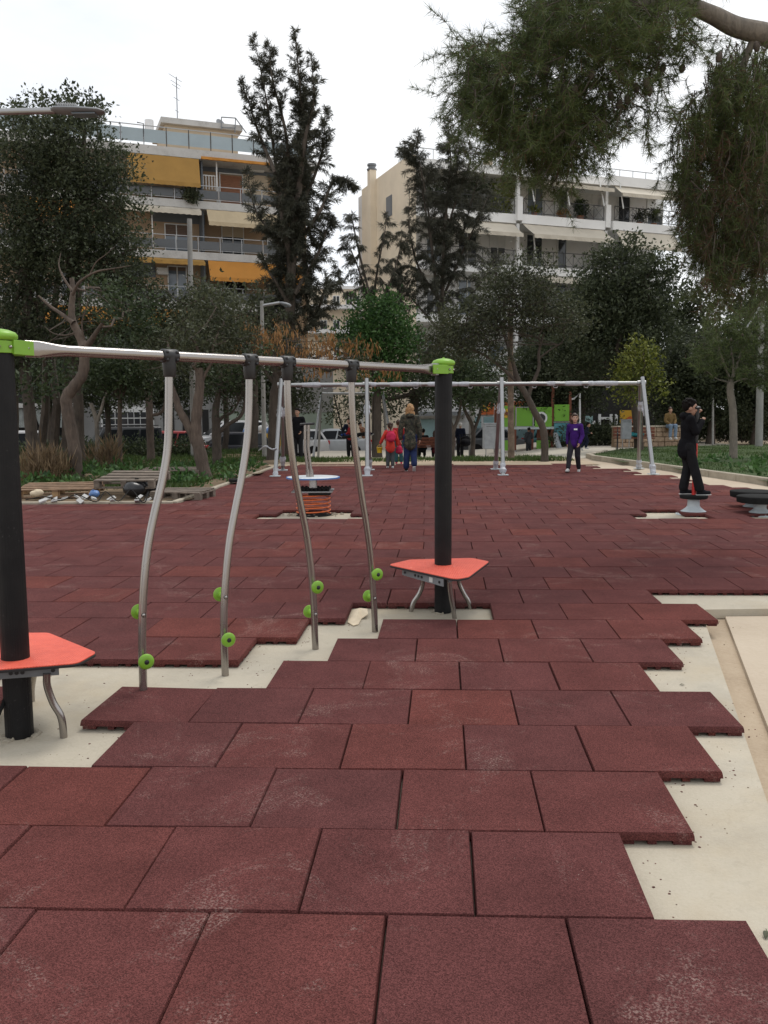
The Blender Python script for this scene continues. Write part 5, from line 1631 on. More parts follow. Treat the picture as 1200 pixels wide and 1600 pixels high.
POLES = [
    [(265, 583), (264, 640), (262, 700), (254, 750), (242, 800), (232, 850), (226, 900), (223, 950), (222, 1000), (223, 1040), (224, 1083)],
    [(390, 583), (389, 640), (386, 690), (378, 745), (368, 795), (359, 845), (353, 900), (350, 950), (350, 1000), (351, 1030), (352, 1051)],
    [(449, 583), (450, 630), (453, 680), (459, 730), (468, 780), (478, 830), (485, 880), (489, 925), (491, 960), (492, 990), (493, 1012)],
    [(549, 588), (550, 630), (553, 680), (559, 730), (566, 780), (574, 830), (580, 880), (583, 925), (585, 955), (585.5, 975), (586, 990)],
]
PEGS = [[(213, 962, -1), (233, 1026, 1)], [(342, 934, -1), (359, 993, 1)], [(500, 912, 1), (486, 960, -1)], [(590, 893, 1), (576, 936, -1)]]
for path, pegs in zip(POLES, PEGS):
    P3 = [bp(*q) for q in path]
    P3[-1].z = min(P3[-1].z, ZS - 0.01)
    P3[0].z = zB - 0.02
    pts = smoothpath(P3, 5)
    po = MB().tube(pts, 0.0205, 16).build('hanging_pole', M['steel'], pf, world=True, smooth=True)
    top = Vector((P3[0].x, P3[0].y, zB))
    cl = MB().tube([top - beam_dir * 0.045, top - beam_dir * 0.04, top + beam_dir * 0.04, top + beam_dir * 0.045], [0.03, 0.0345, 0.0345, 0.03], 18)
    cl.tube([top, top - Vector((0, 0, 0.05)), top - Vector((0, 0, 0.098)), top - Vector((0, 0, 0.105))], [0.036, 0.034, 0.031, 0.027], 18)
    for q in (-0.03, 0.03):
        for z in (0.018, -0.02):
            cl.lathe([(0.009, 0), (0.009, 0.008), (0.005, 0.012)], top + beam_dir * q + Vector((0, 0, z)) + beam_n * 0.024, beam_n, 10)
    co = cl.build('clamp', M['blackplastic'], po, world=True, smooth=True)
    for px, py, sg in pegs:
        c = bp(px, py)
        k = min(range(len(pts)), key=lambda i: abs(pts[i].z - c.z))
        c = Vector((pts[k].x, pts[k].y, c.z))
        ax = Vector((0.5, -0.866, 0)) * sg
        pg = MB().lathe([(0.016, 0.018), (0.017, 0.03), (0.015, 0.046), (0.018, 0.058), (0.036, 0.065), (0.0395, 0.068), (0.0395, 0.073), (0.036, 0.077), (0.026, 0.081), (0.015, 0.083), (0.012, 0.0825)], c, ax, 28)
        pg.build('foot_peg', M['green'], po, world=True, smooth=True)
        MB().lathe([(0.0115, -0.022), (0.0125, 0.084), (0.010, 0.086), (0, 0.0865)], c, ax, 16).build('peg_core', M['blackplastic'], po, world=True, smooth=True)
        MB().lathe([(0.009, 0.0), (0.009, 0.0235), (0.006, 0.027), (0, 0.028)], c, -ax, 14).build('bolt', M['steel'], po, world=True, smooth=True)

def rounded_tri(cs, rad, n=7):
    out = []
    m = len(cs)
    for i in range(m):
        p, q, r = Vector(cs[i - 1]), Vector(cs[i]), Vector(cs[(i + 1) % m])
        a, b = (p - q).normalized(), (r - q).normalized()
        half = math.acos(max(-1, min(1, a.dot(b)))) / 2
        t = min(rad / math.tan(half), 0.46 * (p - q).length, 0.46 * (r - q).length)
        s, e = q + a * t, q + b * t
        for k in range(n + 1):
            u = k / n
            out.append((s * (1 - u) ** 2 + q * 2 * u * (1 - u) + e * u * u))
    return out
def platform(cs, z, legs, bars, post_c):
    tri = rounded_tri([Vector((c.x, c.y, 0)) for c in cs], 0.06)
    # bulge the sides a little
    cen = sum(tri, Vector()) / len(tri)
    edge = MB().prism([(p.x, p.y) for p in tri], z - 0.018, z - 0.006)
    pl = edge.build('platform', M['blackplastic'], pf, world=True, bevel=0.002)
    MB().prism([(cen.x + (p.x - cen.x) * 0.992, cen.y + (p.y - cen.y) * 0.992) for p in tri], z - 0.0055, z).build('tread_plate', M['deck'], pl, world=True, bevel=0.0015)
    for a, b in bars:
        fb = MB().bar(a, b, 0.008, 0.05)
        d = (b - a).normalized(); nn = Vector((d.y, -d.x, 0))
        if nn.y > 0: nn = -nn
        bo = fb.build('bracket_bar', M['greypaint'], pl, world=True, bevel=0.0015)
        for t in (0.08, 0.34, 0.42, 0.50, 0.92):
            MB().lathe([(0.009, 0), (0.009, 0.005), (0.005, 0.0055)], a + (b - a) * t + nn * 0.0045, nn, 12).build('bolt', M['blackplastic'], pl, world=True)
    for lp in legs:
        lg = MB().tube(smoothpath(lp, 5), 0.0165, 14).build('leg', M['steel'], pf, world=True, smooth=True)
        e = lp[-1]
        blob = MB()
        rr = random.Random(int(e.x * 1000))
        for k in range(7):
            a = rr.uniform(0, 6.28)
            blob.ball(e + Vector((0.024 * math.cos(a), 0.024 * math.sin(a), 0.006)), (rr.uniform(0.008, 0.018), rr.uniform(0.008, 0.018), rr.uniform(0.004, 0.010)), 6, 4)
        blob.build('mortar', M['kerb'], lg, world=True, smooth=True)
zR = 0.305
csR = [on_z(x, y, zR) for x, y in ((606, 882), (712, 905), (733, 901), (765, 877), (738, 871.5), (640, 874))]
def lg(seq, base):
    """leg through photo points, leaning in the plane that faces the camera through its foot"""
    f = on_z(*base, ZS)
    return [at(x, y, f.y - (base[1] - y) * 0.0003) for x, y in seq] + [f - Vector((0, 0, 0.02))]
legsR = [lg([(660, 900), (660, 914), (655, 928), (646, 942)], (641, 956)),
         lg([(702, 905), (703, 920), (705, 935), (708, 950)], (711, 967)),
         lg([(716, 898), (718, 913), (725, 928), (732, 940)], (735, 952))]
barsR = [(on_z(629, 893, zR - 0.045), on_z(693, 911, zR - 0.045)), (on_z(700, 905, zR - 0.045), on_z(748, 888, zR - 0.045))]
platform(csR, zR, legsR, barsR, PR)
st0 = barsR[0][0].lerp(barsR[0][1], 0.72); sd_ = (barsR[0][1] - barsR[0][0]).normalized(); sn_ = Vector((sd_.y, -sd_.x, 0))
if sn_.y > 0: sn_ = -sn_
MB().bar(st0 + sn_ * 0.0055 - sd_ * 0.02, st0 + sn_ * 0.0055 + sd_ * 0.02, 0.002, 0.034).build('sticker', M['letterwhite'], pf, world=True)
zLp = 0.315
csL = [on_z(x, y, zLp) for x, y in ((152, 1019), (122, 1036), (-40, 1049), (-150, 1015), (-70, 989), (76, 988))]
legsL = [lg([(73, 1052), (74, 1072), (83, 1098), (96, 1122)], (100, 1153)),
         [Vector((-1.70, 4.15, zLp - 0.03)), Vector((-1.72, 4.18, 0.15)), Vector((-1.78, 4.28, 0.02)), Vector((-1.79, 4.3, ZS - 0.02))],
         [Vector((-1.78, 3.75, zLp - 0.03)), Vector((-1.80, 3.74, 0.15)), Vector((-1.88, 3.66, 0.02)), Vector((-1.89, 3.65, ZS - 0.02))]]
barsL = [(on_z(-22, 1054, zLp - 0.045), on_z(92, 1046, zLp - 0.045)), (Vector((-1.45, 4.05, zLp - 0.045)), Vector((-1.66, 4.25, zLp - 0.045)))]
platform(csL, zLp, legsL, barsL, PL)
# crumbled mortar at the post foot
for base in (PL, PR):
    mb = MB(); rr = random.Random(3)
    for k in range(26):
        a = rr.uniform(0, 6.28)
        q = RP + rr.uniform(0.0, 0.02)
        mb.ball(base + Vector((q * math.cos(a), q * math.sin(a), 0.004)), (rr.uniform(0.006, 0.022), rr.uniform(0.006, 0.022), rr.uniform(0.004, 0.014)), 6, 4)
    mb.build('mortar', M['kerb'], pf, world=True, smooth=True)
# the climbing rope that hangs from the near platform
rp = [at(14, 1053, 3.86), at(13, 1068, 3.84), at(8, 1090, 3.80), at(-4, 1120, 3.74), at(-30, 1160, 3.66), at(-60, 1180, 3.6)]
ro = MB(); pts = smoothpath(rp, 14)
tube_r = 0.0085
ro.tube(pts, [tube_r * (1 + 0.10 * math.sin(i * 2.1)) for i in range(len(pts))], 10)
ro.build('rope', M['rubber'], pf, world=True, smooth=True)
MB().tube([rp[0] + Vector((0, 0, 0.008)), rp[1]], 0.0115, 12).build('rope_ferrule', M['galv'], pf, world=True, smooth=True)

# ================================================================== SPRING SPINNER BEHIND
sb = on_z(490, 805, ZS); k = 1 / ppm(sb.y)
sp = thing('spring_seesaw', 'round pale blue rimmed standing plate on an orange coil spring with two steel handles', 'spring rider', sb)
def L3(px, py):
    p = at(px, py, sb.y); return Vector((p.x - sb.x, 0, p.z - sb.z))
zd = L3(482, 746).z
h = []
for i in range(150):
    a = 2 * math.pi * i / 28
    h.append((0.235 * math.cos(a), 0.235 * math.sin(a), 0.02 + i / 149 * 0.30))
MB().tube(h, 0.0098, 8).build('spring', M['orange'], sp, smooth=True)
MB().lathe([(0.20, 0.0), (0.26, 0.0), (0.26, 0.02), (0.1, 0.03)], (0, 0, 0), n=24).build('base_plate', M['rubber'], sp)
pp = MB().box((0, 0, 0.345), (0.56, 0.5, 0.018)).build('clamp_plate', M['galv'], sp, bevel=0.004)
mb = MB()
for i in range(9):
    mb.box((-0.22 + i * 0.055, -0.2, 0.375), (0.03, 0.05, 0.05))
    mb.box((-0.22 + i * 0.055, 0.2, 0.372), (0.03, 0.05, 0.045))
mb.box((0, 0, 0.37), (0.46, 0.4, 0.03)); mb.box((0.1, -0.1, 0.318), (0.3, 0.3, 0.035))
mb.build('rubber_block', M['rubber'], sp, bevel=0.004)
MB().lathe([(0.06, 0.38), (0.05, zd)], (0, 0, 0), n=14).build('stem', M['steel'], sp)
dk = MB().lathe([(0.355, zd - 0.012), (0.36, zd - 0.008), (0.36, zd + 0.006), (0.352, zd + 0.010), (0.0, zd + 0.010)], (0, 0, 0), n=48).build('standing_plate', M['whitepanel'], sp, smooth=True)
MB().lathe([(0.356, zd - 0.010), (0.372, zd - 0.010), (0.372, zd + 0.008), (0.356, zd + 0.008)], (0, 0, 0), n=48).build('blue_rim', M['blue'], dk, smooth=True)
for q, x in ((-1, -0.045), (1, 0.0)):
    hd = MB().tube([(x - 0.02, 0.0, zd + 0.01), (x - 0.06, 0, L3(478, 700).z), (x - 0.05, 0, L3(478, 664).z)], 0.021, 14).build('handle', M['steel'], sp, smooth=True)
    MB().tube([(x - 0.02, 0, zd + 0.005), (x - 0.028, 0, zd + 0.11)], 0.032, 14).build('handle_socket', M['steel'], hd, smooth=True)
    MB().tube([(x - 0.12, 0.03 * q, L3(478, 663).z), (x + 0.03, -0.03 * q, L3(478, 662).z)], 0.017, 10).build('grip', M['blackplastic'], hd, smooth=True)
rub = MB(); rr = random.Random(9)
for i in range(40):
    a = rr.uniform(0, 6.28); q = rr.uniform(0.2, 0.45)
    rub.ball((sb.x + q * math.cos(a), sb.y + q * math.sin(a) * 0.6, ZS + 0.01), (rr.uniform(0.01, 0.04), rr.uniform(0.01, 0.04), rr.uniform(0.008, 0.025)), 5, 4)
tag(rub.build('rubble', M['kerb']), kind='stuff')

# ================================================================== LONG SWING FRAME
sw = thing('swing_frame', 'long galvanised swing frame of four A shaped supports wrapped in plastic film', 'swing frame', (1.5, 19.6, 0))
YS = 19.6
RL, RR_ = at(440, 603.5, YS), at(1003, 597, YS)
RL.z = RR_.z = (RL.z + RR_.z) / 2
MB().tube([RL, RR_], 0.043, 16).build('top_rail', M['galv'], sw, world=True, smooth=True)
rail = RR_ - RL
def on_rail(px):
    a = at(px, 600, YS)
    return Vector((a.x, YS, RL.z))
for ax, fx, bx in ((440, 430, 442), (573, 574, 578), (783, 786, 774), (1002, 1021, 998)):
    ap = on_rail(ax) + Vector((0, 0, 0.03))
    f1 = on_z(fx, 743, -0.02); f2 = Vector((at(bx, 735, 20.6).x, 20.6, -0.02))
    f1.y = 18.75; f1.x = at(fx, 743, 18.75).x
    for f, up in ((f1, Vector((0, -0.06, 0.10))), (f2, Vector((0, 0.06, -0.05)))):
        l = MB().tube([ap + up, f], 0.045, 14).build('support_leg', M['galv'], sw, world=True, smooth=True)
        MB().box(f + Vector((0, 0, 0.03)), (0.22, 0.2, 0.014)).build('foot_plate', M['paintgrey'], l, world=True)
        mb = MB(); rr = random.Random(int(f.x * 97))
        d = (f - ap).normalized()
        for q in (0.3, 0.93):
            c = ap + (f - ap) * (q + rr.uniform(-0.06, 0.04))
            MB().tube([c - d * 0.12, c - d * 0.05, c, c + d * 0.06, c + d * 0.12], [0.048, rr.uniform(0.05, 0.07), rr.uniform(0.05, 0.062), rr.uniform(0.05, 0.075), 0.048], 9, False, [(rr.uniform(0.9, 1.3), rr.uniform(0.9, 1.2)) for _ in range(5)]).build('plastic_film', M['wrap'], l, world=True)
    MB().tube([ap + Vector((0, 0, -0.03)) - rail.normalized() * 0.09, ap + Vector((0, 0, -0.03)) + rail.normalized() * 0.09], 0.062, 14).build('rail_joint', M['galv'], sw, world=True, smooth=True)
for px in (466, 508, 522, 545, 598, 650, 735, 760, 835, 868, 916, 950):
    c = on_rail(px)
    mb = MB().tube([c + Vector((-0.05, 0, -0.045)), c + Vector((-0.04, 0, -0.085)), c + Vector((0.03, 0, -0.09)), c + Vector((0.05, 0, -0.045))], 0.014, 8)
    mb.tube([c + Vector((-0.09, 0, 0)), c + Vector((0.09, 0, 0))], 0.048, 10)
    mb.build('hanger', M['galv'], sw, world=True, smooth=True)
mb = MB(); rr = random.Random(4)
for i in range(16):
    c = RL + rail * rr.uniform(0.03, 0.97)
    u = rail.normalized() * rr.uniform(0.08, 0.22)
    MB().tube([c - u, c - u * 0.3, c + u * 0.4, c + u], [0.045, rr.uniform(0.048, 0.054), rr.uniform(0.05, 0.056), 0.045], 8, False).build('plastic_film', M['wrap'], sw, world=True)
# the loose film tied from the left support
MB().tube(smoothpath([at(433, 700, 18.9), at(425, 702, 18.95), at(415, 697, 19.1), at(404, 704, 19.3)], 4), [0.012, 0.02, 0.015, 0.022, 0.012, 0.018, 0.01, 0.02, 0.014, 0.022, 0.012, 0.016, 0.01], 7).build('plastic_strip', M['wrap'], sw, world=True)

# ================================================================== NEST SWING FARTHER BACK
YN = 35.5
ns = thing('nest_swing', 'smaller steel swing frame with a round black nest seat on ropes', 'swing', (at(550, 710, YN).x, YN, zt(-1.2, YN)))
n0, n1 = at(502, 615, YN), at(598, 615, YN)
MB().tube([n0, n1], 0.05, 12).build('top_rail', M['galv'], ns, world=True, smooth=True)
for c, fx in ((n0, (489, 497)), (n1, (616, 606))):
    for x, y in zip(fx, (YN - 0.8, YN + 0.9)):
        q = at(x, 700, y); q.z = zt(q.x, y) - 0.02
        MB().tube([c + Vector((0, 0, 0.06)), q], 0.05, 12).build('support_leg', M['galv'], ns, world=True, smooth=True)
sc_ = at(556, 680, YN)
def nest():
    mb = MB(); pts = []
    for i in range(33):
        a = 2 * math.pi * i / 32
        pts.append(sc_ + Vector((0.55 * math.cos(a), 0.5 * math.sin(a), 0.10 * math.cos(a) + 0.02)))
    mb.tube(pts, 0.05, 8, False)
    return mb
st_ = nest().build('nest_seat', M['rubber'], ns, world=True, smooth=True)
mb = MB()
for i in range(-4, 5):
    hw = math.sqrt(max(0, 0.55 ** 2 - (i * 0.12) ** 2))
    mb.tube([sc_ + Vector((-hw, i * 0.11, -0.10 * hw / 0.55)), sc_ + Vector((0, i * 0.11, -0.09)), sc_ + Vector((hw, i * 0.11, 0.10 * hw / 0.55))], 0.014, 5)
    mb.tube([sc_ + Vector((i * 0.12, -hw * 0.9, i * 0.02)), sc_ + Vector((i * 0.12, 0, -0.08 + i * 0.02)), sc_ + Vector((i * 0.12, hw * 0.9, i * 0.02))], 0.014, 5)
mb.build('net', M['rubber'], st_, world=True)
for q, a in ((0.12, 2.6), (0.12, 3.7), (0.88, 0.6), (0.88, -0.6)):
    e = sc_ + Vector((0.55 * math.cos(a), 0.5 * math.sin(a), 0.1 * math.cos(a)))
    MB().tube([n0 + (n1 - n0) * (0.2 if q < 0.5 else 0.8), e], 0.022, 6).build('rope', M['rubber'], ns, world=True)

# ================================================================== STANDING SPINNERS ON THE RIGHT
def spinner(base, rdisc, hdisc, label, pole=False, rb=0.24, th=0.045):
    t = thing('standing_spinner', label, 'spinner', base)
    MB().lathe([(rb, 0.0), (rb, 0.012), (rb * 0.86, 0.03), (rb * 0.62, 0.062), (rb * 0.42, 0.10), (0.082, 0.125), (0.080, hdisc - 0.02)], (0, 0, 0), n=32).build('pedestal', M['paintgrey'], t, smooth=True)
    for i in range(8):
        a = i * math.pi / 4
        MB().lathe([(0.012, 0.01), (0.012, 0.035), (0, 0.038)], (rb * 0.9 * math.cos(a), rb * 0.9 * math.sin(a), 0), n=8).build('bolt', M['galv'], t)
    MB().lathe([(rdisc * 0.9, hdisc + 0.022 - th), (rdisc * 0.985, hdisc + 0.03 - th), (rdisc * 1.01, hdisc + 0.014), (rdisc * 0.99, hdisc + 0.026), (rdisc * 0.95, hdisc + 0.030), (0, hdisc + 0.03)], (0, 0, 0), n=40).build('turning_disc', M['rubber'], t, smooth=True)
    if pole:
        q = MB().tube([(0, 0, hdisc + 0.03), (0.0, 0, 0.98)], 0.028, 16)
        po = q.build('pole', M['red'], t, smooth=True)
        MB().tube([(0, 0, 0.98), (0.0, 0, 1.34)], 0.032, 14).build('pole_sleeve', M['blackplastic'], po, smooth=True)
        g = MB().tube([(0, 0, 1.30), (0, 0, 1.36), (0, 0, 1.44)], [0.03, 0.033, 0.03], 12)
        g.build('grip', M['blackplastic'], po, smooth=True)
        MB().lathe([(0.03, 1.44), (0.05, 1.45), (0.052, 1.47), (0.03, 1.485), (0, 1.487)], (0, 0, 0), n=16).build('knob', M['blackplastic'], po, smooth=True)
    return t
SPB = on_z(1083, 804, ZS)
spinner(SPB, 0.185, 0.245, 'red poled spinner with a small black disc that the boy stands on', True, 0.235)
b2 = on_z(1187, 806, ZS)
spinner(b2, 0.305, 0.245, 'wide black disc spinner at the right edge, nearer of the two without a pole', False, 0.2, 0.085)
b3 = on_z(1176, 797, ZS)
spinner(b3 + Vector((0.0, 0.0, 0)), 0.315, 0.25, 'wide black disc spinner half hidden behind the nearer disc at the right edge', False, 0.2, 0.085)

# ================================================================== PEOPLE
def remeshed(name, mb, voxel, m, smooth=6):
    me = mb.mesh('tmp', None)
    o = bpy.data.objects.new('tmp', me); COL.objects.link(o)
    r = o.modifiers.new('r', 'REMESH'); r.mode = 'VOXEL'; r.voxel_size = voxel; r.use_smooth_shade = True
    s = o.modifiers.new('s', 'SMOOTH'); s.factor = 0.5; s.iterations = smooth
    d = o.modifiers.new('d', 'DECIMATE'); d.ratio = 0.22
    dg = bpy.context.evaluated_depsgraph_get()
    out = bpy.data.meshes.new_from_object(o.evaluated_get(dg))
    out.name = name
    bpy.data.objects.remove(o); bpy.data.meshes.remove(me)
    out.materials.clear(); out.materials.append(m)
    out.polygons.foreach_set('use_smooth', [True] * len(out.polygons))
    return out
def cap(mb, p, q, r1, r2, n=10):
    p, q = Vector(p), Vector(q)
    mb.tube([p, q], [r1, r2], n)
    mb.ball(p, r1, n, 6); mb.ball(q, r2, n, 6)
STAND = dict(pel=(0, 0, .53), bel=(0, .005, .62), che=(0, 0, .725), nec=(0, .0, .83), hed=(0, .012, .925),
             shR=(.100, 0, .795), shL=(-.100, 0, .795), elR=(.128, -.012, .635), elL=(-.128, -.012, .635), wrR=(.128, .025, .49), wrL=(-.128, .025, .49),
             hiR=(.05, 0, .51), hiL=(-.05, 0, .51), knR=(.055, .012, .285), knL=(-.055, .012, .285), anR=(.056, -.012, .05), anL=(-.056, -.012, .05))
SIT = dict(STAND); 
for k_ in ('bel', 'che', 'nec', 'hed', 'shR', 'shL', 'elR', 'elL', 'pel', 'hiR', 'hiL'):
    SIT[k_] = (STAND[k_][0], STAND[k_][1], STAND[k_][2] - .25)
SIT.update(wrR=(.07, .14, .33), wrL=(-.07, .14, .33), elR=(.135, .03, .40), elL=(-.135, .03, .40), knR=(.065, .23, .275), knL=(-.065, .23, .275), anR=(.065, .235, .05), anL=(-.065, .235, .05))
SKIN = mat('skin', (0.42, 0.24, 0.165), 0.55, 0, 0.08, 20, 0.05, 200, 0.4, True)
SKINP = mat('skin_fair', (0.50, 0.30, 0.215), 0.55, 0, 0.08, 20, 0.05, 200, 0.4, True)
HAIRD = mat('dark_hair', (0.009, 0.007, 0.006), 0.75, 0, 0.3, 40, 0.6, 160, 0.12, True)
HAIRB = mat('brown_hair', (0.045, 0.022, 0.012), 0.5, 0, 0.3, 40, 0.6, 160, 0.4, True)
HAIRY = mat('blond_hair', (0.36, 0.20, 0.085), 0.55, 0, 0.45, 30, 0.8, 90, 0.4, True)
HAIRW = mat('white_hair', (0.60, 0.58, 0.55), 0.6, 0, 0.2, 40, 0.6, 160, 0.4, True)
EYE = mat('eye_dark', (0.015, 0.01, 0.008), 0.25, 0, 0, 5, 0)
EYEW = mat('eye_white', (0.6, 0.58, 0.55), 0.35, 0, 0, 5, 0)
LIP = mat('lip', (0.33, 0.12, 0.10), 0.5, 0, 0.1, 5, 0)
def cloth(name, c, var=0.22):
    return mat(name, c, 0.9, 0, var, 9, 0.35, 45, 0.10, True)
def person(label, base, heading, h, J0=None, top=None, bottom=None, shoe=None, sole=None, hair=HAIRD, style='short', skin=SKIN, hs=1.0, head_yaw=0.0, hem=.49, loose=1.0, legs=None, flare=0.0, hood=False, face=True, vox=0.008, group=None, pitchf=0.0, curlR=None, curlL=None):
    J = dict(STAND)
    if J0: J.update(J0)
    V = {k: Vector(v) * h for k, v in J.items()}
    root = thing('person', label, 'person', base, heading, group)
    hd = V['hed']; Rz = Matrix.Rotation(head_yaw, 3, 'Z') @ Matrix.Rotation(pitchf, 3, 'X')
    hp = lambda x, y, z: hd + Rz @ Vector((x * h * hs, y * h * hs, z * h * hs))
    bodym = MB()
    def headball(mb, c, r):
        b = MB().ball((0, 0, 0), Vector(r) * h * hs, 14, 10)
        mb.add([hp(*c) + Rz @ Vector(v) for v in b.v], b.f)
    headball(bodym, (0, -.004, .012), (.046, .055, .056))
    headball(bodym, (0, .014, -.022), (.036, .040, .046))
    headball(bodym, (0, .040, -.048), (.017, .014, .014))
    headball(bodym, (0, .054, -.010), (.008, .012, .012))
    headball(bodym, (0, .050, .008), (.007, .008, .018))
    for sx in (-1, 1):
        headball(bodym, (sx * .046, -.004, -.006), (.006, .013, .018))
        headball(bodym, (sx * .022, .040, -.018), (.014, .012, .014))
    cap(bodym, V['nec'] - Vector((0, 0, .03 * h)), hp(0, -.01, -.03), .028 * h * (0.7 + .3 * hs), .027 * h * (0.7 + .3 * hs))
    def torso(mb, inf):
        k = inf * h
        mb.ball(V['che'], (.088 * h + k, .056 * h + k, .10 * h + k), 14, 10)
        mb.ball(V['bel'], (.076 * h + k, .054 * h + k, .10 * h + k), 14, 10)
        mb.ball(V['pel'], (.082 * h + k, .060 * h + k, .07 * h + k), 14, 10)
        for s_ in 'RL':
            cap(mb, V['che'].lerp(V['nec'], .55), V['sh' + s_], .034 * h + k, .034 * h + k)
        for a, b in (('pel', 'bel'), ('bel', 'che')):
            cap(mb, V[a], V[b], .06 * h + k, .06 * h + k)
    torso(bodym, 0)
    hands = {}
    for s_, sx in (('R', 1), ('L', -1)):
        cap(bodym, V['sh' + s_], V['el' + s_], .031 * h, .024 * h)
        cap(bodym, V['el' + s_], V['wr' + s_], .024 * h, .016 * h)
        cap(bodym, V['hi' + s_], V['kn' + s_], .050 * h, .034 * h)
        cap(bodym, V['kn' + s_], V['an' + s_], .034 * h, .020 * h)
        # hand
        f = (V['wr' + s_] - V['el' + s_]).normalized()
        cu = curlR if s_ == 'R' else curlL
        side = Vector((0, 1, 0)) if abs(f.y) < 0.8 else Vector((0, 0, 1))
        side = (side - f * side.dot(f)).normalized()           # thumb side
        palm = Vector((-sx, 0, 0)); palm = (palm - f * palm.dot(f) - side * palm.dot(side))
        palm = palm.normalized() if palm.length > 0.1 else f.cross(side)
        if cu is not None:
            palm = Vector(cu); palm = (palm - f * palm.dot(f)).normalized(); side = palm.cross(f) * 1.0
            if side.z < 0: side = -side
        w = V['wr' + s_]
        for t in (-.010, -.003, .004, .011):
            cap(bodym, w, w + f * .045 * h + side * t * h, .011 * h, .0085 * h, 7)
        curl = 0.9 if cu is not None else 0.35
        for i, (t, ln) in enumerate(((.013, .036), (.0045, .042), (-.004, .039), (-.012, .031))):
            a = w + f * .048 * h + side * t * h
            b = a + (f * (1 - curl * .5) + palm * curl * .7).normalized() * ln * .5 * h
            c = b + (f * (1 - curl * 1.2) + palm * curl * 1.1).normalized() * ln * .5 * h
            cap(bodym, a, b, .0068 * h, .0062 * h, 6); cap(bodym, b, c, .0062 * h, .0052 * h, 6)
        a = w + f * .016 * h + side * .012 * h
        b = a + (f * .6 + side * .75 + palm * .3).normalized() * .024 * h
        c = b + (f * .8 + side * .3 + palm * (.2 + curl * .5)).normalized() * .018 * h
        cap(bodym, a, b, .0085 * h, .0072 * h, 6); cap(bodym, b, c, .0072 * h, .0055 * h, 6)
        # bare foot inside the shoe
        fd = V['kn' + s_] * 0
    link('body', remeshed('body', bodym, max(vox * .7, .0055), skin, 4), root)
    # trousers
    mb = MB()
    k = .010 * h * (legs or min(loose, 1.15))
    mb.ball(V['pel'], (.084 * h + k, .062 * h + k, .062 * h + k), 14, 10)
    for s_ in 'RL':
        cap(mb, V['hi' + s_], V['kn' + s_], .052 * h + k, .038 * h + k * 1.1)
        e = V['kn' + s_].lerp(V['an' + s_], .93)
        cap(mb, V['kn' + s_], e, .038 * h + k * 1.1, .025 * h + k * 1.2 + flare * h, 12)
        # creases
        for t in (.2, .35, .8, .92):
            p = V['kn' + s_].lerp(e, t)
            mb.ball(p, (.034 * h + k, .036 * h + k * 1.4, .010 * h), 8, 5)
    link('trousers', remeshed('trousers', mb, vox, bottom, 3), root)
    # jacket
    mb = MB()
    torso(mb, .012 * loose)
    cap(mb, V['pel'], Vector((V['pel'].x, V['pel'].y, hem * h + (V['pel'].z - .53 * h))), .078 * h * loose, .082 * h * loose, 14)
    mb.ball(Vector((V['pel'].x, V['pel'].y, hem * h + .02 * h + (V['pel'].z - .53 * h))), (.094 * h * loose, .070 * h * loose, .03 * h), 14, 8)
    for s_ in 'RL':
        k = .010 * h * loose
        cap(mb, V['sh' + s_], V['el' + s_], .034 * h + k, .028 * h + k)
        e = V['el' + s_].lerp(V['wr' + s_], .96)
        cap(mb, V['el' + s_], e, .028 * h + k, .020 * h + k)
        for t in (.25, .55, .85):
            mb.ball(V['el' + s_].lerp(e, t), (.026 * h + k, .026 * h + k, .010 * h + k), 8, 5)
    if hood:
        mb.ball(V['nec'] + Vector((0, -.045 * h, .0)), (.068 * h, .045 * h, .040 * h), 12, 8)
        for a in range(7):
            q = a / 6 * math.pi
            mb.ball(V['nec'] + Vector((.050 * h * math.cos(q), -.028 * h + .03 * h * (1 - math.sin(q)), .012 * h)), .022 * h, 8, 5)
    else:
        mb.lathe([(.045 * h, 0), (.043 * h, .03 * h)], V['nec'] - Vector((0, .005 * h, .025 * h)), (0, 0.1, 1), 14)
    link('jacket', remeshed('jacket', mb, vox, top, 3), root)
    for s_ in 'RL':
        a = V['an' + s_]; dirv = (a - V['kn' + s_]).normalized()
        lift = 0.0
        ft = Vector((0, 1, 0)) - dirv * dirv.y
        ft = Vector((0, 1, -0.0)) if abs(dirv.y) < .35 else (Vector((0, 1, 0)) * .8 + Vector((0, 0, -1 if dirv.y < 0 else .45))).normalized()
        sh = MB()
        heel = a + Vector((0, -.012 * h, -.030 * h))
        toe = heel + ft * .105 * h
        cap(sh, heel, toe, .026 * h, .022 * h, 12)
        sh.ball(heel.lerp(toe, .3) + Vector((0, 0, .014 * h)), (.026 * h, .045 * h, .026 * h), 10, 6)
        so = link('shoe', remeshed('shoe', sh, vox * .8, shoe, 3), root)
        q = MB(); upv = Vector((0, 0, 1)); upv = (upv - ft * upv.dot(ft)).normalized()
        q.bar(heel - ft * .026 * h - upv * .024 * h, toe + ft * .022 * h - upv * .020 * h, .046 * h, .010 * h)
        q.build('sole', sole or shoe, so, bevel=.004)
    # hair
    mb = MB()
    headball(mb, (0, -.012, .022), (.051, .056, .056))
    headball(mb, (0, .014, .050), (.040, .036, .026))
    headball(mb, (0, -.024, .004), (.043, .036, .036))
    rr = random.Random(int(base[0] * 100) + 7)
    for i in range(26):
        a = rr.uniform(0, 6.28); e = rr.uniform(0.2, 1.4)
        if math.sin(a) > 0.3 and e < 0.75: continue
        headball(mb, (.050 * math.cos(a) * math.cos(e), -.012 + .056 * math.sin(a) * math.cos(e), .022 + .058 * math.sin(e)), (.012, .012, .010))
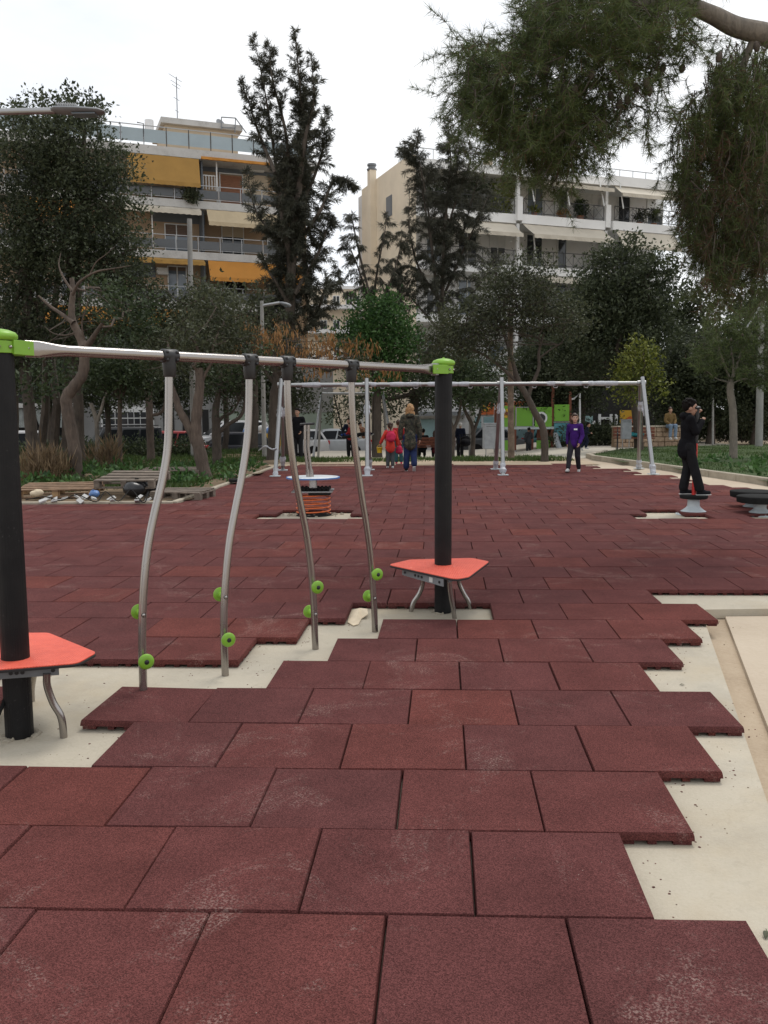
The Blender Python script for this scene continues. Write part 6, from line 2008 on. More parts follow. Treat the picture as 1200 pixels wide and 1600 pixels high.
    if style in ('long', 'curly'):
        for i in range(34 if style == 'curly' else 18):
            a = rr.uniform(math.pi * 0.95, math.pi * 2.05); z = rr.uniform(-.105, .02)
            w = (.050 + (.006 if style == 'curly' else 0))
            headball(mb, (w * math.cos(a), -.014 + .052 * math.sin(a), z), (.018, .018, .028))
        headball(mb, (0, -.030, -.05), (.044, .032, .06))
    if style == 'pony':
        headball(mb, (0, -.070, .005), (.018, .022, .018)); headball(mb, (0, -.078, -.03), (.018, .016, .04)); headball(mb, (0, -.076, -.075), (.012, .011, .035))
    hm = remeshed('hair', mb, vox * .8, hair, 2)
    link('hair', hm, root)
    if face:
        for sx in (-1, 1):
            w = MB(); headball(w, (sx * .0185, .0475, .004), (.0085, .006, .0052)); ew = w.build('eye', EYEW, root, smooth=True)
            w = MB(); headball(w, (sx * .0185, .0525, .004), (.0045, .0035, .0048)); w.build('iris', EYE, ew, smooth=True)
            w = MB(); headball(w, (sx * .0190, .0485, .0175), (.0125, .005, .0032)); w.build('eyebrow', hair, root, smooth=True)
        w = MB(); headball(w, (0, .0515, -.0335), (.0135, .005, .0042)); w.build('mouth', LIP, root, smooth=True)
    return root, V
BLK = cloth('black_cotton', (0.010, 0.010, 0.012)); BLK2 = cloth('black_trouser_cloth', (0.016, 0.016, 0.018))
SHW = cloth('white_shoe', (0.55, 0.55, 0.54)); SHB = cloth('black_shoe', (0.014, 0.015, 0.018))
# the boy on the spinner
DT = ZS + 0.275
bb = SPB + Vector((-0.105, 0.03, DT - ZS)); hb = 1.30
boy, BV = person('boy in a black hooded jacket and black trousers riding the red poled spinner', bb, R(-92), hb,
    dict(elR=(.115, .05, .665), wrR=(.035, .135, .775), elL=(-.10, .085, .70), wrL=(-.035, .105, .845), knR=(.058, .060, .30), anR=(.062, .130, .055), knL=(-.055, .030, .30), anL=(-.055, -.010, .055), hed=(0, .02, .91)),
    BLK, BLK2, SHB, SHW, HAIRD, 'short', SKIN, 1.26, R(-10), .46, 1.22, 1.08, .012, True, True, .007, curlR=(-.8, .5, 0), curlL=(.8, .5, 0))
# the girl in purple
gb = on_z(897, 737.5, 0.0)
PUR = cloth('purple_fleece', (0.050, 0.016, 0.135)); LEG = cloth('charcoal_leggings', (0.028, 0.027, 0.033))
girl, GV = person('girl in a purple sweater and dark leggings walking towards the camera', gb, R(152), 1.29,
    dict(knR=(.058, .105, .29), anR=(.060, .165, .065), knL=(-.050, -.015, .28), anL=(-.050, -.115, .058), wrR=(.14, -.05, .49), wrL=(-.115, .11, .50), elR=(.138, -.05, .64), elL=(-.138, .015, .63)),
    PUR, LEG, SHW, SHB, HAIRB, 'long', SKINP, 1.10, R(22), .485, 1.02, None, 0.0, False, True, .008)
m_ = MB().box(GV['che'] + Vector((-.045, .072 * 1.29 + .012, .02)), (.075, .006, .035)); m_.build('chest_print', M['letter'], girl)
MB().tube([Vector((.058 * math.cos(a), .012 + .02 * math.sin(a) * 0 + .0, .068 * math.sin(a))) * 1.29 * 1.08 + GV['hed'] for a in [math.pi * i / 10 for i in range(11)]], .007, 6).build('hair_band', cloth('tan_band', (.35, .24, .16)), girl)
# the woman in camouflage
wb = on_z(641, 735.5, 0.0)
CAMO = camo_mat(); JEAN = cloth('blue_jeans', (0.022, 0.032, 0.085)); 
woman, WV = person('woman with wavy blond hair in a camouflage parka and blue jeans walking away', wb, R(-3), 1.53,
    dict(knR=(.050, .02, .285), anR=(.062, -.10, .095), knL=(-.052, .015, .285), anL=(-.06, .0, .05), elR=(.145, -.01, .63), elL=(-.145, -.01, .63), wrR=(.145, .01, .485), wrL=(-.145, .02, .485)),
    CAMO, JEAN, SHB, SHW, HAIRY, 'curly', SKINP, 1.0, 0, .40, 1.22, None, .008, True, False, .009)
# the child with the pink backpack
cb = on_z(610, 731, 0.0)
PINK = cloth('bright_pink_cloth', (0.50, 0.035, 0.085)); CORAL = cloth('coral_red_cloth', (0.56, 0.055, 0.04)); GREYT = cloth('grey_trouser_cloth', (0.075, 0.08, 0.085))
ch, CV = person('child with brown pony tail in a coral jacket walking away beside the woman', cb, R(8), 1.08,
    dict(elL=(-.17, .0, .66), wrL=(-.215, .04, .56), elR=(.15, .0, .64), wrR=(.17, .05, .52), knR=(.05, .02, .285), anR=(.05, -.03, .055), anL=(-.055, .02, .05)),
    CORAL, GREYT, SHW, SHW, HAIRB, 'pony', SKINP, 1.22, 0, .44, 1.35, None, .004, False, False, .009)
bp_ = thing('backpack', 'bright pink rucksack on the back of the child in coral', 'backpack', cb, R(8))
mb = MB(); c = CV['che'] + Vector((0, -.125, -.03)); mb.ball(c, (.125, .075, .13), 12, 9); mb.ball(c + Vector((0, -.03, -.05)), (.10, .06, .07), 10, 7); mb.ball(c + Vector((0, .01, .09)), (.09, .05, .05), 10, 7)
link('bag_body', remeshed('bag_body', mb, .01, PINK, 3), bp_)
mb = MB()
for sx in (-1, 1):
    mb2 = MB().tube(smoothpath([c + Vector((sx * .07, .06, .11)), CV['che'] + Vector((sx * .09, .02, .135)), CV['che'] + Vector((sx * .10, .105, .05)), CV['che'] + Vector((sx * .115, .04, -.12))], 4), .014, 6)
    mb2.build('strap', PINK, bp_)
MB().tube(smoothpath([c + Vector((-.03, .0, .13)), c + Vector((0, .0, .165)), c + Vector((.03, .0, .13))], 4), .008, 6).build('carry_loop', PINK, bp_)
pk = thing('carrier_bag', 'pink bag hanging at the right hand of the child in coral', 'bag', cb, R(8))
mb = MB(); c = CV['wrR'] + Vector((.05, .03, -.12)); mb.ball(c, (.085, .06, .10), 10, 7); mb.ball(c + Vector((0, 0, -.05)), (.10, .06, .06), 10, 7)
link('bag_body', remeshed('bag_body', mb, .01, PINK, 3), pk)
MB().tube(smoothpath([c + Vector((-.05, 0, .08)), c + Vector((-.02, 0, .15)), c + Vector((.03, 0, .08))], 4), .006, 6).build('handle', PINK, pk)
yb = thing('toy_bucket', 'small yellow bucket in the left hand of the child in coral', 'bucket', cb, R(8))
c = CV['wrL'] + Vector((-.02, .04, -.17))
MB().lathe([(.055, -.07), (.075, .06), (.08, .065), (.07, .06), (.05, -.06)], c, (0, 0, 1), 16).build('pail', mat('yellow_plastic', (.62, .42, .02), .45), yb, smooth=True)
MB().tube(smoothpath([c + Vector((-.075, 0, .06)), c + Vector((0, 0, .13)), c + Vector((.075, 0, .06))], 5), .005, 6).build('handle', M['signyellow'], yb)
cb2 = on_z(624, 728, 0.0); cb2.y += 0.9; cb2.x = at(623, 700, cb2.y).x
TEAL = cloth('teal_trouser_cloth', (0.03, 0.075, 0.085)); REDT = cloth('red_cloth', (0.30, 0.03, 0.03))
person('child in teal trousers mostly hidden between the woman and the child in coral', cb2, R(0), 1.12, dict(knR=(.05, .03, .285), anR=(.06, -.02, .05)), REDT, TEAL, PINK, SHW, HAIRB, 'short', SKINP, 1.2, 0, .47, 1.1, None, .004, False, False, .011)
# man in black behind the seesaw
mb0 = at(466, 716, 28.0); mb0.z = zt(mb0.x, 28)
person('man in a black jacket standing behind the spring seesaw', mb0, R(172), 1.62, dict(wrL=(-.09, .07, .55), elL=(-.14, -.01, .64)), BLK, BLK2, cloth('blue_shoe', (.08, .12, .25)), SHW, HAIRD, 'short', SKIN, 1.0, R(-15), .47, 1.15, None, .004, False, True, .011)
# at the nest swing
YN2 = YN + 0.9
p0 = at(548, 700, YN2); p0.z = zt(p0.x, YN2)
NAVY = cloth('navy_cloth', (0.014, 0.018, 0.035)); STR = mat('tan_stripe_cloth', (0.30, 0.15, 0.09), 0.9, 0, 0.5, 12, 0.3)
person('adult in navy leaning over the nest swing', p0, R(165), 1.72, dict(che=(.0, .06, .71), nec=(.0, .10, .80), hed=(0, .13, .885), shR=(.1, .08, .775), shL=(-.1, .08, .775), elR=(.15, .15, .66), elL=(-.15, .15, .66), wrR=(.13, .22, .56), wrL=(-.13, .22, .56), bel=(0, .02, .61)), NAVY, BLK2, SHB, SHB, HAIRD, 'short', SKIN, 1.0, 0, .45, 1.1, None, .004, False, False, .012)
cs = sc_ + Vector((-.25, -.05, -.10 - .20))
person('child in red and blue sitting in the nest swing', cs + Vector((0, 0, -.04)), R(100), 1.12, dict(SIT, knR=(.065, .20, .33), knL=(-.065, .20, .33), anR=(.065, .30, .30), anL=(-.065, .30, .30), hed=(0, -.02, .67)), REDT, cloth('blue_trouser_cloth', (.02, .045, .17)), SHB, SHW, HAIRD, 'short', SKIN, 1.2, 0, .46, 1.1, None, 0, False, False, .012)
cs = sc_ + Vector((.32, 0.05, -.08 - .20))
person('child in a tan striped top lying back in the nest swing', cs, R(-110), 1.10, dict(SIT, che=(0, -.08, .46), nec=(0, -.12, .55), hed=(0, -.14, .63), shR=(.1, -.10, .52), shL=(-.1, -.10, .52), bel=(0, -.03, .37), knR=(.065, .2, .33), knL=(-.065, .2, .33), anR=(.065, .30, .30), anL=(-.065, .30, .30), elR=(.16, .0, .46), elL=(-.16, .0, .46)), STR, NAVY, SHB, SHW, HAIRD, 'short', SKIN, 1.2, 0, .46, 1.1, None, 0, False, False, .012)

# ================================================================== STREET FURNITURE
def slat_bench(name, label, base, rz, L=1.7, wood=None, metal=None, nb=3, nsx=4):
    t = thing(name, label, 'bench', base, rz)
    wood = wood or M['woodred']; metal = metal or M['iron']
    for k in range(nsx):
        MB().span((-L / 2, -.20 + k * .11, .43), (L / 2, -.20 + k * .11 + .09, .465)).build('seat_slat', wood, t, bevel=.006)
    for k in range(nb):
        a = .10 + k * .03
        MB().box((0, .23 + k * .025, .55 + k * .125), (L, .03, .10), Matrix.Rotation(-.2, 3, 'X')).build('back_slat', wood, t, bevel=.006)
    for sx in (-1, 1):
        x = sx * (L / 2 - .16)
        mb = MB().tube(smoothpath([(x, -.24, 0), (x, -.18, .16), (x, -.20, .32), (x, -.2, .425)], 4), .025, 8)
        mb.build('leg', metal, t)
        mb = MB().tube(smoothpath([(x, .30, 0), (x, .20, .2), (x, .20, .42), (x, .30, .86)], 4), .025, 8)
        mb.build('leg', metal, t)
        MB().tube(smoothpath([(x, -.2, .425), (x, -.24, .60), (x, -.05, .65), (x, .24, .63)], 4), .02, 8).build('armrest', metal, t)
    return t
def gz_at(px, y, py=700):
    p = at(px, py, y); p.z = zt(p.x, y); return p
bn = gz_at(678, 36.5)
slat_bench('park_bench', 'red brown slatted bench seen from behind with two people on it', bn, R(180), 1.75)
WB = cloth('white_red_cloth', (.45, .38, .36))
person('dark haired person in black sitting at the left end of the red brown bench', bn + Vector((-.45, .05, -.02)), R(4), 1.62, SIT, BLK, BLK2, SHB, SHB, HAIRD, 'short', SKIN, 1.0, 0, .47, 1.1, None, 0, False, False, .013)
person('person in dark red beside the one in black on the red brown bench', bn + Vector((.05, .05, -.05)), R(-6), 1.55, SIT, cloth('dark_red_cloth', (.10, .015, .02)), BLK2, SHB, SHB, HAIRB, 'long', SKIN, 1.0, 0, .47, 1.1, None, 0, False, False, .013)
o = gz_at(719, 38)
person('white haired man in a navy coat pushing a dark pram away', o, R(-8), 1.5, dict(che=(0, .02, .72), hed=(0, .03, .915), wrR=(.10, .15, .55), wrL=(-.10, .15, .55)), NAVY, BLK2, SHB, SHW, HAIRW, 'short', SKINP, 1.0, 0, .45, 1.15, None, .002, False, False, .013)
pr = thing('pram', 'dark pram in front of the white haired man', 'pram', gz_at(727, 37.4), R(-8))
mb = MB(); mb.ball((0, 0, .62), (.24, .36, .17), 12, 8); mb.ball((0, .2, .75), (.23, .2, .18), 12, 8)
link('carrycot', remeshed('carrycot', mb, .02, BLK, 3), pr)
for sx in (-1, 1):
    MB().tube([(sx * .2, -.35, .1), (sx * .2, .05, .5), (sx * .2, -.5, .98)], .014, 6).build('side_tube', M['iron'], pr)
    for y_ in (-.33, .33):
        MB().lathe([(.02, -.02), (.11, -.02), (.115, 0), (.11, .02), (.02, .02)], (sx * .24, y_, .115), (1, 0, 0), 16).build('wheel', M['rubber'], pr)
MB().tube([(-.2, -.5, .98), (.2, -.5, .98)], .016, 6).build('handle', M['rubber'], pr)
def bin_(label, base, rz, w=.46, h=.75, z0=.28):
    t = thing('litter_bin', label, 'litter bin', base, rz)
    b = MB().box((0, 0, z0 + h / 2), (w, .34, h)).build('bin_body', M['bin'], t, bevel=.02)
    MB().box((0, 0, z0 + h + .012), (w + .03, .37, .02)).build('rim', M['bin'], b, bevel=.005)
    MB().box((0, 0, z0 + h * .9), (w * .8, .346, .012)).build('slot', M['iron'], b)
    for sx in (-1, 1):
        MB().tube([(sx * w * .35, 0, 0), (sx * w * .35, 0, z0 + .02)], .016, 8).build('leg', M['galv'], t)
    return t
p_ = gz_at(769, 27.5)
bin_('grey litter bin on thin legs left of the wooden pole behind the swing', p_, R(4), .56, .78, .30)
p_ = gz_at(977.5, 32.2)
bin_('pale grey litter bin beside the bench near the stone wall', p_, R(-6), .34, .70, .42)
t = slat_bench('park_bench', 'dark cast iron armed bench beside the pale grey bin', gz_at(990, 32.8), R(-14), 1.5, M['woodred'], M['iron'])
tb = thing('cloth_bundle', 'turquoise cloth bundle lying on the cast iron bench', 'cloth', gz_at(994, 32.9) + Vector((0, 0, .47)))
mb = MB(); rr = random.Random(2)
for i in range(9): mb.ball((rr.uniform(-.25, .25), rr.uniform(-.1, .1), rr.uniform(.05, .14)), (rr.uniform(.07, .14), .09, rr.uniform(.05, .09)), 8, 6)
link('cloth', remeshed('cloth', mb, .015, cloth('turquoise_cloth', (.03, .17, .18)), 2), tb)
# stone wall with a seated person
w0, w1 = gz_at(960, 37), gz_at(1062, 38.5)
sw_ = thing('stone_wall', 'low rough brown stone retaining wall behind the cast iron bench', 'wall', w0)
d = (w1 - w0); L_ = d.length; d.normalize()
rr = random.Random(8)
MB().bar(w0 + Vector((0, .12, .42)), w1 + Vector((0, .12, .42)), .30, .82).build('core', M['soil'], sw_, world=True)
for r_ in range(4):
    s_ = 0.0
    while s_ < L_ - .1:
        wd = rr.uniform(.28, .62); wd = min(wd, L_ - s_)
        a = w0 + d * (s_ + .015); b = w0 + d * (s_ + wd - .015)
        zc = r_ * .21 + .105
        MB().bar(a + Vector((0, -.03 - rr.uniform(0, .03), zc)), b + Vector((0, -.03 - rr.uniform(0, .03), zc)), .16, .195).build('stone', M['stone'], sw_, world=True, bevel=.03)
        s_ += wd
s_ = 0
while s_ < L_ - .1:
    wd = min(rr.uniform(.5, .8), L_ - s_)
    MB().bar(w0 + d * (s_ + .008) + Vector((0, .1, .87)), w0 + d * (s_ + wd - .008) + Vector((0, .1, .87)), .46, .06).build('coping_stone', M['kerb'], sw_, world=True, bevel=.012)
    s_ += wd
pz = gz_at(1046, 37.9)
person('person in a brown jacket and light jeans sitting on the stone wall', pz + Vector((0, .05, .45)), R(184), 1.66, dict(SIT, anR=(.065, .20, -.02), anL=(-.065, .22, -.01)), cloth('brown_jacket', (.16, .105, .045)), cloth('light_jeans', (.16, .22, .30)), SHW, SHW, HAIRB, 'short', SKIN, 1.0, 0, .47, 1.2, None, 0, True, False, .013)
c0 = gz_at(914, 34.5)
person('child in navy running behind the girl in purple', c0, R(-100), 1.12, dict(che=(0, .05, .71), nec=(0, .08, .80), hed=(0, .10, .885), shR=(.1, .06, .78), shL=(-.1, .06, .78), knR=(.055, .09, .32), anR=(.055, .02, .10), anL=(-.055, -.12, .10), wrR=(.12, .16, .60)), NAVY, NAVY, SHW, SHW, HAIRD, 'short', SKIN, 1.2, 0, .48, 1.1, None, .004, False, False, .012)

# ---------------------------------------------------------------- playhouse
YH = 40.0
def ph(px, py, y=YH):
    return at(px, py, y)
zpl = zt(3, YH)
PH = thing('playhouse', 'playground tower with bright green panels, red brown posts and a yellow flower', 'playhouse', (ph(815, 700).x, YH, zpl))
M['brightgreen'] = mat('bright_green_panel', (0.15, 0.37, 0.03), 0.45, 0, 0.08, 2, 0.03)
M['aqua'] = mat('aqua_plastic', (0.08, 0.26, 0.30), 0.45, 0, 0.1, 4)
ks = YH / FPX
def hbox(name, m, x0, x1, y0, y1, dy, th, parent=PH, bv=.01):
    a, b = ph(x0, y1), ph(x1, y0)
    return MB().span((a.x, YH + dy, a.z), (b.x, YH + dy + th, b.z)).build(name, m, parent, world=True, bevel=bv)
for px, top in ((778, 640), (805, 645), (832, 645), (864, 600), (891, 612)):
    for dy in (0.0, 1.3):
        pt = ph(px, top)
        xx = pt.x + dy * 0.05
        MB().box((xx, YH + dy, (pt.z + zpl) / 2), (.12, .12, pt.z - zpl)).build('post', M['woodred'], PH, world=True, bevel=.012)
        MB().box((xx, YH + dy, zpl + .10), (.14, .14, .2)).build('post_shoe', M['galv'], PH, world=True)
hbox('deck', M['paintgrey'], 776, 866, 666, 671, -.08, 1.5)
hbox('green_panel', M['brightgreen'], 780, 804, 634, 667, -.10, .04)
hbox('green_panel', M['brightgreen'], 806, 832, 637, 666, -.10, .04)
gp_ = hbox('green_panel', M['brightgreen'], 835, 862, 636, 667, -.10, .04)
hbox('green_panel', M['brightgreen'], 865, 889, 632, 658, -.10, .04)
hbox('green_panel', M['brightgreen'], 838, 860, 688, 702, -.02, .04)
hbox('green_panel', M['brightgreen'], 787, 795, 688, 704, -.02, .04)
hbox('climbing_panel', M['aqua'], 865, 889, 661, 684, -.09, .04)
for y_ in (659.5, 684):
    hbox('rail', M['galv'], 864, 890, y_ - .8, y_ + .8, -.12, .05)
for x_ in (805.5, 832.5):
    hbox('panel_edge', M['galv'], x_ - 1.2, x_ + 1.2, 636, 667, -.13, .05)
hbox('panel_edge', M['galv'], 806, 832, 635.6, 637, -.13, .05)
pw_ = ph(845, 653)
MB().lathe([(9 * ks, 0), (9.5 * ks, .01), (9 * ks, .02)], (pw_.x, YH - .101, pw_.z), (0, -1, 0), 24).build('porthole_ring', M['letter'], gp_, world=True)
MB().lathe([(6.4 * ks, 0), (6.4 * ks, .02)], (pw_.x, YH - .124, pw_.z), (0, -1, 0), 24).build('porthole', M['iron'], gp_, world=True)
fc = ph(791, 646)
for k in range(6):
    a = k * math.pi / 3 + .3
    MB().lathe([(2.9 * ks, 0), (3.0 * ks, .02), (2.8 * ks, .03)], (fc.x + 4.2 * ks * math.cos(a), YH - .105, fc.z + 4.2 * ks * math.sin(a)), (0, -1, 0), 12).build('flower_petal', M['signyellow'], PH, world=True)
MB().lathe([(2.6 * ks, 0), (2.5 * ks, .05)], (fc.x, YH - .106, fc.z), (0, -1, 0), 14).build('flower_eye', M['woodred'], PH, world=True)
MB().tube([ph(892, 624), ph(897, 623), ph(906, 614), ph(906, 700)], .045, 10).build('fireman_pole', M['letter'], PH, world=True, smooth=True)
sl_ = MB(); a, b = ph(866, 676), ph(877, 705)
MB().tube(smoothpath([ph(868, 678, YH - .3), ph(870, 688, YH - .5), ph(874, 700, YH - .9), ph(876, 704, YH - 1.0)], 4), .12, 10).build('slide_chute', M['bin'], PH, world=True, smooth=True)
hbox('steering_board', M['aqua'], 868, 886, 671, 690, -.4, .06)
hbox('bridge_net', M['woodred'], 840, 862, 671, 688, .2, .05)
o = ph(826, 706, YH - .4); o.z = zpl
person('child in dark grey overalls standing under the green playhouse deck', o, R(10), 1.22, dict(wrR=(.10, .12, .6)), cloth('dark_grey_cloth', (.035, .038, .042)), cloth('dark_grey_trouser', (.03, .032, .036)), cloth('brown_shoe', (.12, .06, .04)), SHB, HAIRD, 'short', SKIN, 1.15, 0, .46, 1.15, None, .004, True, False, .013)

# ---------------------------------------------------------------- posts and lamps
def lamp_post(label, px, base_py, Y, top_py, r0, r1, m, arm=None, name='street_lamp', px_top=None, cat='street lamp'):
    b = at(px, base_py, Y); b.z = zt(b.x, Y) - .05
    tp = at(px_top or px, top_py, Y)
    t = thing(name, label, cat, b)
    MB().tube([b, Vector((b.x, Y, b.z)).lerp(tp, .5), Vector((tp.x, Y, tp.z))], [r0, (r0 + r1) / 2, r1], 12).build('pole', m, t, world=True, smooth=True)
    if arm:
        (ax, ay), (hx, hy) = arm
        MB().tube([Vector((tp.x, Y, tp.z - .15)), at(ax, ay, Y)], .045, 8).build('arm', M['galv'], t, world=True, smooth=True)
        lamp_head(at(ax, ay, Y), at(hx, hy, Y), t)
    return t
def lamp_head(a, b, t, w=.13):
    d = b - a
    mb = MB().tube([a, a + d * .15, a + d * .5, a + d * .85, b], [.06, w * .8, w, w * .85, .03], 12, True, [(1, .5)] * 5)
    hd = mb.build('lamp_head', M['greypaint'], t, world=True, smooth=True)
    MB().tube([a + d * .3 - Vector((0, 0, w * .4)), a + d * .6 - Vector((0, 0, w * .45)), a + d * .9 - Vector((0, 0, w * .3))], [w * .5, w * .65, w * .4], 10, True, [(1, .35)] * 3).build('lens', M['glasspale'], hd, world=True, smooth=True)
lamp_post('concrete lamp post with a short arm left of the tall conifer', 413, 705, 27.5, 470, .075, .055, M['concretepole'], ((437, 473), (455, 478)), px_top=409)
lamp_post('plain concrete pole rising in front of the beige block', 303, 712, 26, 342, .095, .07, M['concretepole'], None, 'concrete_pole', 296, 'pole')
lamp_post('concrete pole standing right of the black post before the shops', 737, 705, 39, 440, .14, .10, M['concretepole'], None, 'concrete_pole', 739, 'pole')
lamp_post('thick grey brown wooden pole behind the third swing support', 799, 716, 24.5, 480, .095, .07, M['wood'], None, 'wooden_pole', 797, 'pole')
lamp_post('grey lamp pole at the right edge beyond the lawn', 1186, 694, 35, 470, .15, .11, M['concretepole'], ((1165, 515), (1143, 518)), px_top=1190)
lamp_post('thin grey post on the far lawn edge behind the boy', 1114, 688, 40, 620, .05, .05, M['concretepole'], None, 'metal_post', None, 'post')
# near lamp whose head reaches in from the left
YL = 10.0
lb = Vector((at(-190, 700, YL).x, YL, -.05))
t = thing('street_lamp', 'grey street lamp head on a long arm reaching in at the upper left', 'street lamp', lb)
MB().tube([lb, Vector((lb.x, YL, at(-190, 180, YL).z))], [.09, .06], 12).build('pole', M['galv'], t, world=True, smooth=True)
MB().tube([Vector((lb.x, YL, at(-190, 182, YL).z)), at(-60, 176, YL), at(86, 173, YL)], .036, 12).build('arm', M['galv'], t, world=True, smooth=True)
a, b = at(82, 172, YL), at(164, 174.5, YL)
mb = MB().tube([a, a.lerp(b, .08), a.lerp(b, .45), a.lerp(b, .9), b], [.04, .052, .054, .045, .022], 14, True, [(1.6, .6), (2.0, .66), (2.2, .68), (2.0, .62), (1.6, .5)])
hd = mb.build('lamp_head', M['greypaint'], t, world=True, smooth=True)
for k in range(9):
    q = a.lerp(b, .12 + k * .045)
    MB().box(q + Vector((0, 0, .048)), (.008, .16, .022)).build('cooling_fin', M['galv'], hd, world=True)
MB().box(a.lerp(b, .62) - Vector((0, 0, .042)), (.26, .15, .016)).build('lens', M['glasspale'], hd, world=True, bevel=.008)

# ================================================================== VEHICLES
def car(label, base, rz, L, W, H, paint, kind='hatch', cat='car', group=None):
    t = thing('parked_car', label, cat, base, rz, group)
    belt = H * .62 if kind != 'jeep' else H * .60
    cl = H * .16
    def prof(pts, w0, w1, name, m, parent, bv=.04):
        n = len(pts); mb = MB()
        vs = [(x, -(w0 if z <= belt + .01 else w1) / 2, z) for x, z in pts] + [(x, (w0 if z <= belt + .01 else w1) / 2, z) for x, z in pts]
        mb.add(vs, [tuple(range(n)), tuple(range(2 * n - 1, n - 1, -1))] + [(i, n + i, n + (i + 1) % n, (i + 1) % n) for i in range(n)])
        return mb.build(name, m, parent, bevel=bv, segs=3, smooth=True)
    h = L / 2
    if kind == 'jeep':
        low = [(-h, cl), (-h, belt), (.18 * L, belt), (.46 * L, belt - .04), (h, belt - .25), (h, cl)]
        cab = [(-h + .05, belt - .02), (-h + .10, H), (.10 * L, H), (.20 * L, belt - .02)]
    elif kind == 'hatch':
        low = [(-h, cl), (-h, belt * .75), (-h + .08, belt), (.2 * L, belt), (.42 * L, belt - .12), (h, belt * .68), (h, cl)]
        cab = [(-h + .10, belt - .02), (-h + .45, H - .03), (-.05 * L, H), (.05 * L, H - .03), (.25 * L, belt - .02)]
    else:
        low = [(-h, cl), (-h, belt * .85), (-h + .1, belt), (.2 * L, belt), (.44 * L, belt - .14), (h, belt * .68), (h, cl)]
        cab = [(-h + .55, belt - .02), (-h + 1.15, H - .03), (-.04 * L, H), (.04 * L, H - .03), (.25 * L, belt - .02)]
    body = prof(low, W, W, 'body', paint, t, .07)
    cabin = prof(cab, W * .95, W * .78, 'cabin', paint, t, .05)
    # side windows, windscreen, rear window set just proud of the cabin
    c0, c1, c2, c3 = cab[0], cab[1], cab[-2], cab[-1]
    def wpt(x, z, sy, off=.012):
        u = (z - belt) / (H - belt); w = (W * .95 * (1 - u) + W * .78 * u) / 2
        return (x, sy * (w + off), z)
    z0, z1 = belt + .04, H - .10
    def xl(z): return c0[0] + (c1[0] - c0[0]) * (z - belt) / (H - belt) + .10
    def xr(z): return c3[0] + (c2[0] - c3[0]) * (z - belt) / (H - belt) - .10
    cuts = [0, .36, .68, 1] if kind == 'jeep' else [0, .48, 1]
    for sy in (-1, 1):
        for a, b in zip(cuts[:-1], cuts[1:]):
            q = []
            for (u, z) in ((a + .02, z0), (b - .02, z0), (b - .02, z1), (a + .02, z1)):
                q.append(wpt(xl(z) + (xr(z) - xl(z)) * u, z, sy))
            qi = [wpt(p[0], p[2], sy, -.02) for p in q]
            f = [(0, 1, 2, 3), (7, 6, 5, 4), (0, 4, 5, 1), (1, 5, 6, 2), (2, 6, 7, 3), (3, 7, 4, 0)]
            MB().add(q + qi, f).build('side_window', M['carglass'], t)
    for nm, (xa, xb), s_ in (('windscreen', (c3[0], c2[0]), 1), ('rear_window', (c0[0], c1[0]), -1)):
        q = []
        for z, u in ((z0, .9), (z1, .82)):
            x = xa + (xb - xa) * (z - belt) / (H - belt) + s_ * .012
            w = W * .95 * (1 - (z - belt) / (H - belt)) + W * .78 * (z - belt) / (H - belt)
            q += [(x, -w / 2 * u, z), (x, w / 2 * u, z)]
        q = [q[0], q[1], q[3], q[2]]
        q2 = [(p[0] - s_ * .03, p[1], p[2]) for p in q]
        MB().add(q + q2, [(0, 1, 2, 3), (7, 6, 5, 4), (0, 4, 5, 1), (1, 5, 6, 2), (2, 6, 7, 3), (3, 7, 4, 0)]).build(nm, M['carglass'], t)
    r = H * .215
    for x in (-.30 * L, .31 * L):
        for sy in (-1, 1):
            wh = MB().lathe([(r * .62, -.1), (r * .97, -.1), (r, -.07), (r, .07), (r * .97, .1), (r * .62, .1)], (x, sy * (W / 2 - .09), r), (0, 1, 0), 22).build('wheel', M['rubber'], t, smooth=True)
            MB().lathe([(r * .6, -.02), (r * .58, .03), (r * .2, .05), (0, .05)], (x, sy * (W / 2 - .06), r), (0, sy, 0), 18).build('rim', M['galv'], wh)
    for sy in (-1, 1):
        MB().box((h - .03, sy * W * .36, belt * .74), (.12, W * .2, .13)).build('headlight', M['glasspale'], t, bevel=.03)
        MB().box((-h + .02, sy * W * .42, belt * .86), (.10, W * .12, .22)).build('tail_light', M['taillight'], t, bevel=.03)
        MB().box((c3[0] - .15, sy * (W / 2 + .07), belt + .08), (.12, .16, .11)).build('mirror', paint, t, bevel=.03)
    MB().box((h - .02, 0, cl + .16), (.10, W * .92, .18)).build('bumper', M['blackplastic'] if kind == 'jeep' else paint, t, bevel=.03)
    MB().box((-h + .02, 0, cl + .16), (.10, W * .92, .18)).build('bumper', M['blackplastic'] if kind == 'jeep' else paint, t, bevel=.03)
    MB().box((-h - .032, 0, belt * .62), (.012, .5, .11)).build('number_plate', M['letter'], t)
    if kind == 'jeep':
        for sy in (-1, 1):
            MB().bar((-h + .2, sy * W * .33, H + .06), (.06 * L, sy * W * .33, H + .06), .035, .035).build('roof_rail', M['iron'], t)
    return t
M['taillight'] = mat('red_tail_lamp', (.40, .015, .012), .2, 0, .05, 8, 0)
def paint(name, c):
    m, nt, p, out = new_mat(name)
    n1 = noise(nt, 3, 4)
    nt.links.new(ramp(nt, n1, [(.3, tuple(v * .85 for v in c)), (.7, c)]), p.inputs['Base Color'])
    p.inputs['Roughness'].default_value = .28
    p.inputs['Coat Weight'].default_value = .12
    return m
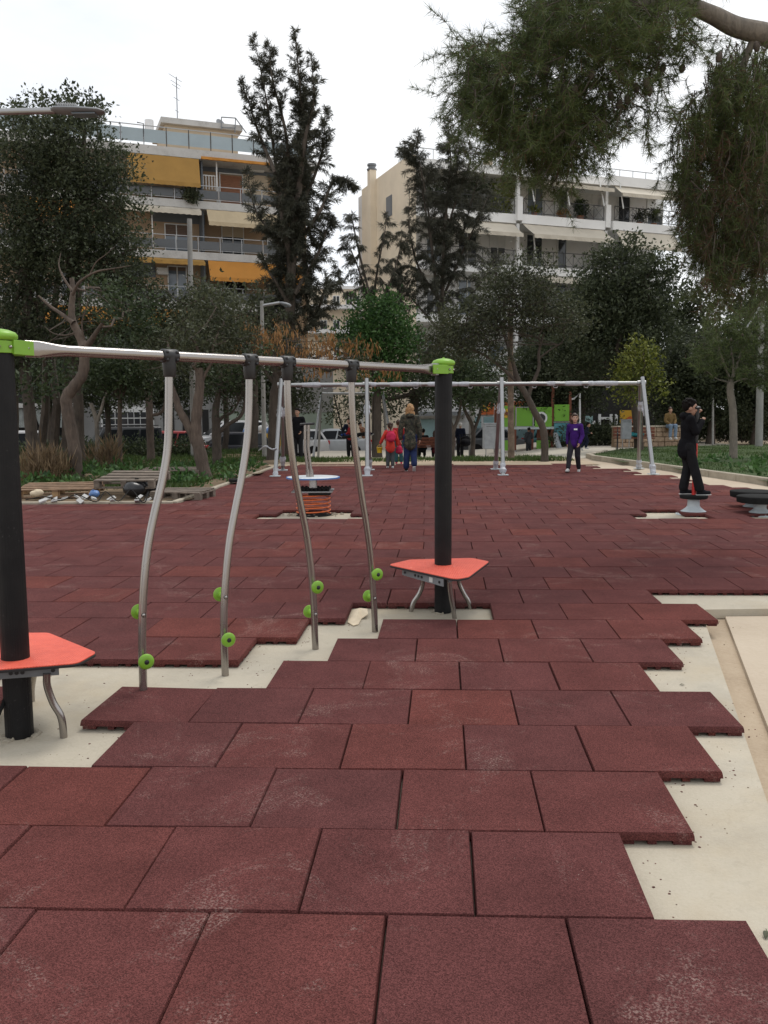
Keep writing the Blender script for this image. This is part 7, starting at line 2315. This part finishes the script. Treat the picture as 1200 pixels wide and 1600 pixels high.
PB, PN, PWH, PR_, PK, PS, PG = paint('black_paint', (.015, .016, .018)), paint('navy_paint', (.012, .018, .055)), paint('white_paint', (.55, .55, .55)), paint('red_car_paint', (.30, .018, .018)), paint('dark_blue_black_paint', (.014, .015, .022)), paint('silver_paint', (.40, .42, .44)), paint('dark_grey_paint', (.06, .065, .07))
ZR = -1.1
def on_road(px, Y):
    p = at(px, 650, Y); p.z = ZR; return p
CG = 'cars parked along the street'
car('black jeep with a square roof parked behind the hedge', on_road(173, 37.0), R(205), 4.1, 1.78, 1.84, PB, 'jeep', 'jeep', CG)
car('dark navy saloon car parked left of the black jeep', on_road(82, 35.9), R(188), 4.4, 1.75, 1.42, PN, 'saloon', 'car', CG)
car('white hatchback with a red tail lamp at the left edge', on_road(22, 36.5), R(200), 3.9, 1.72, 1.72, PWH, 'hatch', 'car', CG)
car('red hatchback parked right of the black jeep', on_road(250, 39.0), R(203), 3.9, 1.68, 1.62, PR_, 'hatch', 'car', CG)
car('white van half hidden behind the second hanging pole', on_road(355, 45.0), R(200), 4.6, 1.9, 2.0, PWH, 'hatch', 'van', CG)
car('dark blue hatchback parked beside the small dark trunk', on_road(355, 40.5), R(197), 4.0, 1.7, 1.52, PK, 'hatch', 'car', CG)
car('silver saloon car seen between the swing supports', on_road(512, 47.5), R(190), 4.5, 1.76, 1.50, PS, 'saloon', 'car', CG)
car('white car behind the man in black', on_road(450, 47.0), R(190), 4.2, 1.74, 1.5, PWH, 'hatch', 'car', CG)
car('dark grey car with a red tail lamp behind the grey bin', on_road(775, 48.3), R(8), 4.3, 1.76, 1.52, PG, 'saloon', 'car', CG)
car('teal green car seen through the playhouse', on_road(880, 48.5), R(5), 4.2, 1.74, 1.5, paint('teal_paint', (.03, .12, .13)), 'hatch', 'car', CG)
car('white car gleaming through the hedge beyond the lawn', on_road(1110, 58), R(6), 4.3, 1.74, 1.5, PWH, 'hatch', 'car', CG)
# yellow skip with rubbish
sk = thing('skip', 'yellow rubbish skip overflowing with blue and white bags', 'skip', on_road(408, 43.0) + Vector((0, 0, .25)), R(12))
mb = MB()
q = [(-1.0, -.7), (1.0, -.7), (1.0, .7), (-1.0, .7)]
mb.add([(x * .72, y, 0) for x, y in q] + [(x, y, 1.15) for x, y in q] + [(x * .96, y * .94, 1.15) for x, y in q] + [(x * .7, y * .92, .08) for x, y in q],
       [(3, 2, 1, 0)] + [(i, (i + 1) % 4, 4 + (i + 1) % 4, 4 + i) for i in range(4)] + [(4 + i, 4 + (i + 1) % 4, 8 + (i + 1) % 4, 8 + i) for i in range(4)] + [(8 + i, 8 + (i + 1) % 4, 12 + (i + 1) % 4, 12 + i) for i in range(4)] + [(12, 13, 14, 15)])
mb.build('skip_body', mat('yellow_skip_paint', (.60, .36, .02), .5, 0, .15, 2), sk)
for sx in (-.5, .5):
    MB().box((sx, -.73, .55), (.08, .05, 1.0)).build('rib', M['signyellow'], sk)
M['bluebag'] = mat('blue_bag', (.08, .17, .38), .4, 0, .3, 6, .5, 14)
M['card'] = mat('cardboard', (.33, .23, .14), .85, 0, .15, 4)
rr = random.Random(12)
def sack(label, c, r, m, name='rubbish_bag', cat='bag'):
    mb = MB()
    t = thing(name, label, cat, c, rr.uniform(0, 6))
    for i in range(6):
        mb.ball((rr.uniform(-.5, .5) * r, rr.uniform(-.5, .5) * r, r * rr.uniform(.45, .8)), (r * rr.uniform(.5, .75), r * rr.uniform(.5, .75), r * rr.uniform(.4, .6)), 8, 6)
    link('sack', remeshed('sack', mb, r * .12, m, 1), t)
    kn = MB().lathe([(r * .06, 0), (r * .10, r * .12), (r * .18, r * .22)], (0, 0, r * 1.15), n=8); kn.build('knot', m, t)
    return t
base_sk = on_road(408, 43.0)
sack('blue bag on the left of the yellow skip top', base_sk + Vector((-.45, -.1, 1.2)), .45, M['bluebag'])
sack('blue bag at the right of the yellow skip top', base_sk + Vector((.5, 0, 1.2)), .4, M['bluebag'])
sack('white bag in the middle of the yellow skip top', base_sk + Vector((.05, .2, 1.25)), .42, M['paper'])
sack('blue bag slumped against the cardboard left of the skip', base_sk + Vector((-1.5, -1.2, .15)), .45, M['bluebag'])
cbx = thing('cardboard_box', 'brown cardboard box dumped left of the yellow skip', 'box', on_road(382, 42.2), R(20))
MB().box((0, 0, .45), (1.0, .7, .9)).build('carton', M['card'], cbx, bevel=.02)
MB().box((.1, -.45, .92), (.8, .35, .02), Matrix.Rotation(.5, 3, 'X')).build('flap', M['card'], cbx)
mb = MB()
for i in range(60):
    p = at(rr.uniform(330, 420), 690, rr.uniform(33.2, 38)); p.z = zt(p.x, p.y) + .05
    mb.box(p, (rr.uniform(.15, .5), rr.uniform(.15, .4), rr.uniform(.03, .3)), Euler((rr.uniform(-.4, .4), rr.uniform(-.4, .4), rr.uniform(0, 3))).to_matrix())
tag(mb.build('litter', M['paper']), kind='stuff')

# ================================================================== PALLETS AND SMALL THINGS ON THE BED
def pallet(label, base, rz, m, L=1.2, W=.8, tilt=0.0, blocks=None, plank_w=.10, n=5, gap=True, miss=()):
    t = thing('pallet', label, 'pallet', base, rz)
    t.rotation_euler = (tilt, 0, rz)
    rr = random.Random(int(base.x * 31))
    for i in range(n):
        if i in miss: continue
        y = -W / 2 + plank_w / 2 + (W - plank_w) * i / (n - 1)
        MB().box((rr.uniform(-.015, .015), y, .133), (L * rr.uniform(.97, 1.0), plank_w, .022), Euler((0, rr.uniform(-.01, .01), rr.uniform(-.01, .01))).to_matrix()).build('plank', m, t, bevel=.003)
    for x in (-L / 2 + .05, 0, L / 2 - .05):
        MB().box((x, 0, .111), (.10, W, .020)).build('stringer_board', m, t, bevel=.003)
        for y in (-W / 2 + .06, 0, W / 2 - .06):
            MB().box((x, y, .060), (.10, .11, .080)).build('block', blocks or m, t, bevel=.004)
    for y in (-W / 2 + .06, 0, W / 2 - .06):
        MB().box((0, y, .009), (L, .10, .018)).build('base_board', m, t, bevel=.003)
    return t
M['woodgrey'] = mat('grey_weathered_wood', (.15, .12, .095), .9, 0, .4, 8, .5, 40)
M['woodbrown'] = mat('brown_weathered_wood', (.20, .125, .075), .9, 0, .35, 8, .5, 40)
p_ = on_z(96, 772, 0.04); pallet('long brown broken pallet lying along the kerb at the left', p_, R(6), M['woodbrown'], 1.25, .8, R(4), M['woodgold'])
p_ = on_z(205, 772, 0.04); pallet('grey pallet tilted up on rubbish beside the brown pallet', p_ + Vector((0, .15, .16)), R(-4), M['woodgrey'], 1.0, .9, R(6), None, .14, 4)
p_ = on_z(262, 748, 0.04); pallet('dark grey pallet lying flat behind the tilted one', p_ + Vector((0, .5, 0.03)), R(-2), M['woodgrey'], 1.25, .7, R(2))
p_ = on_z(282, 776, 0.04); pallet('low pallet half buried near the corner of the tiles', p_ + Vector((0, .2, -.05)), R(-10), M['woodgrey'], .85, .7, R(1), None, .12, 4)
mb = MB()
for i in range(22):
    p = on_z(rr.uniform(40, 235), rr.uniform(776, 783), 0.05)
    mb.box(p, (rr.uniform(.03, .13), rr.uniform(.03, .10), rr.uniform(.008, .03)), Euler((rr.uniform(-.6, .6), rr.uniform(-.6, .6), rr.uniform(0, 3))).to_matrix())
tag(mb.build('litter', M['paper']), kind='stuff')
c_ = on_z(56, 777, .05); sack('crumpled cream sack beside the left black post', c_, .095, M['cream'])
c_ = on_z(212, 774, .05); sack('black plastic bag under the tilted grey pallet', c_ + Vector((0, .1, -.03)), .22, M['bag'])
c_ = on_z(228, 772, .05); sack('dark plastic bag under the right end of the tilted pallet', c_ + Vector((0, .2, -.03)), .2, M['bag'])
c_ = on_z(146, 777, .05); sack('bright blue plastic scrap at the kerb by the brown pallet', c_, .09, M['bluebag'])
pts = [on_z(x, y, .05) + Vector((0, 0, z)) for x, y, z in ((40, 781, 0), (70, 779, .03), (95, 782, .0), (120, 778, .05), (150, 784, .0), (165, 776, .08), (185, 783, 0), (205, 775, .1), (222, 783, .0), (232, 776, .08), (226, 785, 0), (212, 780, .02))]
tag(MB().tube(smoothpath(pts, 6), .008, 6).build('cable', M['rubber']), 'thin black cable looping along the kerb by the pallets', 'cable')
for i, (px, py, lab) in enumerate(((355, 745, 'larger dark broken tile piece in the sandy soil by the leaning trunk'), (367, 752, 'smaller dark broken tile piece near the tile edge'))):
    c = on_z(px, py, .04)
    t = thing('tile_fragment', lab, 'tile fragment', c, rr.uniform(0, 3))
    MB().prism([(-.22, -.06), (.02, -.10), (.24, -.02), (.18, .10), (-.05, .12), (-.24, .05)], 0, .045).build('fragment', M['rubber'], t, bevel=.006)
# plank lying at the edge of the sand and fallen leaf, scrap of cream lining on the slab
fl = thing('paper_scrap', 'torn cream flake standing on the bare concrete behind the fourth pole', 'scrap', on_z(562, 962, ZS), 0)
vs = []
for i, (x, y) in enumerate(((543, 972), (552, 977), (560, 975), (565, 966), (575, 959), (574, 951), (562, 950), (548, 953))):
    q = on_z(x, y, ZS + .012 + .03 * (i in (4, 5, 6))) - fl.location
    vs.append(q)
n = len(vs)
MB().add([v for v in vs] + [v - Vector((0, 0, .006)) for v in vs], [tuple(range(n))[::-1], tuple(range(n, 2 * n))] + [(i, (i + 1) % n, n + (i + 1) % n, n + i) for i in range(n)]).build('flake', M['cream'], fl)
DL = mat('dried_leaf', (.07, .075, .04), .7, 0, .3, 40)
def dead_leaf(label, p, rz, L=.10, lift=.03):
    t = thing('fallen_leaf', label, 'leaf', p, rz)
    vs, fs = [], []
    for i in range(9):
        u = i / 8; w = L * .22 * math.sin(math.pi * min(1, u * 1.02)) ** .8
        z = .006 + lift * math.sin(u * 2.6) * .5
        vs += [((u - .5) * L, -w, z + w * .5), ((u - .5) * L, 0, z), ((u - .5) * L, w, z + w * .5)]
    for i in range(8):
        fs += [(3 * i, 3 * i + 1, 3 * i + 4, 3 * i + 3), (3 * i + 1, 3 * i + 2, 3 * i + 5, 3 * i + 4)]
    b = MB().add(vs, fs).build('blade', DL, t, smooth=True)
    MB().tube([(L * .5, 0, .008), (L * .62, .004, .012)], .0012, 5).build('stalk', DL, t)
    return t
dead_leaf('curled dry leaf under the overhanging tile at the right', on_z(1083, 1222, ZS - .0), R(8), .085, .02)
dead_leaf('small dry leaf on the pale concrete beside the right tile steps', on_z(1066, 1072, ZS), R(200), .03, .006)
dead_leaf('tiny dark leaf near the drain channel at the right', on_z(1197, 1465, ZS), R(60), .04, .01)
mb = MB()
for i in range(90):
    p = on_z(rr.uniform(1000, 1190), rr.uniform(960, 1500), ZS)
    if p.x > 0.62 + 0.245 * (p.y - .3): continue
    s_ = rr.uniform(.002, .006)
    mb.ball(p, (s_, s_, s_ * .6), 5, 3)
for i in range(60):
    p = on_z(rr.uniform(0, 400), rr.uniform(1045, 1190), ZS)
    s_ = rr.uniform(.002, .006)
    mb.ball(p, (s_, s_, s_ * .6), 5, 3)
for r_, x0, x1 in ((1, 4, 4.3), (2, 4.5, 4.9), (3, 5, 5.3), (4, 4.5, 5.0), (5, 5, 5.3), (6, 5.5, 5.8), (7, 6, 6.3), (5, 0, .6), (6, .5, 1.1), (7, 1, 1.6), (4, -.6, .5), (2, -1.1, -.5), (3, -1.5, -1.0)):
    for i in range(8):
        p = grid(rr.uniform(x0, x1), r_ + rr.uniform(-.1, 1)); p.z = ZS + .003
        s_ = rr.uniform(.0015, .0045)
        mb.ball(p, (s_, s_, s_ * .7), 5, 3)
tag(mb.build('grit', M['soil']), kind='stuff')
mb = MB()
for r_, x0, x1 in ((0, 3.5, 3.7), (1, 4, 4.2), (2, 4.5, 4.7), (3, 5, 5.2), (4, 4.5, 4.7), (5, 5, 5.2), (6, 5.5, 5.7), (5, 0, .2), (6, .5, .7), (7, 1, 1.2), (4, .2, .5), (2, -.8, -.5), (3, -1.3, -1.0), (4, -2.4, 0)):
    for i in range(12):
        p = grid(rr.uniform(x0, x1), r_ + rr.uniform(-.05, 1)); p.z = ZS + .003
        s_ = rr.uniform(.0015, .0042)
        mb.box(p, (s_ * 2, s_ * 1.5, s_), Euler((0, 0, rr.uniform(0, 3))).to_matrix())
tag(mb.build('rubber_crumbs', M['tile']), kind='stuff')
# potted plants on the white balconies
B = RB
q = B.sz(907, 338, .6)
pl_ = thing('potted_plant', 'bushy dark potted plant on the white middle balcony', 'plant', B.o + B.u * q[0] + B.n * .6 + Vector((0, 0, f1t)))
MB().lathe([(.16, 0), (.22, .32), (.24, .34), (.2, .33)], (0, 0, 0), n=14).build('pot', M['shutterred'], pl_)
C = blob_clumps([(0, 0, .75, .36, .32, .5)], .2, .95, .5)
P, D, S, L, W = clump_leaves(C, .14, 18, .12, .3)
link('foliage', leaf_mesh('foliage', P, D, S, L, W, LEAF['carob']), pl_)
for px, lab, kd, hh in ((1000, 'grey leafed potted plant on the right white balcony', 'olive', .55), (1022, 'upright potted plant at the right end of the white balcony', 'olive', .8), (880, 'orange flowering pot row on the middle white balcony', 'flower', .25), (835, 'light green hanging plant under the cream awning', 'yellow', .3)):
    q = B.sz(px, 338, .5)
    pl_ = thing('potted_plant', lab, 'plant', B.o + B.u * q[0] + B.n * .5 + Vector((0, 0, f1t)))
    MB().lathe([(.12, 0), (.17, .25), (.19, .27), (.15, .26)], (0, 0, 0), n=12).build('pot', M['shutterred'], pl_)
    C = blob_clumps([(0, 0, .25 + hh * .6, .34, .25, hh * .7)], .2, .8, .5)
    P, D, S, L, W = clump_leaves(C, .14, 12, .12, .3)
    link('foliage', leaf_mesh('foliage', P, D, S, L, W, LEAF[kd]), pl_)
# the vines that fill the left loggia
bl = []
for px in range(672, 805, 13):
    for py in (292, 308, 324):
        q = B.sz(px, py, .5); w = B.o + B.u * q[0] + B.n * (.5 + random.uniform(-.1, .3)); bl.append((w.x, w.y, q[1], .36, .3, .36))
vn = thing('climbing_plant', 'dark tangled vines filling the upper left balcony of the white block', 'plant', Vector(bl[0][:3]))
C = blob_clumps(bl, .26, .62, .5)
for part, kd, sel in (('foliage', 'oak', C[:, 0] < np.percentile(C[:, 0], 70)), ('autumn_foliage', 'yellow', C[:, 0] >= np.percentile(C[:, 0], 70))):
    P, D, S, L, W = clump_leaves(C[sel], .2, 9, .13, -.3)
    link(part, leaf_mesh(part, P - np.array(vn.location), D, S, L, W, LEAF[kd]), vn)
# trailing plant on the beige block's rail
q = LB_.sz(297, 302, -.05)
w = LB_.o + LB_.u * q[0] + LB_.n * -.05 + Vector((0, 0, q[1]))
tp_ = thing('trailing_plant', 'dull green plant trailing over the top balcony rail of the beige block', 'plant', w)
C = blob_clumps([(0, 0, 0, .75, .2, .32), (.2, -.1, -.3, .5, .2, .25)], .2, .8, .5)
P, D, S, L, W = clump_leaves(C, .14, 14, .11, -.3)
link('foliage', leaf_mesh('foliage', P, D, S, L, W, LEAF['olive']), tp_)
